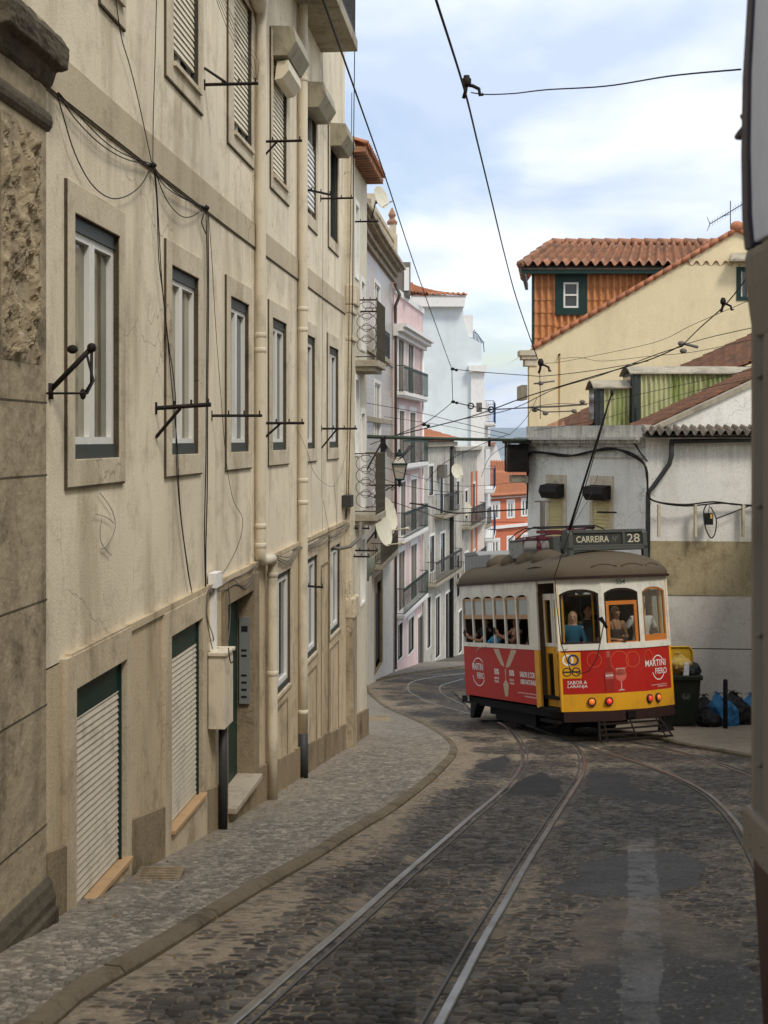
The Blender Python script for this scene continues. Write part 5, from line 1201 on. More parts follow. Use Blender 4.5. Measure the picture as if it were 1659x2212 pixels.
# left and right flanks
yC, yE = bow+.90, bow+4.98          # saloon corner and far end
def flank(sx):
    X = sx*(hw+.035); X2 = sx*(hw-.005); lo, hi = min(X,X2), max(X,X2); mb = MB(); mb.box(lo,hi,yC+.22,yE,.66,zB); tb(mb, 'side_panel', t_red)
    mb = MB(); mb.box(lo-.003*1,hi+.003,yC,yC+.217,.62,zB); tb(mb, 'corner_panel', t_yel)
    mb = MB(); mb.box(lo-.012,hi+.012,yC-.0,yE,zB+.003,zW0-.03); mb.box(lo,hi,yC-.02,yE,zG-.26,zG); mb.box(lo,hi,yC,yC+.42,zW0-.03,zG-.26)
    n = 6; y0, y1 = yC+.42, yE-.02; pw_ = .06; stp = (y1-y0)/n
    for i in range(n+1): mb.box(lo,hi,y0+i*stp-pw_/2,y0+i*stp+pw_/2,zW0-.03,zG-.26)
    fr = ((X2 if sx < 0 else X, 0), (0,1), (-1 if sx < 0 else 1, 0)); 
    for i in range(n):
        a0, a1 = y0+i*stp+pw_/2, y0+(i+1)*stp-pw_/2
        arch_top(mb, ((sx*hw,0),(0,1),(sx,0)), 0, a0, a1, zG-.36, zG-.30, zG-.259, d0=.0, d1=.03, n=6)
    tb(mb, 'side_frame', t_white)
    for i in range(n):
        a0, a1 = y0+i*stp+pw_/2, y0+(i+1)*stp-pw_/2; w = MB(); x0, x1 = sorted((sx*(hw-.01), sx*(hw+.018)))
        zS = zG-.78
        w.box(x0,x1,a0,a1,zS,zS+.085); w.box(x0,x1,a0,a0+.03,zS+.085,zG-.36); w.box(x0,x1,a1-.03,a1,zS+.085,zG-.36); w.box(x0,x1,a0+.03,a1-.03,zG-.39,zG-.34)
        s_ = tb(w, 'raised_sash', t_woodL); w = MB(); w.box(sx*hw-.003, sx*hw+.003, a0+.02, a1-.02, zS+.05, zG-.36); tb(w, 'pane', frosted, s_)
        if sx > 0: w = MB(); w.box(hw-.003,hw+.003,a0,a1,zW0-.03,zS); tb(w, 'lower_pane', NT('darkening_pane',.1).col((.02,.022,.02)).m, s_)  # opaque dark panes added on the far side to darken the interior
    # folding door in the recess
    w = MB(); xd = sx*(hw-.10); x0, x1 = sorted((xd, xd-sx*.035)); ya, yb = bow+.05, yC-.02; ym = (ya+yb)/2; 
    for p0, p1 in ((ya,ym-.01),(ym+.01,yb)):
        w.box(x0,x1,p0,p0+.07,.66,zG-.3); w.box(x0,x1,p1-.07,p1,.66,zG-.3)
        for z0, z1 in ((.66,.80),(1.66,1.78),(zG-.42,zG-.3)): w.box(x0,x1,p0+.07,p1-.07,z0,z1)
    dd = tb(w, 'folding_door', t_yel if 1 else t_white)
    w = MB(); xx0, xx1 = sorted((xd+sx*.003, xd+sx*.006))
    for p0, p1 in ((ya,ym-.01),(ym+.01,yb)): w.box(xx0,xx1,p0,p0+.07,1.79,zG-.3); w.box(xx0,xx1,p1-.07,p1,1.79,zG-.3); w.box(xx0,xx1,p0+.07,p1-.07,zG-.42,zG-.3); w.box(xx0,xx1,p0+.07,p1-.07,1.79,1.86)
    tb(w, 'cream_upper_door_frame', t_white, dd)
    w = MB()
    for p0, p1 in ((ya,ym-.01),(ym+.01,yb)): w.box(x0+.012,x0+.018,p0+.07,p1-.07,.80,zG-.42)
    tb(w, 'pane', t_glass, dd)
    w = MB(); x0, x1 = sorted((sx*(hw-.03), sx*(hw+.035))); w.box(x0,x1,bow-.005,bow+.05,.6,zB); w.box(x0,x1,bow-.005,bow+.045,zB,zG); tb(w, 'corner_post', t_white if 0 else t_yel)
    w = MB(); x0, x1 = sorted((sx*(hw+.004), sx*(hw+.039))); w.box(x0,x1,bow-.006,bow+.052,zB+.002,zG-.001); tb(w, 'corner_post', t_white)
    w = MB(); x0, x1 = sorted((sx*(hw-.35), sx*(hw+.10))); w.box(x0,x1,bow+.05,yC-.02,.38,.43); w.box(x0,x1,bow+.05,yC-.02,.60,.65); tb(w, 'door_step', t_dark)
fz_ = NT('pale_reflecting_pane', .12, 0, .8); fz_.col((.30,.33,.32)); frosted = fz_.m
flank(-1); flank(1)
# floor, underframe, wheels, far bulkhead
mb = MB(); mb.box(-hw+.03,hw-.03,bow+.0,yE,.80,.86); mb.box(-.4,.4,.06,bow,.80,.86); mb.box(-hw+.06,hw-.06,bow+.06,yE+.5,.45,.60); mb.box(-.62,.62,1.2,yE,.2,.45); mb.box(-.95,.95,2.1,4.2,.18,.42); tb(mb, 'underframe', t_dark)
for y in (1.75,3.95):
    for s_ in (-1,1):
        mb = MB(); Mx = Matrix.Rotation(math.pi/2,3,'Y'); mb.lathe([(.30,-.05),(.385,-.05),(.385,.0),(.36,.05),(.1,.05)],(s_*.45,y,.385),20,Mx); mb.build('wheel', t_dark, TR, world=False)
    mb = MB(); mb.box(-.75,.75,y-.28,y+.28,.25,.52); tb(mb, 'axle_box', t_dark)
mb = MB(); 
for k in range(4): mb.box(-.72+.03*k,.72-.03*k,-.30+.07*k,-.285+.07*k+.02,.08+.09*k,.115+.09*k)
for x in (-.6,0,.6): mb.tube([(x,-.30,.07),(x*.9,-.06,.42)],.018,4)
mb.tube([(-.75,-.28,.08),(-.62,-.02,.44)],.02,4); mb.tube([(.75,-.28,.08),(.62,-.02,.44)],.02,4)
tb(mb, 'lifeguard_gate', paint('guard_brown', (.018,.013,.010), .7, .2, obj=True))
mb = MB(); mb.hexa([(.75,.1,.12),(1.15,.35,.12),(1.1,.45,.12),(.7,.2,.12),(.8,.1,.42),(1.0,.3,.42),(.98,.4,.42),(.75,.2,.42)]); tb(mb, 'step_bracket', t_dark)
mb = MB(); mb.hexa([(-1.18,yE-.35,.16),(-1.0,yE-.35,.16),(-1.0,yE-.2,.16),(-1.18,yE-.2,.16),(-1.12,yE-.5,.5),(-.9,yE-.5,.5),(-.9,yE-.1,.5),(-1.12,yE-.1,.5)]); tb(mb, 'step_bracket', t_dark)
mb = MB(); mb.box(-hw,-.35,yC-.02,yC+.02,.86,zG); mb.box(.35,hw,yC-.02,yC+.02,.86,zG); mb.box(-.35,.35,yC-.02,yC+.02,2.85,zG); b_ = tb(mb, 'bulkhead', t_woodD)
mb = MB(); mb.box(-hw,-.4,yE,yE+.04,.6,zG); mb.box(.4,hw,yE,yE+.04,.6,zG); mb.box(-.4,.4,yE,yE+.04,.6,zG); tb(mb, 'front_bulkhead', t_woodD)  # middle closed with dark wood to darken the tram interior
mb = MB()
for p, q in (((-hw,yE),(-.7,yE+1.05)),((-.7,yE+1.05),(-.25,yE+1.3)),((-.25,yE+1.3),(.25,yE+1.3)),((.25,yE+1.3),(.7,yE+1.05)),((.7,yE+1.05),(hw,yE))):
    fr, l = fframe(q, p); mb.fbox(fr, 0, l, -.04, 0, .5, 1.8); mb.fbox(fr, 0, l, -.04, 0, 2.85, zG); mb.fbox(fr, 0, .05, -.04, 0, 1.8, 2.85); mb.fbox(fr, l-.05, l, -.04, 0, 1.8, 2.85)
tb(mb, 'front_platform', t_white)
for i in range(5):
    for s_ in (-1,1):
        mb = MB(); y = yC+.55+i*.85; x0, x1 = sorted((s_*.35, s_*1.05)); mb.box(x0,x1,y,y+.42,1.22,1.28); mb.box(x0,x1,y+.42,y+.46,1.22,1.75); mb.box(x0+.05,x1-.05,y+.1,y+.3,.86,1.22); tb(mb, 'seat', t_woodD, bevel=.01)
mb = MB(); mb.tube([(-.5,.35,2.75),(-.5,1.2,2.75)],.015,6); mb.tube([(-.45,.3,.86),(-.45,.3,2.9)],.018,6); mb.tube([(.62,.3,.86),(.62,.3,2.9)],.018,6); tb(mb, 'grab_pole', t_yel)
# roof
plan = [(-hw-.06,yE+.1)]+[(-hw-.06,bow+(yE-bow)*k/6) for k in range(6,0,-1)]+[(-hw-.06,bow-.02),(-.95,.19),(-.43,-.07),(0,-.085),(.43,-.07),(.95,.19),(hw+.06,bow-.02)]+[(hw+.06,bow+(yE-bow)*k/6) for k in range(1,7)]+[(hw+.06,yE+.1),(.75,yE+1.15),(.3,yE+1.38),(-.3,yE+1.38),(-.75,yE+1.15)]
rings = []; ya_, yb_ = 1.0, yE+.2
for k in range(13):
    a = math.pi/2*k/12; r = math.cos(a); h = .50*math.sin(a)
    ring = []
    for (x,y) in plan:
        yy = y
        if y < ya_: yy = ya_-(ya_-y)*r
        elif y > yb_: yy = yb_+(y-yb_)*r
        ring.append((x*max(r,.02), yy, zG+h))
    rings.append(ring)
mb = MB(); mb.loft([[(p[0],p[1],zG-.035) for p in plan]]+rings); rf = tb(mb, 'roof', t_roof, smooth=True)
mb = MB(); mb.loft([[(p[0]*1.018,p[1]-(.02 if p[1] < 1 else 0),z) for p in plan] for z in (zG-.05, zG-.0)]); tb(mb, 'gutter', t_brown)
def onroof(x, y):     # height of the vault
    return zG+.50*math.sqrt(max(0,1-(x/(hw+.06))**2))
mb = MB()
for k in range(4):
    y = 1.9+k*.82; z = onroof(-.62,y); mb.ell((-.58,y,z-.07),(.34,.33,.24), nu=18, nv=10)
tb(mb, 'ventilator_hood', t_roof, rf, smooth=True)
mb = MB()
def drip(pts, mb): mb.tube([(x,y,z) for x,y,z in pts], .016, 5)
def rim(x, k):        # point on the vault's sloping end
    return None
for x0,x1 in ((-.55,-.06),(.02,.52),(.60,.98)):
    pts = []
    for i in range(9):
        x = x0+(x1-x0)*i/8; h = .17+.05*math.sin(math.pi*i/8); r = math.sqrt(1-(h/.5)**2)
        # plan y at x/r
        xs_ = x/r; pl = [(-1.21,.325),(-.95,.19),(-.43,-.07),(0,-.085),(.43,-.07),(.95,.19),(1.21,.325)]; yy = np.interp(xs_, [p[0] for p in pl], [p[1] for p in pl]); pts.append((x, ya_-(ya_-yy)*r-.005, zG+h))
    drip(pts, mb)
tb(mb, 'rain_strip', t_roof, rf, smooth=True); mb = MB(); pts = [(-1.09,1.05+.1*i,zG+.20+.035*math.sin(math.pi*i/8)) for i in range(9)]; drip(pts, mb)
tb(mb, 'rain_strip', t_roof, rf, smooth=True)
# roller sign
sg = MB(); sy = .62; sx0, sx1 = -.72, .98
sg.box(sx0,sx1,sy,sy+.26,zG+.50,zG+.56); sg.prism([(sy,zG+.82),(sy+.06,zG+.90),(sy+.26,zG+.90),(sy+.32,zG+.8),(sy+.26,zG+.56),(sy,zG+.56)],'x',sx0,sx0+.10); sg.prism([(sy,zG+.82),(sy+.06,zG+.90),(sy+.26,zG+.90),(sy+.32,zG+.8),(sy+.26,zG+.56),(sy,zG+.56)],'x',sx1-.10,sx1)
sg.box(sx0+.10,sx1-.10,sy,sy+.03,zG+.56,zG+.60); sg.box(sx0+.1,sx1-.1,sy,sy+.03,zG+.835,zG+.87); sg.box(sx0+.1,sx1-.1,sy,sy+.26,zG+.87,zG+.90); sg.box(.44,.50,sy,sy+.03,zG+.60,zG+.835)
sg.box(sx0,sx0+.10,sy,sy+.1,zG+.28,zG+.56); sg.box(sx1-.10,sx1,sy,sy+.1,zG+.22,zG+.56)
sgn = tb(sg, 'roller_sign', t_sign, bevel=.008)
mb = MB(); mb.box(sx0+.1,sx1-.1,sy+.03,sy+.05,zG+.60,zG+.835); tb(mb, 'sign_blind', NT('sign_black',.5).col((.025,.026,.022)).m, sgn)
def text(body, w, h, mat, Mt, name, parent, off=.0, th=.0, local=True, spacing=1.0):
    cu = bpy.data.curves.new('txt', 'FONT'); cu.body = body; cu.size = 1; cu.offset = off; cu.align_x = 'LEFT'; cu.space_character = spacing; cu.resolution_u = 4
    ob = bpy.data.objects.new('txt', cu); COL.objects.link(ob); dg = bpy.context.evaluated_depsgraph_get(); dg.update()
    me = bpy.data.meshes.new_from_object(ob.evaluated_get(dg)); bpy.data.objects.remove(ob)
    xs_ = [v.co.x for v in me.vertices]; ys_ = [v.co.y for v in me.vertices]; x0, x1, y0, y1 = min(xs_), max(xs_), min(ys_), max(ys_)
    for v in me.vertices: v.co = Vector(((v.co.x-x0)/(x1-x0)*w, (v.co.y-y0)/(y1-y0)*h, 0))
    me.transform(Mt); me.materials.clear(); me.materials.append(mat); me.name = name
    o = bpy.data.objects.new(name, me); COL.objects.link(o); o.parent = parent
    return o
def end_M(x, z, k=1, d=.004):   # text plane on facet k: origin at distance x along the facet
    fr, l = facets[k]; o, tt, nn = fr; c = Vector((o[0]+tt[0]*x+nn[0]*d, o[1]+tt[1]*x+nn[1]*d, z))
    return Matrix(((tt[0],0,nn[0],c.x),(tt[1],0,nn[1],c.y),(0,1,0,c.z),(0,0,0,1)))
def xM(x, y, z): return Matrix(((1,0,0,x),(0,0,-1,y),(0,1,0,z),(0,0,0,1)))
text('CARREIRA', .70, .125, cr, xM(-.54,sy+.028,zG+.655), 'sign_lettering', sgn, .012); text('Nº', .12, .115, NT('dim_lettering',.6).col((.12,.11,.08)).m, xM(.24,sy+.028,zG+.655), 'sign_lettering', sgn, .01)
text('28', .27, .165, cr, xM(.56,sy+.028,zG+.64), 'sign_lettering', sgn, .004)
text('554', .19, .085, NT('blue_grey_figures',.6).col((.06,.08,.12)).m, end_M(.32,zG-.165,1,.018), 'fleet_number', TR, .004)
# advert on the end panel
def flat(mb, k, pts, d=.0): 
    Mt = end_M(0,0,k,d); mb.poly([Mt @ Vector((x,z,0)) for x, z in pts])
def ringm(mb, k, cx, cz, r0, r1, d, a0=0, a1=2*math.pi, n=28, sx=1):
    Mt = end_M(0,0,k,d)
    for i in range(n):
        w0 = a0+(a1-a0)*i/n; w1 = a0+(a1-a0)*(i+1)/n
        mb.quad(*[Mt @ Vector((cx+r*math.cos(w)*sx, cz+r*math.sin(w), 0)) for r, w in ((r0,w0),(r1,w0),(r1,w1),(r0,w1))])
fl = facets[0][1]
mb = MB(); ff, ll = facets[0]
mb.fbox(ff, .0, .37, .002, .006, 1.21, zB-.03); bd = tb(mb, 'yellow_badge_panel', t_yel, body_r)
mb = MB(); ringm(mb,0,.13,1.55,.07,.105,.008); tb(mb, 'badge_ring', wp, body_r); mb = MB(); ringm(mb,0,.23,1.55,.07,.105,.010); tb(mb, 'badge_ring', NT('navy',.5).col((.02,.03,.12)).m, body_r)
mb = MB(); ringm(mb,0,.10,1.33,.065,.085,.008); ringm(mb,0,.27,1.33,.065,.085,.008); flat(mb,0,[(.02,1.315),(.34,1.315),(.34,1.345),(.02,1.345)],.009); tb(mb, 'badge_ring', bk, body_r)
text('SABOR A', .36, .065, wp, end_M(.10,1.10,0,.004), 'advert_lettering', body_r, .005); text('LARANJA', .37, .065, wp, end_M(.10,1.02,0,.004), 'advert_lettering', body_r, .005)
text('MARTINI', .64, .12, wp, end_M(.02,1.36,2,.004), 'advert_lettering', body_r, .007); text('FIERO', .36, .11, wp, end_M(.32,1.21,2,.004), 'advert_lettering', body_r, .007)
text('SEJA RESPONSÁVEL. BEBA COM MODERAÇÃO', .50, .022, wp, end_M(.16,1.00,2,.004), 'advert_lettering', body_r, .01); text('WWW.RESPONSAVEL.PT', .30, .02, wp, end_M(.36,.965,2,.004), 'advert_lettering', body_r, .01)
mb = MB(); ringm(mb,2,.42,1.34,.205,.225,.003,math.radians(35),math.radians(145),14,.9); ringm(mb,2,.42,1.32,.205,.225,.003,math.radians(200),math.radians(335),14,.9); tb(mb, 'advert_ring', wp, body_r)
orr = NT('faded_orange_print', .4).col((.56,.10,.035)).m; fr_, l1 = facets[1]
for k, cx_, cz_, r in ((1,.30,1.50,.19),(1,.58,1.52,.15),(0,.62,1.54,.14),(2,.14,1.55,.13)):
    mb = MB(); ringm(mb,k,cx_,cz_,r-.012,r,.002+.0004*cx_,0,2*math.pi,24); tb(mb, 'orange_slice_print', orr, body_r)
mb = MB(); flat(mb,1,[(-.02,.95),(.16,.95),(.17,1.28),(.15,1.36),(.12,1.41),(.105,1.60),(.105,1.68),(.035,1.68),(.035,1.60),(.02,1.41),(-.01,1.36),(-.03,1.28)],.0035); tb(mb, 'bottle_print', NT('bottle_red',.3).col((.28,.02,.015)).m, body_r)
mb = MB(); flat(mb,1,[(-.012,1.18),(.152,1.18),(.152,1.30),(-.012,1.30)],.005); flat(mb,1,[(.035,1.58),(.105,1.58),(.105,1.69),(.035,1.69)],.005); tb(mb, 'bottle_label', NT('label_tint',.4).col((.36,.10,.08)).m, body_r)
text('MARTINI', .15, .035, wp, end_M(-.005,1.225,1,.0065), 'advert_lettering', body_r, .02)
mb = MB(); ringm(mb,1,.31,1.24,0,.115,.0035); flat(mb,1,[(.20,1.24),(.42,1.24),(.405,1.36),(.215,1.36)],.0035); tb(mb, 'goblet_print', NT('goblet_pink',.4).col((.55,.12,.09)).m, body_r)
mb = MB(); flat(mb,1,[(.302,.975),(.318,.975),(.318,1.13),(.302,1.13)],.0035); flat(mb,1,[(.23,.955),(.39,.955),(.34,.98),(.28,.98)],.0035); flat(mb,1,[(.215,1.355),(.405,1.355),(.405,1.37),(.215,1.37)],.005); tb(mb, 'goblet_stem', NT('goblet_grey',.3).col((.5,.42,.38)).m, body_r)
# side advert (left flank)
def side_M(y, z, d=.004):        # reads from far (left) to near (right): +x text = -y tram
    X = -(hw+.035)-d; return Matrix(((0,0,-1,X),(-1,0,0,y),(0,1,0,z),(0,0,0,1)))
sp_ = [o for o in TR.children if o.name.startswith('side_panel')][0]
text('MARTINI', .62, .15, wp, side_M(yE-.50,1.22), 'advert_lettering', sp_, .008); text('FIERO', .42, .13, wp, side_M(yE-.75,1.04), 'advert_lettering', sp_, .008)
def sring(mb, cy_, cz_, r0, r1, a0, a1, sx=1.3, n=16):
    X = -(hw+.035)-.003
    for i in range(n):
        w0 = math.radians(a0+(a1-a0)*i/n); w1 = math.radians(a0+(a1-a0)*(i+1)/n); mb.quad(*[(X, cy_-r*math.cos(w)*sx, cz_+r*math.sin(w)) for r, w in ((r0,w0),(r1,w0),(r1,w1),(r0,w1))])
mb = MB(); sring(mb,yE-.85,1.20,.27,.29,45,150); sring(mb,yE-.85,1.17,.27,.29,195,330); tb(mb,'advert_ring',wp,sp_)
for yy, a, b, c_ in ((yE-1.75,'50%','MARTINI','FIERO'),(yE-2.55,'50%','ÁGUA','TÓNICA')):
    text(a,.26,.12,wp,side_M(yy,1.17),'advert_lettering',sp_,.03); text(b,.24,.05,wp,side_M(yy,1.07),'advert_lettering',sp_,.02); text(c_,.24,.05,wp,side_M(yy,1.0),'advert_lettering',sp_,.02)
text('SABOR E COR',.74,.11,wp,side_M(yE-3.1,1.17),'advert_lettering',sp_,.03); text('100% NATURAIS',.74,.10,wp,side_M(yE-3.12,1.03),'advert_lettering',sp_,.03)
text('SEJA RESPONSÁVEL. BEBA COM MODERAÇÃO',.95,.035,wp,side_M(yE-2.95,.84),'advert_lettering',sp_,.01); text('WWW.RESPONSAVEL.PT',.6,.03,wp,side_M(yE-3.28,.78),'advert_lettering',sp_,.01)
mb = MB(); X = -(hw+.035)-.002
mb.poly([(X,yE-1.75,1.70),(X,yE-2.05,1.70),(X,yE-2.30,1.38),(X,yE-2.28,1.34),(X,yE-2.12,1.38)]); mb.poly([(X,yE-3.0,1.70),(X,yE-2.70,1.70),(X,yE-2.38,1.36),(X,yE-2.40,1.32),(X,yE-2.6,1.36)])
mb.poly([(X,yE-2.32,1.30),(X,yE-2.38,1.30),(X,yE-2.36,1.06),(X,yE-2.34,1.06)]); mb.poly([(X-.001,yE-2.2+.0,.98),(X-.001,yE-2.35,1.1),(X-.001,yE-2.5,.98),(X-.001,yE-2.42,.74),(X-.001,yE-2.28,.74)]); tb(mb,'splash_print',NT('splash_print',.4).col((.45,.32,.22)).m,sp_)
# lamps
def lamp(k, x, z, name, c):
    fr, l = facets[k]; o, tt, nn = fr; ce = Vector((o[0]+tt[0]*x+nn[0]*.006, o[1]+tt[1]*x+nn[1]*.006, z)); R3 = Matrix(((tt[0],0,nn[0]),(tt[1],0,nn[1]),(0,1,0)))
    mb = MB(); mb.lathe([(.0,.0),(.078,.0),(.082,.035),(.07,.045),(.058,.035)], ce, 20, R3); lo = tb(mb, name, t_frameD, smooth=False)
    em = NT(name+'_lens', .2); em.col(c); em.b.inputs['Emission Color'].default_value = (*c,1); em.b.inputs['Emission Strength'].default_value = .25
    mb = MB(); mb.lathe([(.06,.03),(.05,.052),(.025,.066),(.0,.07)], ce, 18, R3); tb(mb, 'lens', em.m, lo, smooth=True)
    mb = MB(); 
    return lo
lamp(0,.53,.775,'indicator_lamp',(.85,.20,.03)); lamp(1,.02,.775,'tail_lamp',(.80,.05,.03)); lamp(2,.06,.775,'tail_lamp',(.80,.05,.03)); lamp(2,.33,.775,'indicator_lamp',(.85,.20,.03))
mb = MB(); mb.box(-.05,.12,-.09,-.03,.44,.58); mb.lathe([(.05,0),(.05,.03),(.02,.03)],(.035,-.05,.46),10); tb(mb, 'coupler', t_dark, bevel=.01)
# roof gear: resistor boxes, pantograph frame, trolley pole
mb = MB(); mb.box(-.75,-.15,2.75,3.5,zG+.46,zG+.86); tb(mb,'roof_box',t_gray,bevel=.02)
mb = MB(); mb.box(-.85,.3,4.3,5.9,zG+.25,zG+.62); mb.prism([(5.0,zG+.62),(5.9,zG+.62),(5.9,zG+.72),(5.2,zG+.72)],'x',-.85,.3); tb(mb,'roof_box',t_gray,bevel=.02)
mb = MB(); mb.box(-.52,-.36,1.75,1.95,zG+.45,zG+.84); mb.box(-.28,-.14,1.75,1.95,zG+.45,zG+.86); mb.box(-.6,.5,1.9,2.3,zG+.45,zG+.62); tb(mb,'insulator_post',t_sign,bevel=.01)
mb = MB(); mb.box(-.65,-.1,.95,1.2,zG+.55,zG+.70); mb.tube([(-.62,1.0,zG+.56),(-.70,.9,zG+.72),(-.6,.8,zG+.86),(-.5,.75,zG+.84)],.02,5); tb(mb,'roof_bracket',t_sign,bevel=.01)
t_mar = paint('maroon_pantograph', (.10,.018,.025), .5, .3, obj=True)
mb = MB(); z0 = zG+.80
for x in (-.75,.55): mb.box(x,x+.05,2.0,3.4,z0,z0+.05)
for y in (2.0,2.5,3.35): mb.box(-.75,.60,y,y+.06,z0+.0,z0+.06)
for x,y in ((-.7,2.05),(.5,2.05),(-.7,3.3),(.5,3.3)): mb.lathe([(.04,z0-.32),(.06,z0-.26),(.04,z0-.2),(.06,z0-.14),(.04,z0-.06),(.04,z0)],(x,y,0),8)
mb.box(-.5,.4,2.1,2.16,z0+.1,z0+.17); mb.box(-.6,-.1,2.3,2.36,z0+.14,z0+.2); mb.box(.0,.5,2.3,2.36,z0+.14,z0+.2)
mb.prism([(-.2,z0+.0),(.22,z0+.0),(.18,z0+.14),(.08,z0+.22),(-.06,z0+.22),(-.16,z0+.14)],'y',2.0,2.05)
mb.tube([(-.65,2.1,z0+.05),(.0,2.9,z0+.19),(.6,2.1,z0+.22)],.018,5); mb.tube([(-.68,3.3,z0+.08),(.4,2.2,z0+.19)],.015,5); mb.tube([(-.3,2.1,z0+.16),(.5,3.2,z0+.08)],.012,5)
pg = tb(mb,'pantograph',t_mar)
mb = MB()
for y in (2.15,2.55): mb.tube([(-1.15,y,z0+.02),(-.95,y,z0+.18),(-.75,y,z0+.26),(.65,y,z0+.27),(.85,y,z0+.18),(1.05,y,z0+.0)],.014,5)
mb.tube([(-.7,2.1,z0+.23),(.6,2.1,z0+.24)],.018,5); tb(mb,'collector_bow',M['cable'],pg)
# pole from the roof up and back to the wire
tip_w = P(1322,848,23.2); base_l = Vector((.02,2.35,zG+.72)); inv = TM.inverted(); tip_l = inv @ tip_w
mb = MB(); mb.tube([base_l, base_l.lerp(tip_l,.5), tip_l],[.028,.022,.016],8); mb.ell(tip_l,(.03,.05,.06)); tb(mb,'trolley_pole',M['cable'],None,True)
mb = MB(); hk = inv @ P(1240,1340,24.0)
rope_pts = [tip_l+Vector((0,0,-.05)), inv @ P(1280,985,23.3), inv @ P(1236,1150,23.6)]
mb.tube([tip_l, inv @ P(1262,1060,23.6), inv @ P(1211,1205,23.6), inv @ P(1198,1245,23.7), inv @ P(1203,1310,23.65), inv @ P(1212,1390,23.65), inv @ P(1232,1446,23.6), inv @ P(1250,1456,23.55), inv @ P(1272,1450,23.5), inv @ P(1290,1420,23.5), inv @ P(1304,1350,23.62)],.010,4); tb(mb,'trolley_rope',M['cable'],None,True)
mb = MB(); q = inv @ P(1302,1345,23.75); mb.tube([q+Vector((-.04,-.02,.10)), q+Vector((.06,-.03,-.10))],.03,6); mb.tube([q+Vector((.0,0,.0)), q+Vector((-.08,0,.09))],.018,5); tb(mb,'rope_catcher',t_dark,None,True)
# =================================================================== people in the tram
skin = paint('skin', (.50,.27,.17), .5, .0); skinP = paint('pale_skin', (.56,.32,.22), .5, .0); skinD = paint('tanned_skin', (.40,.20,.11), .5, 0)
def cap_(mb, a, ra, b, rb, n=12):
    a = Vector(a); b = Vector(b); d = (b-a); L = max(d.length,1e-4); d.normalize(); pts = []; rs = []
    for k in range(5): w = math.pi/2*(1-k/5); pts.append(a-d*ra*math.sin(w)); rs.append(max(.001,ra*math.cos(w)))
    pts.append(a); rs.append(ra); pts.append(b); rs.append(rb)
    for k in range(1,6): w = math.pi/2*k/5; pts.append(b+d*rb*math.sin(w)); rs.append(max(.001,rb*math.cos(w)))
    mb.tube(pts, rs, n)
def remesh(o, v, sm=4):
    m_ = o.modifiers.new('remesh','REMESH'); m_.mode = 'VOXEL'; m_.voxel_size = v; m_.use_smooth_shade = True
    if sm: s_ = o.modifiers.new('smooth','SMOOTH'); s_.iterations = sm; s_.factor = .5
def hand(mb, w, dirv, palm, thumb_side, curl=.5, s=1.0):
    """wrist w, direction of the fingers, palm normal; five separate fingers of unequal length"""
    d = Vector(dirv).normalized(); p = Vector(palm); p = (p-d*p.dot(d)).normalized(); a = d.cross(p)*thumb_side; w = Vector(w)
    cap_(mb, w, .022*s, w+d*.045*s, .025*s)
    for k in range(4):
        o = (1.5-k)*.019*s; b = w+d*.075*s+a*o; cap_(mb, w+d*.03*s+a*o*.6, .013*s, b, .0105*s, 8)
        l1 = (.034,.040,.036,.028)[k]*s; l2 = (.030,.034,.031,.024)[k]*s; c1 = curl*.9+.08*k; c2 = curl*1.9
        m = b+(d*math.cos(c1)+p*math.sin(c1))*l1; e = m+(d*math.cos(c2)+p*math.sin(c2))*l2
        cap_(mb, b, .0098*s, m, .009*s, 8); cap_(mb, m, .009*s, e, .0075*s, 8)
    b = w+d*.025*s+a*.026*s; m = b+(a*.8+d*.5+p*.3).normalized()*.034*s; e = m+(d*.9+a*.15+p*.5).normalized()*.03*s
    cap_(mb, b, .013*s, m, .0105*s, 8); cap_(mb, m, .0105*s, e, .0085*s, 8)
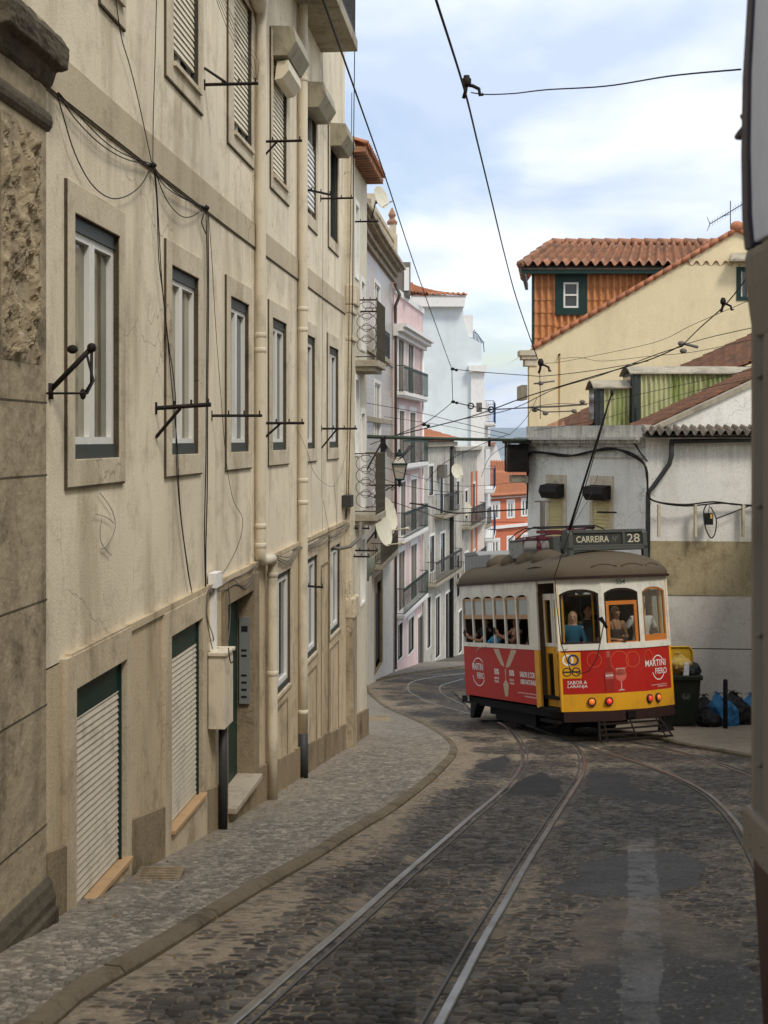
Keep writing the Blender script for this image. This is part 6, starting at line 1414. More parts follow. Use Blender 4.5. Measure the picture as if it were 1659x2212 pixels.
def person(label, base, yaw, h, arms, sk, shirt, hair, trousers=None, seated=False, lean=0, headyaw=0, headpitch=0, sleeves=.5, strap=False, group=None, fem=True, hairlen=.2, extras=None):
    k = h/1.70; Mx = Matrix.Translation(base) @ Matrix.Rotation(yaw,4,'Z'); drop = -.42 if seated else 0
    T = lambda x,y,z: Vector((x*k, (y + lean*max(0,z-.9))*k, (z+drop)*k))
    root = empty('person', None, label, 'person', group, M=Mx)
    mb = MB(); hd = T(0,.01,1.585)
    HR = Matrix.Rotation(headyaw,3,'Z') @ Matrix.Rotation(headpitch,3,'X'); hp = lambda x,y,z: hd + HR @ (Vector((x,y,z))*k)
    # torso
    def torso(m_, g, tp=1.46):
        rg = []
        for z, rx, ry in ((.84,.10,.08),(.88,.150,.11),(.95,.160,.115),(1.04,.140,.105),(1.12,.130,.10),(1.20,.145,.105),(1.28,.158,.108),(1.34,.165,.100),(1.39,.155,.085),(1.43,.105,.070),(1.46,.06,.055)):
            if z > tp: break
            sc = .94 if fem else 1.08; c_ = T(0,0,z); rg.append([(c_.x+(rx*k*sc+g)*math.cos(w), c_.y+(ry*k+g)*math.sin(w), c_.z) for w in [2*math.pi*i/20 for i in range(20)]])
        m_.loft(rg)
    torso(mb, 0)
    cap_(mb, T(0,.0,1.38), .055*k, T(0,.005,1.50), .052*k)
    # head with face
    mb.ell(hd, (.074*k,.092*k,.105*k), HR.to_3x3(), 20, 14); mb.ell(hp(0,.03,-.055), (.052*k,.060*k,.055*k), HR); cap_(mb, hp(0,.086,.015), .010*k, hp(0,.106,-.022), .014*k, 8); mb.ell(hp(0,.088,-.050), (.024*k,.012*k,.009*k), HR); mb.ell(hp(0,.080,-.088), (.022*k,.016*k,.016*k), HR)
    mb.ell(hp(0,.082,.032),(.055*k,.014*k,.010*k),HR)
    for s_ in (-1,1): mb.ell(hp(.076*s_,-.008,-.005),(.010*k,.018*k,.030*k),HR)
    sh = {}
    for s_ in (-1,1): sh[s_] = T(.175*s_*(.93 if fem else 1.08),0,1.37); mb.ell(sh[s_],(.058*k,.06*k,.058*k))
    slv = MB()
    for s_, el, wr, hdir, palm, curl in arms:
        el = Vector(el)*k; wr = Vector(wr)*k; el.z += drop*k; wr.z += drop*k
        cap_(mb, sh[s_], .047*k, el, .037*k); cap_(mb, el, .038*k, wr, .025*k); hand(mb, wr, hdir, palm, s_, curl, k*1.02)
        if sleeves: cap_(slv, sh[s_]+Vector((-.01*s_,0,.005)), .062*k, sh[s_].lerp(el, sleeves), .056*k)
    legs = MB()
    for s_ in (-1,1):
        hip = T(.09*s_,0,.90); 
        if seated: kn = T(.10*s_,.44,.90); ft = T(.10*s_,.46,.46)
        else: kn = T(.095*s_,.02,.49); ft = T(.10*s_,0,.08)
        for m_, g_ in ((mb,0),(legs,.012)): cap_(m_, hip, (.078+g_)*k, kn, (.054+g_)*k); cap_(m_, kn, (.054+g_)*k, ft, (.036+g_)*k)
        cap_(mb, ft+Vector((0,0,-.03*k)), .038*k, ft+Vector((0,.15*k,-.045*k)), .03*k)
    ob = mb.build('body', sk, root, world=False); remesh(ob, .0085)
    if hair:
        hb_ = MB(); hb_.ell(hp(0,-.038,.034), (.080*k,.078*k,.088*k), HR, 18, 12)
        if hairlen > .08:
            for s_ in (-1,0,1):
                cap_(hb_, hp(.05*s_,-.055,.03), .045*k, hp(.062*s_,-.05,-hairlen), .03*k)
        ob = hb_.build('hair', hair, root, world=False); remesh(ob, .010, 2)
        # keep the face clear of hair: carve by pulling back
    eb = MB()
    for s_ in (-1,1): eb.ell(hp(.029*s_,.083,.014),(.015*k,.006*k,.008*k),HR,8,6); eb.ell(hp(.030*s_,.088,.034),(.018*k,.005*k,.004*k),HR,8,6)
    eb.build('eyes', bk, root, world=False); lb = MB(); lb.ell(hp(0,.0975,-.050),(.024*k,.006*k,.008*k),HR,8,6); lb.build('lips', NT('lips',.5).col((.40,.12,.10)).m, root, world=False)
    if shirt:
        sb_ = MB(); top = 1.30 if strap else 1.385
        torso(sb_, .013, 1.30 if strap else 1.44)
        if strap:
            for s_ in (-1,1): cap_(sb_, T(.085*s_,.095,1.30), .012, T(.095*s_,.05,1.425), .010, 8); cap_(sb_, T(.085*s_,-.09,1.30), .012, T(.095*s_,.04,1.425), .010, 8)
        if sleeves: n_ = len(sb_.v); sb_.v += slv.v; sb_.f += [tuple(i+n_ for i in f) for f in slv.f]
        ob = sb_.build('shirt', shirt, root, world=False); remesh(ob, .011, 3)
    if trousers is None: trousers = cloth_d
    ob = legs.build('trousers', trousers, root, world=False); remesh(ob, .014, 2)
    if extras: extras(root, k, hp, T)
    return root
cloth_d = NT('dark_denim', .9).col((.03,.035,.05)).m; cl_blue = NT('blue_cotton', .9).col((.03,.12,.20)).m; cl_white = NT('white_cotton', .9); cl_white.col((.78,.77,.74)); cl_white.bump(cl_white.noise(9,3), .012, .5); cl_white = cl_white.m
cl_black = NT('black_cotton', .9).col((.018,.018,.02)).m; cl_brown = NT('brown_top', .9).col((.07,.045,.03)).m; cl_lblue = NT('bright_blue_cotton', .9).col((.06,.30,.50)).m
h_blond = paint('blond_hair', (.50,.36,.15), .6, .3, scale=30); h_dark = paint('dark_hair', (.02,.014,.010), .5, .0); h_grey = paint('pale_blond_hair', (.62,.52,.38), .6, .2, scale=30); h_brown = paint('light_brown_hair', (.25,.15,.075), .6, .2, scale=30)
FL = .86
def inT(x, y, z=FL): return TM @ Vector((x,y,z))
yawT = math.atan2(v2.y, v2.x)           # tram heading
# facing back towards the camera means local +y -> -u
back = yawT+math.pi
def phone(root, at_, Mrot, nm='phone'):
    mb = MB(); mb.box(-.037,.037,-.005,.005,-.075,.075); o = mb.build(nm, M['black'], None, world=False, bevel=.004); tag(o, None, 'phone'); o.matrix_basis = Mrot; 
    mb = MB(); mb.box(-.033,.033,-.0065,-.0052,-.066,.066); mb.build('screen', NT('phone_screen',.1).col((.05,.06,.07)).m, o, world=False); return o
# woman with long brown hair looking down at a phone, behind the centre pane
def sung(root,k,hp,T):
    mb = MB()
    for s_ in (-1,1): mb.ell(hp(.034*s_,.058,.095),(.028,.010,.016),None,10,6)
    mb.tube([hp(-.07,.02,.085),hp(-.034,.068,.097),hp(.034,.068,.097),hp(.07,.02,.085)],.004,4); mb.build('sunglasses', M['black'], root, world=False, smooth=True)
person('tanned woman with long hair looking down at her phone behind the tram centre pane', inT(-.02,.42), back+.15, 1.66,
  [(-1,(-.26,.02,1.12),(-.06,.24,1.12),(.8,.5,.1),(0,-.3,1),.6),(1,(.27,.04,1.10),(.09,.25,1.09),(-.9,.3,.0),(0,.2,1),.5)], skinD, cl_brown, h_brown, strap=True, sleeves=0, headpitch=-.38, hairlen=.24, extras=sung)
m_ = inT(-.02,.42)+Matrix.Rotation(back+.15,3,'Z') @ Vector((.0,.30,1.13)); o = phone(None, None, Matrix.Translation(m_) @ Matrix.Rotation(back+.15,4,'Z') @ Matrix.Rotation(.9,4,'X')); tag(o,'small phone held low by the woman in the strappy brown top','phone')
person('fair-haired woman in a blue top behind the left end pane of the tram', inT(-.78,.70), back-.35, 1.60,
  [(-1,(-.25,.05,1.10),(-.10,.24,.98),(.6,.7,0),(0,0,1),.4),(1,(.25,.05,1.10),(.20,.28,.97),(-.3,.9,0),(0,0,1),.4)], skinP, cl_blue, h_blond, headyaw=-.1, hairlen=.17, sleeves=.95)
person('dark-haired man in a white t-shirt seen from behind at the right pane of the tram', inT(.66,.66), yawT-.15, 1.74,
  [(-1,(-.33,.03,1.12),(-.28,.26,1.02),(.2,1,0),(0,0,1),.4),(1,(.33,.08,1.12),(.24,.30,1.08),(-.3,1,0),(0,0,1),.5)], skin, cl_white, h_dark, fem=False, hairlen=0, sleeves=.55)
person('shadowy passenger in slate clothes deep behind the left end pane', inT(-.30,1.05), back+.3, 1.70,
  [(-1,(-.27,.0,1.08),(-.24,.12,.85),(0,.3,-1),(1,0,0),.4),(1,(.27,.0,1.08),(.24,.12,.85),(0,.3,-1),(-1,0,0),.4)], skin, NT('slate_cloth',.9).col((.05,.06,.07)).m, h_dark, fem=True, hairlen=.1, sleeves=.95)
# side passengers leaning out, looking back at the camera
leftw = back+.55
def sidep(label, ly, x, h, arms, sk, sh, ha, yaw=None, **kw):
    return person(label, inT(x, ly, FL+.02), (back if yaw is None else yaw), h, arms, sk, sh, ha, **kw)
out = yawT+math.pi/2
def pph(ly, x, yaw, off, label):
    b_ = inT(x,ly,FL); R_b = Matrix.Rotation(yaw,3,'Z'); o = phone(None,None,Matrix.Translation(b_+R_b @ Vector(off)) @ Matrix.Rotation(yaw,4,'Z') @ Matrix.Rotation(-.1,4,'X')); tag(o, label, 'phone')
sidep('pale-haired passenger with bare shoulders filming out of a tram side window', yC+2.0, -.84, 1.48,
  [(1,(.22,.24,1.20),(.09,.52,1.34),(-.1,.25,.95),(-.9,.3,0),.5),(-1,(-.20,.26,1.16),(-.04,.54,1.32),(.2,.25,.95),(.9,.3,0),.5)], skin, NT('rust_top',.9).col((.16,.05,.03)).m, h_grey, strap=True, sleeves=0, hairlen=0, yaw=out+.15, headyaw=.2)
pph(yC+2.0, -.84, out+.15, (.02,.53,1.24), 'phone held upright outside the tram side window by the pale-haired passenger')
sidep('dark-haired child with a bright blue sleeve hanging one arm over the tram side sill', yC+2.95, -.90, 1.26,
  [(1,(.20,.22,1.16),(.22,.46,1.10),(.1,.8,-.6),(-1,0,0),.4),(-1,(-.16,.16,1.15),(-.1,.34,1.20),(0,1,0),(0,0,1),.4)], skin, cl_lblue, h_dark, sleeves=.97, hairlen=.05, yaw=out+.3)
sidep('dark-haired passenger in black filming from the farthest tram side windows', yC+3.55, -.90, 1.50,
  [(1,(.24,.22,1.14),(.16,.52,1.24),(-.1,.3,.95),(-.9,.3,0),.5),(-1,(-.14,.24,1.12),(.0,.50,1.20),(.3,.3,.9),(.9,.3,0),.5)], skin, cl_black, h_dark, sleeves=.5, hairlen=.06, yaw=out+.15)
pph(yC+3.55, -.90, out+.15, (.07,.50,1.17), 'black phone held out by the passenger in black at the farthest side windows')
sidep('passenger half hidden in shade at the side window nearest the tram door', yC+1.5, -.62, 1.36,
  [(-1,(-.27,.0,1.08),(-.24,.12,.85),(0,.3,-1),(1,0,0),.4),(1,(.30,.05,1.06),(.34,.25,1.0),(0,1,-.1),(-1,0,0),.4)], skin, cl_black, h_brown, sleeves=.5, hairlen=.1)

# =================================================================== bin, bags, bollard
BY = 27.2
def bin_():
    p0 = P(1452,1568,BY); p1 = P(1512,1568,BY); cx_ = (p0.x+p1.x)/2-.05; z0 = zgf(BY)+.05; root = empty('wheelie_bin', (cx_,BY+.3,z0), 'overfull dark wheelie bin with its yellow lid thrown open beside the tram', 'bin')
    w0, w1 = .30, .36; H_ = 1.06; dg = paint('bin_green_plastic', (.014,.019,.012), .45, .25)
    mb = MB(); mb.hexa([(cx_-w0,BY+.03,z0+.03),(cx_+w0,BY+.03,z0+.03),(cx_+w0,BY+.6,z0+.03),(cx_-w0,BY+.6,z0+.03),(cx_-w1,BY-.04,z0+H_),(cx_+w1,BY-.04,z0+H_),(cx_+w1,BY+.68,z0+H_),(cx_-w1,BY+.68,z0+H_)]); mb.build('bin_body', dg, root, bevel=.025)
    mb = MB(); mb.box(cx_-w1-.03,cx_+w1+.03,BY-.08,BY+.0,z0+H_-.07,z0+H_+.02); mb.box(cx_-w1-.03,cx_-w1+.03,BY,BY+.7,z0+H_-.07,z0+H_+.02); mb.box(cx_+w1-.03,cx_+w1+.03,BY,BY+.7,z0+H_-.07,z0+H_+.02); mb.build('rim', dg, root, bevel=.012)
    ly = paint('yellow_lid_plastic', (.55,.33,.02), .4, .4); mb = MB(); Rr = .09
    lidp = [(cx_-w1,0),(cx_+w1,0),(cx_+w1,.42),(cx_+w1-.07,.50),(cx_-w1+.07,.50),(cx_-w1,.42)]
    mb.loft([[(x,BY+.72+zz*.12,z0+H_+zz) for x,zz in lidp],[(x,BY+.76+zz*.12,z0+H_+zz) for x,zz in lidp]]); lid = mb.build('lid', ly, root, bevel=.012)
    mb = MB(); mb.tube([(x,BY+.70+zz*.12,z0+H_+zz) for x,zz in lidp],.02,6); mb.build('lid_rim', ly, lid, smooth=True)
    for s_ in (-1,1): mb = MB(); mb.lathe([(.09,-.03),(.09,.03)],(cx_+s_*.27,BY+.58,z0+.09),14,Matrix.Rotation(math.pi/2,3,'Y')); mb.build('wheel', M['black'], root)
    em_ = NT('bin_emblem', .6).col((.20,.20,.19)).m; mb = MB()
    c_ = Vector((cx_+.05,BY-.006,z0+.66))
    for r_, s1 in ((.055,1),(.035,1)): 
        pts = [c_+Vector((r_*math.cos(w)*1.0,-.006+.0,r_*1.25*math.sin(w))) for w in [i*math.pi/8 for i in range(17)]]; mb.tube(pts,.005,4)
    for x_, z_ in ((-.05,.09),(0,.10),(.05,.09)): mb.ell(c_+Vector((x_,-.008,z_)),(.012,.004,.014),None,6,4)
    for s_ in (-1,1): mb.tube([c_+Vector((.07*s_,-.006,.05)),c_+Vector((.085*s_,-.006,-.02)),c_+Vector((.05*s_,-.006,-.09))],.005,4)
    mb.build('emblem', em_, root)
    return root, cx_, z0+H_
_, bcx, bz = bin_()
def plast(name, c, r=.32):
    t_ = NT(name, r, 0, .3); t_.col(t_.mix(t_.noise(6,5,.7), tuple(x*.6 for x in c), c)); t_.bump(t_.noise(9,7,.75,(1,1,.55)), .05, .9); return t_.m
p_blk = plast('black_bin_bag', (.016,.016,.018), .28); p_blu = plast('blue_bin_bag', (.035,.20,.42), .35); p_yel = plast('yellow_carrier_bag', (.62,.42,.10), .35); p_wht = plast('white_carrier_bag', (.68,.68,.70), .4)
def bag(label, c, r, mat, seed, nk=True, tilt=0, name='bin_bag', hand_=None):
    mb = MB(); rnd = random.Random(seed); nu, nv = 44, 26; c = Vector(c); b = 0
    a1 = [rnd.uniform(0,6.28) for _ in range(8)]
    for j in range(nv+1):
        v = j/nv; ph = math.pi*v
        for i in range(nu):
            th = 2*math.pi*i/nu; x = math.sin(ph)*math.cos(th); y = math.sin(ph)*math.sin(th); z = math.cos(ph)
            q = 1+.09*math.sin(3*th+a1[0]+2*z)+.06*math.sin(7*th+a1[1]-4*z)+.035*math.sin(13*th+a1[2]+3*z)+.05*math.sin(5*z+a1[3])
            zz = z*r[2]; 
            if z < -.55: zz = -.62*r[2]-.1*r[2]*(-z-.55)
            if z > .5: q *= 1-.85*((z-.5)/.5)**.8*.6; zz = z*r[2]*(1+.25*(z-.5))
            mb.v.append(tuple(c+Vector((x*r[0]*q+tilt*zz, y*r[1]*q, zz))))
    for j in range(nv):
        for i in range(nu): mb.f.append((j*nu+i,(j+1)*nu+i,(j+1)*nu+(i+1)%nu,j*nu+(i+1)%nu))
    if nk:
        t_ = c+Vector((tilt*r[2],0,r[2]*1.08)); mb.tube([t_-Vector((0,0,.06)),t_,t_+Vector((.02,0,.05))],[.045,.02,.035],8); 
        for s_ in (-1,1): mb.tube([t_+Vector((.0,0,.0)),t_+Vector((.06*s_,-.02,.06)),t_+Vector((.11*s_,-.03,.02))],[.018,.022,.006],6)
    o = mb.build(name, mat, None, smooth=True); tag(o, label, 'bag')
    sb_ = o.modifiers.new('sub','SUBSURF'); sb_.subdivision_type = 'SIMPLE'; sb_.levels = 1; sb_.render_levels = 1
    tx = bpy.data.textures.new('crease','VORONOI'); tx.noise_scale = .13; tx.distance_metric = 'DISTANCE'; dm_ = o.modifiers.new('disp','DISPLACE'); dm_.texture = tx; dm_.strength = .07; dm_.mid_level = .4; dm_.texture_coords = 'GLOBAL'; return o
def gpos(x, y, Y, dz=.0): p = P(x,y,Y); return Vector((p.x,Y,zgf(Y)+.05+dz))
bag('black bin bag slumped against the foot of the wheelie bin', gpos(1532,1550,27.3,.13), (.24,.22,.21), p_blk, 1, tilt=-.1)
bag('black bin bag behind the blue one against the wall plinth', gpos(1520,1540,28.0,.22), (.30,.28,.34), p_blk, 2)
bag('pale blue bin bag leaning just left of the bollard', gpos(1562,1545,27.6,.24), (.29,.26,.38), p_blu, 3, tilt=-.28)
bag('black knotted bin bag right of the bollard between two blue bags', gpos(1597,1545,27.9,.24), (.25,.24,.37), p_blk, 4, tilt=-.2)
bag('blue bin bag half hidden by the near tram post', gpos(1622,1545,28.1,.24), (.26,.25,.34), p_blu, 5)
bag('black bin bag at the back between the two blue bags', gpos(1580,1540,28.5,.26), (.25,.22,.36), p_blk, 6)
bag('yellow carrier bag heaped on top of the open bin', (bcx-.02,BY+.3,bz+.20), (.23,.22,.19), p_yel, 7, name='carrier_bag'); bag('black bag bulging over the right rim of the bin', (bcx+.22,BY+.3,bz+.09), (.19,.22,.17), p_blk, 8, nk=False, name='rubbish_bag')
mb = MB(); mb.hexa([(bcx+.0,BY+.05,bz-.02),(bcx+.12,BY+.04,bz-.02),(bcx+.12,BY+.12,bz),(bcx,BY+.12,bz),(bcx+.03,BY+.08,bz+.27),(bcx+.14,BY+.07,bz+.27),(bcx+.14,BY+.14,bz+.27),(bcx+.03,BY+.14,bz+.27)]); tag(mb.build('paper_carton', p_wht, None, bevel=.01), 'crumpled white carton sticking up out of the bin', 'carton')
mb = MB(); q = G(1567,1579); mb.lathe([(.048,-.1),(.048,.98),(.044,.985),(.044,1.0),(.048,1.005),(.046,1.05),(.03,1.07),(0,1.075)], (q.x,q.y,q.z), 18); tag(mb.build('bollard', paint('bollard_black', (.012,.013,.018), .35, .15), None, smooth=True), 'thin black bollard standing on the sandy pavement before the bin bags', 'bollard')
for x_, y_, r_, lb in ((344,1890,.17,'dark iron cover in the left pavement near the first shuttered window'),(813,1553,.30,'dark iron cover in the left pavement at the end of the wall')):
    q = G(x_,y_,KH+.01); mb = MB(); mb.box(q.x-r_,q.x+r_,q.y-r_*.9,q.y+r_*.9,q.z-.05,q.z+.012)
    for k in range(5): mb.box(q.x-r_*.8,q.x+r_*.8,q.y-r_*.7+k*r_*.33,q.y-r_*.6+k*r_*.33,q.z+.012,q.z+.017)
    o = mb.build('manhole_cover', M['plinth'], None); tag(o, lb, 'manhole cover'); o['group'] = 'iron covers in the left pavement'

# =================================================================== dishes, lamp, hanging cloth
def dish(label, c, r, normal, arm_to, feed):
    c = Vector(c); n = Vector(normal).normalized(); z = Vector((0,0,1)); a = n.cross(z).normalized(); b = a.cross(n); R3 = Matrix((a,b,n)).transposed()
    root = empty('satellite_dish', c, label, 'satellite dish', 'satellite dishes'); mb = MB(); prof = [(0.001,-.0)]+[(r*k/8, r*.16*(k/8)**2) for k in range(1,9)]+[(r,r*.16+.012),(r*.97,r*.16+.012)]+[(r*k/8, r*.16*(k/8)**2+.012) for k in range(7,0,-1)]
    mb.lathe(prof, c, 32, R3); mb.build('reflector', M['dish'], root, smooth=True)
    mb = MB(); f = c+n*feed[0]+b*feed[1]; mb.tube([c-b*r*.9+n*.02, f], .014, 6); mb.tube([f, f-n*.10], .03, 8); mb.build('feed_arm', M['dish'], root, smooth=True)
    mb = MB(); mb.tube([c-n*.01, c-n*.12, Vector(arm_to)], .02, 6); mb.tube([c-n*.12+Vector((0,0,-.15)), c-n*.12+Vector((0,0,.12))], .025, 6); mb.build('mast', M['iron'], root); return root
c1 = P(823,1144,26.2); c2 = P(833,1113,27.0)
dish('cream satellite dish, the nearer of the crossed pair at the end of the left wall', c1, .36, (.94,-.42,.28), wallpt(pB,787,0,c1.z-.25), (.45,-.38))
dish('farther cream satellite dish partly behind its twin at the end of the left wall', c2, .37, (.93,-.48,.28), (wallpt(pB,787,0,c2.z-.1).x,25.6,c2.z-.1), (.45,-.38))
c3 = P(820,427,40); dish('pale satellite dish on the roof before the balustrade', c3, .36, (.9,-.62,.25), c3+Vector((-.25,.3,-.6)), (.45,-.25))
c4 = P(986,1019,70); dish('grey satellite dish high on the weathered old house', c4, .42, (.75,-.9,.3), c4+Vector((-.5,.5,-.3)), (.4,-.3))
c5 = P(1007,1100,78); dish('grey satellite dish above the coral house balcony', c5, .42, (.75,-.9,.3), c5+Vector((-.4,.6,-.3)), (.4,-.3))
# lantern on scrolled bracket
LY = 45.0; lc = P(863,1008,LY); LB = empty('street_lamp', (lc.x,LY,lc.z-.8), 'old black lantern on a scrolled wall bracket in front of the pink house', 'street lamp')
mb = MB(); s_ = LY/F; w_t, w_b = 17.5*s_, 11*s_; z = lambda y: (CY-y)*s_
for a_ in (0,1,2,3):
    w = math.pi/4+a_*math.pi/2; p0 = (lc.x+w_b*1.2*math.cos(w), LY+w_b*1.2*math.sin(w), z(1034)); p1 = (lc.x+w_t*1.25*math.cos(w), LY+w_t*1.25*math.sin(w), z(1002)); mb.tube([p0,p1],.022,4); p2 = (lc.x+.12*math.cos(w),LY+.12*math.sin(w),z(984)); mb.tube([p1,p2],.022,4)
def ringq(hw_, zz, h): mb.box(lc.x-hw_,lc.x+hw_,LY-hw_,LY+hw_,zz-h,zz)
ringq(w_t*.98, z(1001), .05); ringq(w_b*.95, z(1034), .05); mb.lathe([(.02,z(970)),(.06,z(973)),(.05,z(976)),(.13,z(979)),(.16,z(983)),(.13,z(985))],(lc.x,LY,0),10); mb.lathe([(.12,z(1035)),(.06,z(1040)),(.05,z(1048)),(.03,z(1052))],(lc.x,LY,0),10)
mb.build('lantern_frame', M['green'], LB)
mb = MB(); mb.loft([[(lc.x+sx_*w_,LY+sy_*w_,zz) for sx_,sy_ in ((-1,-1),(1,-1),(1,1),(-1,1))] for w_, zz in ((w_b*.8,z(1033)),(w_t*.84,z(1003)))])
lg = NT('lantern_glass', .15, 0, .6); lg.col((.50,.46,.38)); mb.build('lantern_glass', lg.m, LB)
mb = MB(); mb.loft([[(lc.x+sx_*w_,LY+sy_*w_,zz) for sx_,sy_ in ((-1,-1),(1,-1),(1,1),(-1,1))] for w_, zz in ((w_t*.84,z(1000)),(.1,z(985)))]); mb.build('lantern_hood_glass', lg.m, LB)
mb = MB(); xw = P(805,1050,LY).x; mb.tube([(xw-.12,LY,z(1048)),(lc.x+.1,LY,z(1048))],.03,6)
for cx_, r_ in ((835,.10),(820,.07),(848,.08)):
    q = P(cx_,1056,LY); mb.tube([(q.x+r_*(1-k/14)*math.cos(k*.7),LY,q.z+r_*(1-k/14)*math.sin(k*.7)) for k in range(13)],.014,4)
mb.tube([(xw,LY,z(1075)),P(822,1065,LY),P(850,1050,LY)],.02,5); mb.build('scroll_bracket', M['iron'], LB)
# folded parasol cloth on the arm
cY = 26.0; mb = MB(); rings = []
for k in range(9):
    zz = (CY-(1190+65*k/8))/F*cY; w = .02+.14*math.sin(math.pi*min(1,k/7.))*1.0+.03*(k>5); cx_ = P(790+ (2 if k > 3 else 0),0,cY).x
    rings.append([(cx_+w*math.cos(t_)*(1+.2*math.sin(3*t_+k*.5)), cY+w*.6*math.sin(t_), zz) for t_ in [2*math.pi*i/14 for i in range(14)]])
mb.loft(rings); cm = NT('grey_green_canvas', .9); cm.col(cm.mix(cm.noise(4,3), (.10,.12,.09), (.22,.24,.20))); pr = mb.build('folded_parasol', cm.m, None, smooth=True); tag(pr, 'folded grey-green parasol hanging at the end of the left wall under the dishes', 'parasol')
mb = MB(); q = P(784,1232,25.8); 
for k in range(9): mb.ell(q+Vector((random.uniform(-.07,.07),random.uniform(-.05,.02),random.uniform(-.10,.10))),(.035,.03,.04),None,7,5)
tag(mb.build('dried_flower_bunch', paint('straw_yellow',(.55,.38,.14),.8,.3), None, smooth=True), 'bunch of straw-yellow dried flowers hanging against the folded parasol', 'flowers')

# =================================================================== wires
def wire(name, pts, r, label, mat='cable', n=5, sm=8, group=None, cat='wire'):
    p = smooth_path([P(*q) for q in pts], sm) if len(pts) > 2 else [P(*q) for q in pts]
    if len(pts) == 2:
        a, b = p; s_ = (b-a).length*.012; p = [a.lerp(b,i/10)+Vector((0,0,-s_*4*(i/10)*(1-i/10))) for i in range(11)]
    mb = MB(); mb.tube(p, r, n); o = mb.build(name, M[mat], None, smooth=True); return tag(o, label, cat, group)
wire('contact_wire', [(922,-60,8.5),(942,0,9.5),(1003,193,12.5),(1032,310,15.5),(1064,442,19),(1090,550,22.5),(1118,652,25.5),(1162,777,29.5)], .011, 'thick tram contact wire running from the top of the picture down to the yellow house')
wire('contact_wire', [(690,-30,8),(698,0,8.5),(764,187,12),(835,390,17.5),(901,589,25),(975,795,36)], .009, 'tram contact wire slanting from the top left across the sky to the pale blue house')
wire('contact_wire', [(1165,785,29.5),(1167,850,30),(1167,905,30)], .009, 'short wire dropping from the junction before the yellow house', sm=3)
wire('span_wire', [(1018,200,12.8),(1050,204,12.5),(1110,202,12),(1180,194,11),(1310,186,10),(1450,164,9),(1600,150,8)], .006, 'thin span wire across the upper right sky')
wire('span_wire', [(975,797,36),(1045,804,36),(1140,811,35),(1180,812,34),(1283,800,33),(1400,780,31)], .010, 'span wire from the pale blue house across to the yellow house')
wire('span_wire', [(976,797,36),(978,868,36)], .010, 'vertical wire joining the two nodes before the pale blue wall')
wire('span_wire', [(978,868,36),(1018,877,34),(1060,884,32),(1140,881,31),(1165,884,30)], .014, 'wire with two ring insulators in front of the sky gap')
wire('span_wire', [(978,868,36),(945,895,33),(915,915,31),(860,938,30),(800,960,29)], .010, 'wire slanting down left from the node to the house end')
wire('feeder_wire', [(835,945,30),(900,930,29),(1000,905,29),(1070,882,29),(1140,856,29),(1265,818,28),(1400,778,26),(1475,745,24)], .013, 'thick wire climbing right before the yellow house to the two-armed clamp')
wire('feeder_wire', [(1475,745,24),(1510,710,22),(1560,665,20),(1600,618,18),(1640,560,16)], .010, 'wire from the clamp up to the near tram')
wire('feeder_wire', [(1475,745,24),(1540,727,22),(1640,705,20)], .007, 'thin wire leaving the clamp flat to the right')
wire('feeder_wire', [(1000,905,29.4),(1060,895,29),(1120,878,29),(1200,840,28),(1300,810,27),(1420,765,25),(1475,748,24)], .009, 'second wire under the thick climbing one', group=None)
wire('span_wire', [(1165,785,29.5),(1210,782,29),(1300,765,27),(1420,738,25),(1500,700,22),(1640,640,18)], .005, 'thin wire rising right over the rust stain')
wire('span_wire', [(1210,775,39),(1250,772,38),(1300,780,35),(1400,770,30),(1500,760,26),(1640,730,22)], .006, 'slack thin wire from the wall anchor of the yellow house')
wire('span_wire', [(1140,881,31),(1200,872,30.5),(1265,872,30),(1350,858,29),(1480,830,27),(1640,795,25)], .006, 'thin wire crossing the mossy dormers')
wire('span_wire', [(1155,930,31),(1300,905,29),(1480,850,27),(1640,815,25)], .005, 'thin wire low across the corrugated dormer')
wire('span_wire', [(788,870,33),(900,890,32),(1000,915,31),(1100,938,30)], .007, 'thin wire from the tiled house to the slatted box')
wire('span_wire', [(830,900,34),(950,918,33),(1090,945,32)], .006, 'lower thin wire from the tiled house to the slatted box')
wire('span_wire', [(1100,940,31),(1135,905,30),(1160,860,30)], .006, 'short slanting wire above the slatted box')
wire('span_wire', [(885,1087,30),(920,1092,30),(980,1108,30),(1060,1104,30),(1134,1100,30)], .018, 'heavy dark wire across the street above the tram roof')
wire('span_wire', [(790,1020,30),(870,1048,30),(960,1062,30),(1000,1062,30)], .006, 'thin wire between lantern and weathered house')
wire('span_wire', [(790,1070,28),(850,1085,28),(905,1103,29),(980,1125,30),(1135,1128,31)], .008, 'lower wire from the dishes across to the corner house')
wire('span_wire', [(800,1000,30),(900,1030,30),(1000,1050,30),(1135,1040,31)], .005, 'faint wire across the street at lantern height')
wire('span_wire', [(1040,1030,32),(1060,985,31),(1110,955,30.5)], .006, 'slanting wire to the slatted box from below')
wire('span_wire', [(920,1040,33),(960,1000,32),(1040,960,31),(1100,938,30.5)], .007, 'wire slanting up to the corner house before the old roof')
wire('drop_wire', [(767,-20,21),(766,120,21),(764,300,21.2),(762,600,21.5),(757,900,22),(752,1080,22.5)], .008, 'thin cable hanging down the corner of the long facade')
wire('drop_wire', [(760,200,21.4),(757,500,21.8),(752,800,22),(748,1120,22.5)], .006, 'second thin cable beside the corner pilaster')
wire('drop_wire', [(1311,920,31.2),(1296,1010,31),(1270,1080,30),(1220,1160,29)], .005, 'thin stay wire crossing behind the trolley pole')
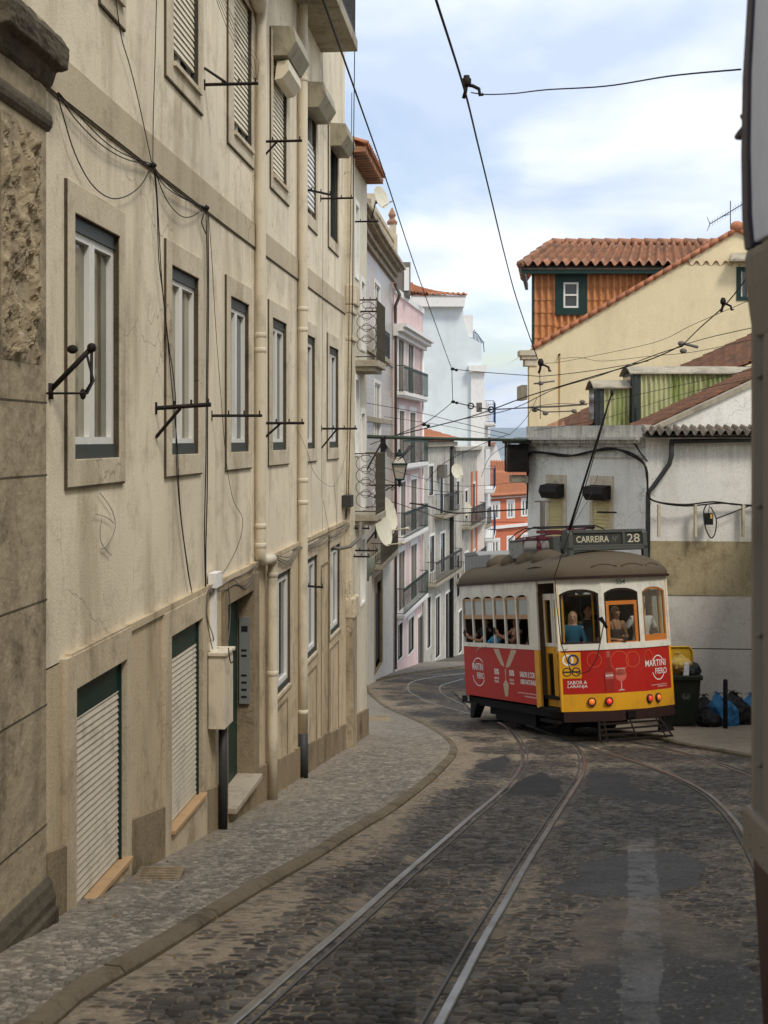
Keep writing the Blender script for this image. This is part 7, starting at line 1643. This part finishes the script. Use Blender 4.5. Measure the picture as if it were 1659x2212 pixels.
# pole across the street
pl = empty('span_pole', P(795,945,31), 'long greenish horizontal pole across the street carrying insulators and wires', 'pole'); mb = MB(); mb.tube([P(790,943,26),P(960,948,29),P(1140,951,32.6)],.038,8); mb.build('pole_tube', M['verdigris'], pl, smooth=True)
mb = MB()
for x,y,Y in ((1057,952,31),(1093,955,32)): q = P(x,y,Y); mb.box(q.x-.03,q.x+.03,Y-.04,Y+.04,q.z-.14,q.z+.08)
for x,y,Y in ((828,965,26.6),): q = P(x,y,Y); mb.box(q.x-.06,q.x+.05,Y-.03,Y+.03,q.z-.12,q.z+.22)
mb.tube([P(828,950,26.6),P(800,1000,26.2),P(790,1020,26)],.02,5)
for k in range(4): mb.tube([P(830,955,26.7),P(838+k*3,985-k*2,27),P(860+k*4,995-3*k,27.2),P(885+k*3,962,27.6)],.008,4)
mb.build('pole_fittings', M['iron'], pl)
# clamps and insulators
def clamp(x, y, Y, label, dx=1, s=1.0):
    c = P(x,y,Y); mb = MB(); mb.lathe([(.035*s,-.05*s),(.045*s,-.03*s),(.045*s,.02*s),(.03*s,.03*s),(.03*s,.05*s)],c+Vector((0,0,.07*s)),10); mb.tube([c+Vector((0,0,.04*s)),c+Vector((-.01,0,-.03*s)),c+Vector((-.03*s,0,-.10*s))],.02*s,6)
    mb.tube([c+Vector((0,0,.03*s)),c+Vector((.06*s*dx,0,.02*s)),c+Vector((.12*s*dx,0,-.01*s)),c+Vector((.13*s*dx,0,-.07*s)),c+Vector((.16*s*dx,0,-.06*s))],.018*s,6)
    tag(mb.build('wire_clamp', M['iron'], None, smooth=True), label, 'insulator')
clamp(1008,190,12.6,'dark hooked insulator clamp on the contact wire high in the sky'); clamp(1562,660,20,'hooked insulator clamp on the wire before the yellow gable',1,1.0); clamp(1168,792,29.5,'hooked insulator clamp at the corner of the yellow house',1,1.5)
def barfit(pts, r, label, lumps=()):
    mb = MB(); mb.tube([P(*q) for q in pts], r, 6)
    for q in lumps: mb.ell(P(*q), (.07,.05,.05), None, 10, 6)
    tag(mb.build('wire_fitting', M['cableG'], None, smooth=True), label, 'wire fitting')
barfit([(1466,740,24),(1485,744,24),(1508,750,24)],.03,'two-armed clamp where the climbing wires meet',[(1472,742,24),(1476,758,24)])
barfit([(1153,829,30),(1175,826,30),(1198,823,30)],.022,'short insulator bar hanging before the yellow wall',[(1168,828,30)])
barfit([(1140,880,30.6),(1200,878,30.3),(1268,873,30)],.025,'long pale insulator bar with hooks',[(1155,886,30.6),(1178,892,30.4),(1258,868,30)])
barfit([(1160,885,30.4),(1180,890,30.4),(1240,888,30)],.016,'lower insulator bar with a rusty lump',[(1178,893,30.4),(1240,888,30)])
for x,y,Y,lb in ((1017,877,34,'small round ring insulator on the span wire, left one'),(1061,885,32,'larger round ring insulator on the span wire, right one')):
    c = P(x,y,Y); rr = 6*Y/F; mb = MB(); mb.tube([c+Vector((rr*math.cos(w),0,rr*math.sin(w))) for w in [i*math.pi/8 for i in range(17)]],.02,6); tag(mb.build('ring_insulator', M['cable'], None, smooth=True), lb, 'insulator')
mb = MB(); c = P(1035,880,33); mb.box(c.x-.07,c.x+.07,32.97,33.03,c.z-.12,c.z+.12); tag(mb.build('section_plate', M['cableG'], None), 'small square plate between the two ring insulators', 'insulator')
for x,y,Y,lb in ((978,797,36,'knot of clips where the slanting contact wire meets the span wire'),(979,868,36,'knot of clips at the foot of the vertical wire'),(916,917,31,'dark clip on the wire before the green balconies')):
    mb = MB(); c = P(x,y,Y); mb.ell(c,(.06,.05,.045)); mb.ell(c+Vector((.10,0,-.03)),(.05,.04,.04)); tag(mb.build('wire_knot', M['iron'], None, smooth=True), lb, 'wire fitting')
# cables lying on the long facade: wall points with a small stand-off
def wc(x, y, d=.035):
    u = pA.px(x); q = pA.at(u, d); return Vector((q.x,q.y,(CY-y)/F*q.y))
def facade_cable(lines, r, label, mat='cable', d=.035, name='facade_cable'):
    mb = MB()
    for l in lines: mb.tube(smooth_path([wc(x,y,d) for x,y in l], 5), r, 5)
    tag(mb.build(name, M[mat], None, smooth=True), label, 'cable')
facade_cable([[(113,200),(150,255),(205,310),(260,343),(318,357)],[(115,200),(160,250),(215,305),(262,335),(318,354)],[(112,205),(125,250),(150,330),(185,395),(225,427),(262,424),(295,400),(316,362)]], .0045, 'bundle of slack cables drooping under the string course to the first knot')
facade_cable([[(322,358),(350,395),(385,425),(437,448)],[(322,362),(345,400),(390,430),(437,450)],[(326,370),(350,430),(380,465),(405,468),(430,452)]], .0045, 'bundle of slack cables between the first and second knot')
facade_cable([[(240,0),(252,80),(270,140),(290,220),(318,350)],[(329,0),(326,120),(322,250),(321,350)]], .004, 'two thin cables hanging down from the top to the first knot')
facade_cable([[(323,362),(330,440),(334,560),(345,650),(355,740),(370,850),(372,980),(378,1080),(390,1180),(402,1260),(415,1310)],[(326,365),(332,450),(340,600),(352,720),(362,830),(374,960),(381,1100),(398,1230),(408,1290),(412,1330)]], .0045, 'pair of dark cables falling from the first knot past the second window')
facade_cable([[(437,452),(440,600),(438,850),(437,1000),(434,1150),(436,1275)],[(441,452),(443,620),(441,850),(440,1050),(437,1180),(437,1275)],[(434,460),(428,480),(437,505)]], .006, 'thick dark cables dropping straight from the second knot to the meter cabinet')
facade_cable([[(442,455),(450,560),(458,700),(470,860),(482,1000),(497,1080),(517,1120),(510,1170),(480,1230),(440,1275)]], .003, 'thin cable sweeping from the second knot out past the third window')
facade_cable([[(434,1280),(433,1330),(441,1380),(446,1402)],[(438,1275),(434,1330),(447,1375),(450,1400)],[(440,1275),(465,1265),(490,1250),(515,1240),(540,1222),(550,1205)],[(441,1278),(470,1275),(495,1262),(520,1262),(545,1215)],[(437,1276),(450,1258),(462,1262),(460,1275)],[(490,1250),(505,1262),(520,1270),(540,1240),(549,1210)],[(480,1262),(485,1320),(478,1390),(455,1400)]], .005, 'tangle of old cables over the door between the meter cabinet and the drainpipe', 'cableG', .06)
facade_cable([[(583,1203),(610,1212),(628,1195),(632,1182)],[(583,1200),(612,1203),(628,1188),(632,1180)],[(655,1180),(680,1170),(700,1155),(735,1140),(745,1130)],[(655,1183),(682,1178),(706,1162),(730,1150),(745,1135)],[(690,1156),(710,1160),(720,1150),(740,1128)],[(583,1206),(605,1218),(625,1206),(632,1185),(655,1178),(690,1160)]], .007, 'sagging cables along the ledge above the white ground-floor casements', 'cableG', .08)
facade_cable([[(440,1400),(442,1420),(446,1432),(452,1425),(450,1405)]], .006, 'small coil of cable hanging in front of the meter cabinet', 'cable', .24)
facade_cable([[(692,620),(691,800),(690,1000),(692,1150)],[(689,0),(693,300),(692,620)]], .003, 'thin vertical cable down the far part of the long facade', 'cableG')
facade_cable([[(615,922),(640,975),(655,1020),(680,1045),(702,1048),(720,1010),(732,950)],[(702,1048),(706,1100),(708,1160)],[(676,1080),(682,1110),(690,1150)]], .003, 'thin looped cable strung between the two far brackets', 'cableG', .15)
facade_cable([[(210,1065),(235,1100),(243,1140),(225,1180),(213,1185)],[(200,1110),(225,1118),(240,1130)],[(213,1120),(212,1170),(235,1200)]], .0025, 'wisp of loose thin wire below the first window', 'cableG', .02)
for x,y,lb in ((320,357,'dark knot where the drooping cables gather under the string course'),(437,449,'dark ring holding the cables left of the drainpipe')):
    mb = MB(); c = wc(x,y,.04); mb.ell(c,(.03,.03,.022)); mb.tube([c+Vector((0,.03*math.cos(w),.03*math.sin(w))) for w in [i*math.pi/6 for i in range(13)]],.005,4); tag(mb.build('cable_knot', M['cable'], None, smooth=True), lb, 'cable knot')
mb = MB()
for k in range(5): mb.tube([P(460+k*4,-20,10.3), P(490+k*6,60,11), P(520+k*10,120+k*3,11.8), P(548+k*2,172,12.2)],.0025,4)
tag(mb.build('clothes_line', M['cableG'], None), 'thin washing lines running back from the upper bracket over the roller shutters', 'washing line')

# dry leaves and litter swept against the wall and kerb
mb = MB(); rnd = random.Random(5)
for k in range(150):
    if rnd.random() < .6: Y = rnd.uniform(8,22); x = float(np.interp(Y,[3,8.38,10.87,13.27,15.55,20.4,25.5],[-2.54,-2.064,-1.843,-1.623,-1.397,-.901,-.366]))+abs(rnd.gauss(.10,.12))+.06; z = zgf(Y)+KH+.008
    else: Y = rnd.uniform(6,22); x = float(np.interp(Y,kY,kX))+abs(rnd.gauss(.08,.12))+.01; z = zgf(Y)+.03
    a = rnd.uniform(0,6.3); r = rnd.uniform(.010,.026); c_, s_ = math.cos(a), math.sin(a)
    mb.poly([(x+r*c_,Y+r*s_,z+rnd.uniform(0,.012)),(x-r*.5*s_,Y+r*.5*c_,z+rnd.uniform(0,.015)),(x-r*c_,Y-r*s_,z+rnd.uniform(0,.012)),(x+r*.5*s_,Y-r*.5*c_,z)])
tag(mb.build('dry_leaves', paint('dry_leaf', (.22,.14,.05), .8, .5)), 'dry leaves swept against the wall foot and the kerb', 'leaves', kind='stuff')
# =================================================================== the near tram, at the right edge
X0 = (1624-CX)/F; NY = 1.62
NTm = empty('tram', (1.3,0,-1.6), 'near tram seen only as a beige metal edge and belt rail along the right border', 'tram')
n_metal = paint('beige_tram_metal', (.17,.145,.115), .5, .7, scale=9, dc=(.12,.09,.06)); n_dark = paint('dark_maroon_panel', (.030,.006,.006), .3, .1); n_blue = paint('pale_blue_grey_fascia', (.55,.58,.66), .3, .2, scale=10); n_pur = paint('dark_purple_gutter', (.035,.030,.045), .4, .3)  # gutter and roof hook share one dark purple paint
px_ = lambda x, Y=NY: (x-CX)/F*Y
pz_ = lambda y, Y=NY: (CY-y)/F*Y
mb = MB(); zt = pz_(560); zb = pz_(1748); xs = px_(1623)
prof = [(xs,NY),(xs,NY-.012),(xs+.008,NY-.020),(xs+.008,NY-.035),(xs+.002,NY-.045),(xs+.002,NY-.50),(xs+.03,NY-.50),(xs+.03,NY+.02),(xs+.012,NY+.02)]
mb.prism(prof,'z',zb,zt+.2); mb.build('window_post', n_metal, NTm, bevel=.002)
mb = MB()
for k in range(7): mb = MB(); mb.ell((xs+.004,NY-.02,zb+.06+k*.16),(.004,.003,.003),None,8,5); mb.build('rivet', n_metal, NTm)
# belt: capping and rail
mb = MB(); xb = px_(1611)
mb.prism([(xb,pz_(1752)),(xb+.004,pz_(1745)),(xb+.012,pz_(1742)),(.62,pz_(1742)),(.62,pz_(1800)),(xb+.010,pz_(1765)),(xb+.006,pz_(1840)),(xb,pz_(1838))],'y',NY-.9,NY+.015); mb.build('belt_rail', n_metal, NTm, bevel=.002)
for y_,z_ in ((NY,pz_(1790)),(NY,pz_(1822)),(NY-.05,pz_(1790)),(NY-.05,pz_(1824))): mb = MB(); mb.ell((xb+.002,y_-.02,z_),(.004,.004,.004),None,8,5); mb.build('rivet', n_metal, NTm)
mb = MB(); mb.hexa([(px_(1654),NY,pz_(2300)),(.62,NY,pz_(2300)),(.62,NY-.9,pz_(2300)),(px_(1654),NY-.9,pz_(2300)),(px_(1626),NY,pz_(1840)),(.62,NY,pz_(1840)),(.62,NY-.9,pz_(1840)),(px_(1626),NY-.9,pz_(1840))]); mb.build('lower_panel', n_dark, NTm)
# roof edge with blue-grey fascia
def lo(pts, Y0, Y1, mat, name, w=.3):
    mb = MB(); mb.prism([(px_(x),pz_(y)) for x,y in pts]+[(px_(pts[-1][0])+w,pz_(pts[-1][1])),(px_(pts[0][0])+w,pz_(pts[0][1]))],'y',Y0,Y1); return mb.build(name, mat, NTm, bevel=.003)
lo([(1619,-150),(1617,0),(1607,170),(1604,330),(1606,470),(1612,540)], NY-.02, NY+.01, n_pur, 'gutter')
lo([(1624,-150),(1621,0),(1612,170),(1610,330),(1613,470),(1618,530)], NY-.2, NY-.021, n_blue, 'roof_fascia')
lo([(1612,542),(1608,560),(1610,620),(1618,680),(1626,730)], NY-.3, NY+.0, n_metal, 'roof_edge')
lo([(1660,0),(1650,170),(1640,330),(1630,420),(1628,540)], NY-.6, NY-.201, n_metal, 'inner_rail', .1)
mb = MB(); mb.tube([P(1609,280,1.63),P(1600,292,1.65),P(1592,296,1.66)],[.006,.0065,.004],8); mb.tube([P(1612,265,1.63),P(1604,250,1.64)],.004,6); mb.build('roof_hook', n_pur, NTm)
# rest of the car beside and behind us
mb = MB(); mb.box(.58,2.5,-6.5,NY-.02,-1.25,pz_(1840)); mb.box(.60,2.5,-6.5,NY-.35,pz_(1840),-.2); mb.box(.62,2.5,-6.5,NY-.6,.75,1.1); mb.box(1.5,2.5,-6.5,NY-.6,-.2,.75)
mb.build('car_body', n_metal, NTm)

# =================================================================== air, world, sun, camera
import os
if 1:
    mb = MB(); mb.box(-3500,3500,-40,8500,-75,160); hz = bpy.data.materials.new('haze'); hz.use_nodes = True; n = hz.node_tree.nodes; n.remove(n['Principled BSDF']); pv = n.new('ShaderNodeVolumePrincipled'); pv.inputs['Color'].default_value = (.72,.83,1,1); pv.inputs['Density'].default_value = .00012
    hz.node_tree.links.new(pv.outputs[0], n['Material Output'].inputs['Volume']); tag(mb.build('haze', hz), kind='stuff')
W = bpy.data.worlds.new('World'); SC.world = W; W.use_nodes = True; n = W.node_tree.nodes; l = W.node_tree.links; bg = n['Background']
SE, SR = math.radians(52), math.radians(146)     # sun elevation; rotation clockwise from +Y
sky = n.new('ShaderNodeTexSky'); sky.sky_type = 'NISHITA'; sky.sun_disc = False; sky.sun_elevation = SE; sky.sun_rotation = SR; sky.air_density = 1.2; sky.dust_density = 1.0
tc = n.new('ShaderNodeTexCoord'); sp = n.new('ShaderNodeSeparateXYZ'); l.new(tc.outputs['Generated'], sp.inputs[0])
def mth(op, a, b=None):
    m = n.new('ShaderNodeMath'); m.operation = op
    for i, v in enumerate((a,b)):
        if v is None: continue
        if isinstance(v,(int,float)): m.inputs[i].default_value = v
        else: l.new(v, m.inputs[i])
    return m.outputs[0]
zc = mth('ADD', mth('MAXIMUM', sp.outputs[2], 0), .12); cb = n.new('ShaderNodeCombineXYZ'); l.new(mth('DIVIDE',sp.outputs[0],zc), cb.inputs[0]); l.new(mth('DIVIDE',sp.outputs[1],zc), cb.inputs[1])
def nz(sc, det, rg, off, sx=(1,1,1)):
    mp = n.new('ShaderNodeMapping'); mp.inputs['Location'].default_value = off; mp.inputs['Scale'].default_value = sx; l.new(cb.outputs[0], mp.inputs['Vector']); q = n.new('ShaderNodeTexNoise'); q.inputs['Scale'].default_value = sc; q.inputs['Detail'].default_value = det; q.inputs['Roughness'].default_value = rg; q.inputs['Distortion'].default_value = .3; l.new(mp.outputs[0], q.inputs['Vector']); return q.outputs['Fac']
def rmp(f, stops):
    r = n.new('ShaderNodeValToRGB'); e = r.color_ramp.elements
    while len(e) < len(stops): e.new(.5)
    for i,(p,c) in enumerate(stops): e[i].position = p; e[i].color = (c,c,c,1) if isinstance(c,(int,float)) else (*c,1)
    l.new(f, r.inputs[0]); return r.outputs[0]
CL = 7.6
cover = rmp(nz(.75,7,.55,(3.1,1.7,0),(1,.55,1)), [(.30,.0),(.44,1.)])
shade = rmp(nz(1.5,6,.5,(8.3,2.2,0),(.8,.6,1)), [(.40,(CL*.56,CL*.66,CL*.84)),(.66,(CL*1.08,CL*1.10,CL*1.10))])
mx = n.new('ShaderNodeMix'); mx.data_type = 'RGBA'; l.new(cover, mx.inputs[0]); l.new(sky.outputs[0], mx.inputs[6]); l.new(shade, mx.inputs[7]); l.new(mx.outputs[2], bg.inputs[0]); bg.inputs[1].default_value = .115
sun = bpy.data.lights.new('sun','SUN'); sun.energy = 1.6; sun.angle = math.radians(14); sun.color = (1,.94,.84); so = bpy.data.objects.new('sun', sun); COL.objects.link(so)
sd = Vector((math.sin(SR)*math.cos(SE), math.cos(SR)*math.cos(SE), math.sin(SE))); so.rotation_euler = sd.to_track_quat('Z','Y').to_euler(); so.location = (0,0,30)
cam = bpy.data.cameras.new('camera'); co = bpy.data.objects.new('camera', cam); COL.objects.link(co); SC.camera = co
cam.sensor_fit = 'HORIZONTAL'; cam.sensor_width = 36; cam.lens = F/1659*36; cam.shift_y = -(1106-CY)/1659; cam.clip_start = .05; cam.clip_end = 12000; co.rotation_euler = (math.pi/2,0,0); cam.dof.use_dof = True; cam.dof.focus_distance = 22; cam.dof.aperture_fstop = 18
SC.view_settings.view_transform = 'Standard'; SC.view_settings.look = 'None'; SC.view_settings.exposure = .50; SC.view_settings.gamma = 1
SC.render.engine = 'CYCLES'
SC.cycles.max_bounces = 8; SC.cycles.volume_bounces = 0; SC.cycles.transparent_max_bounces = 12
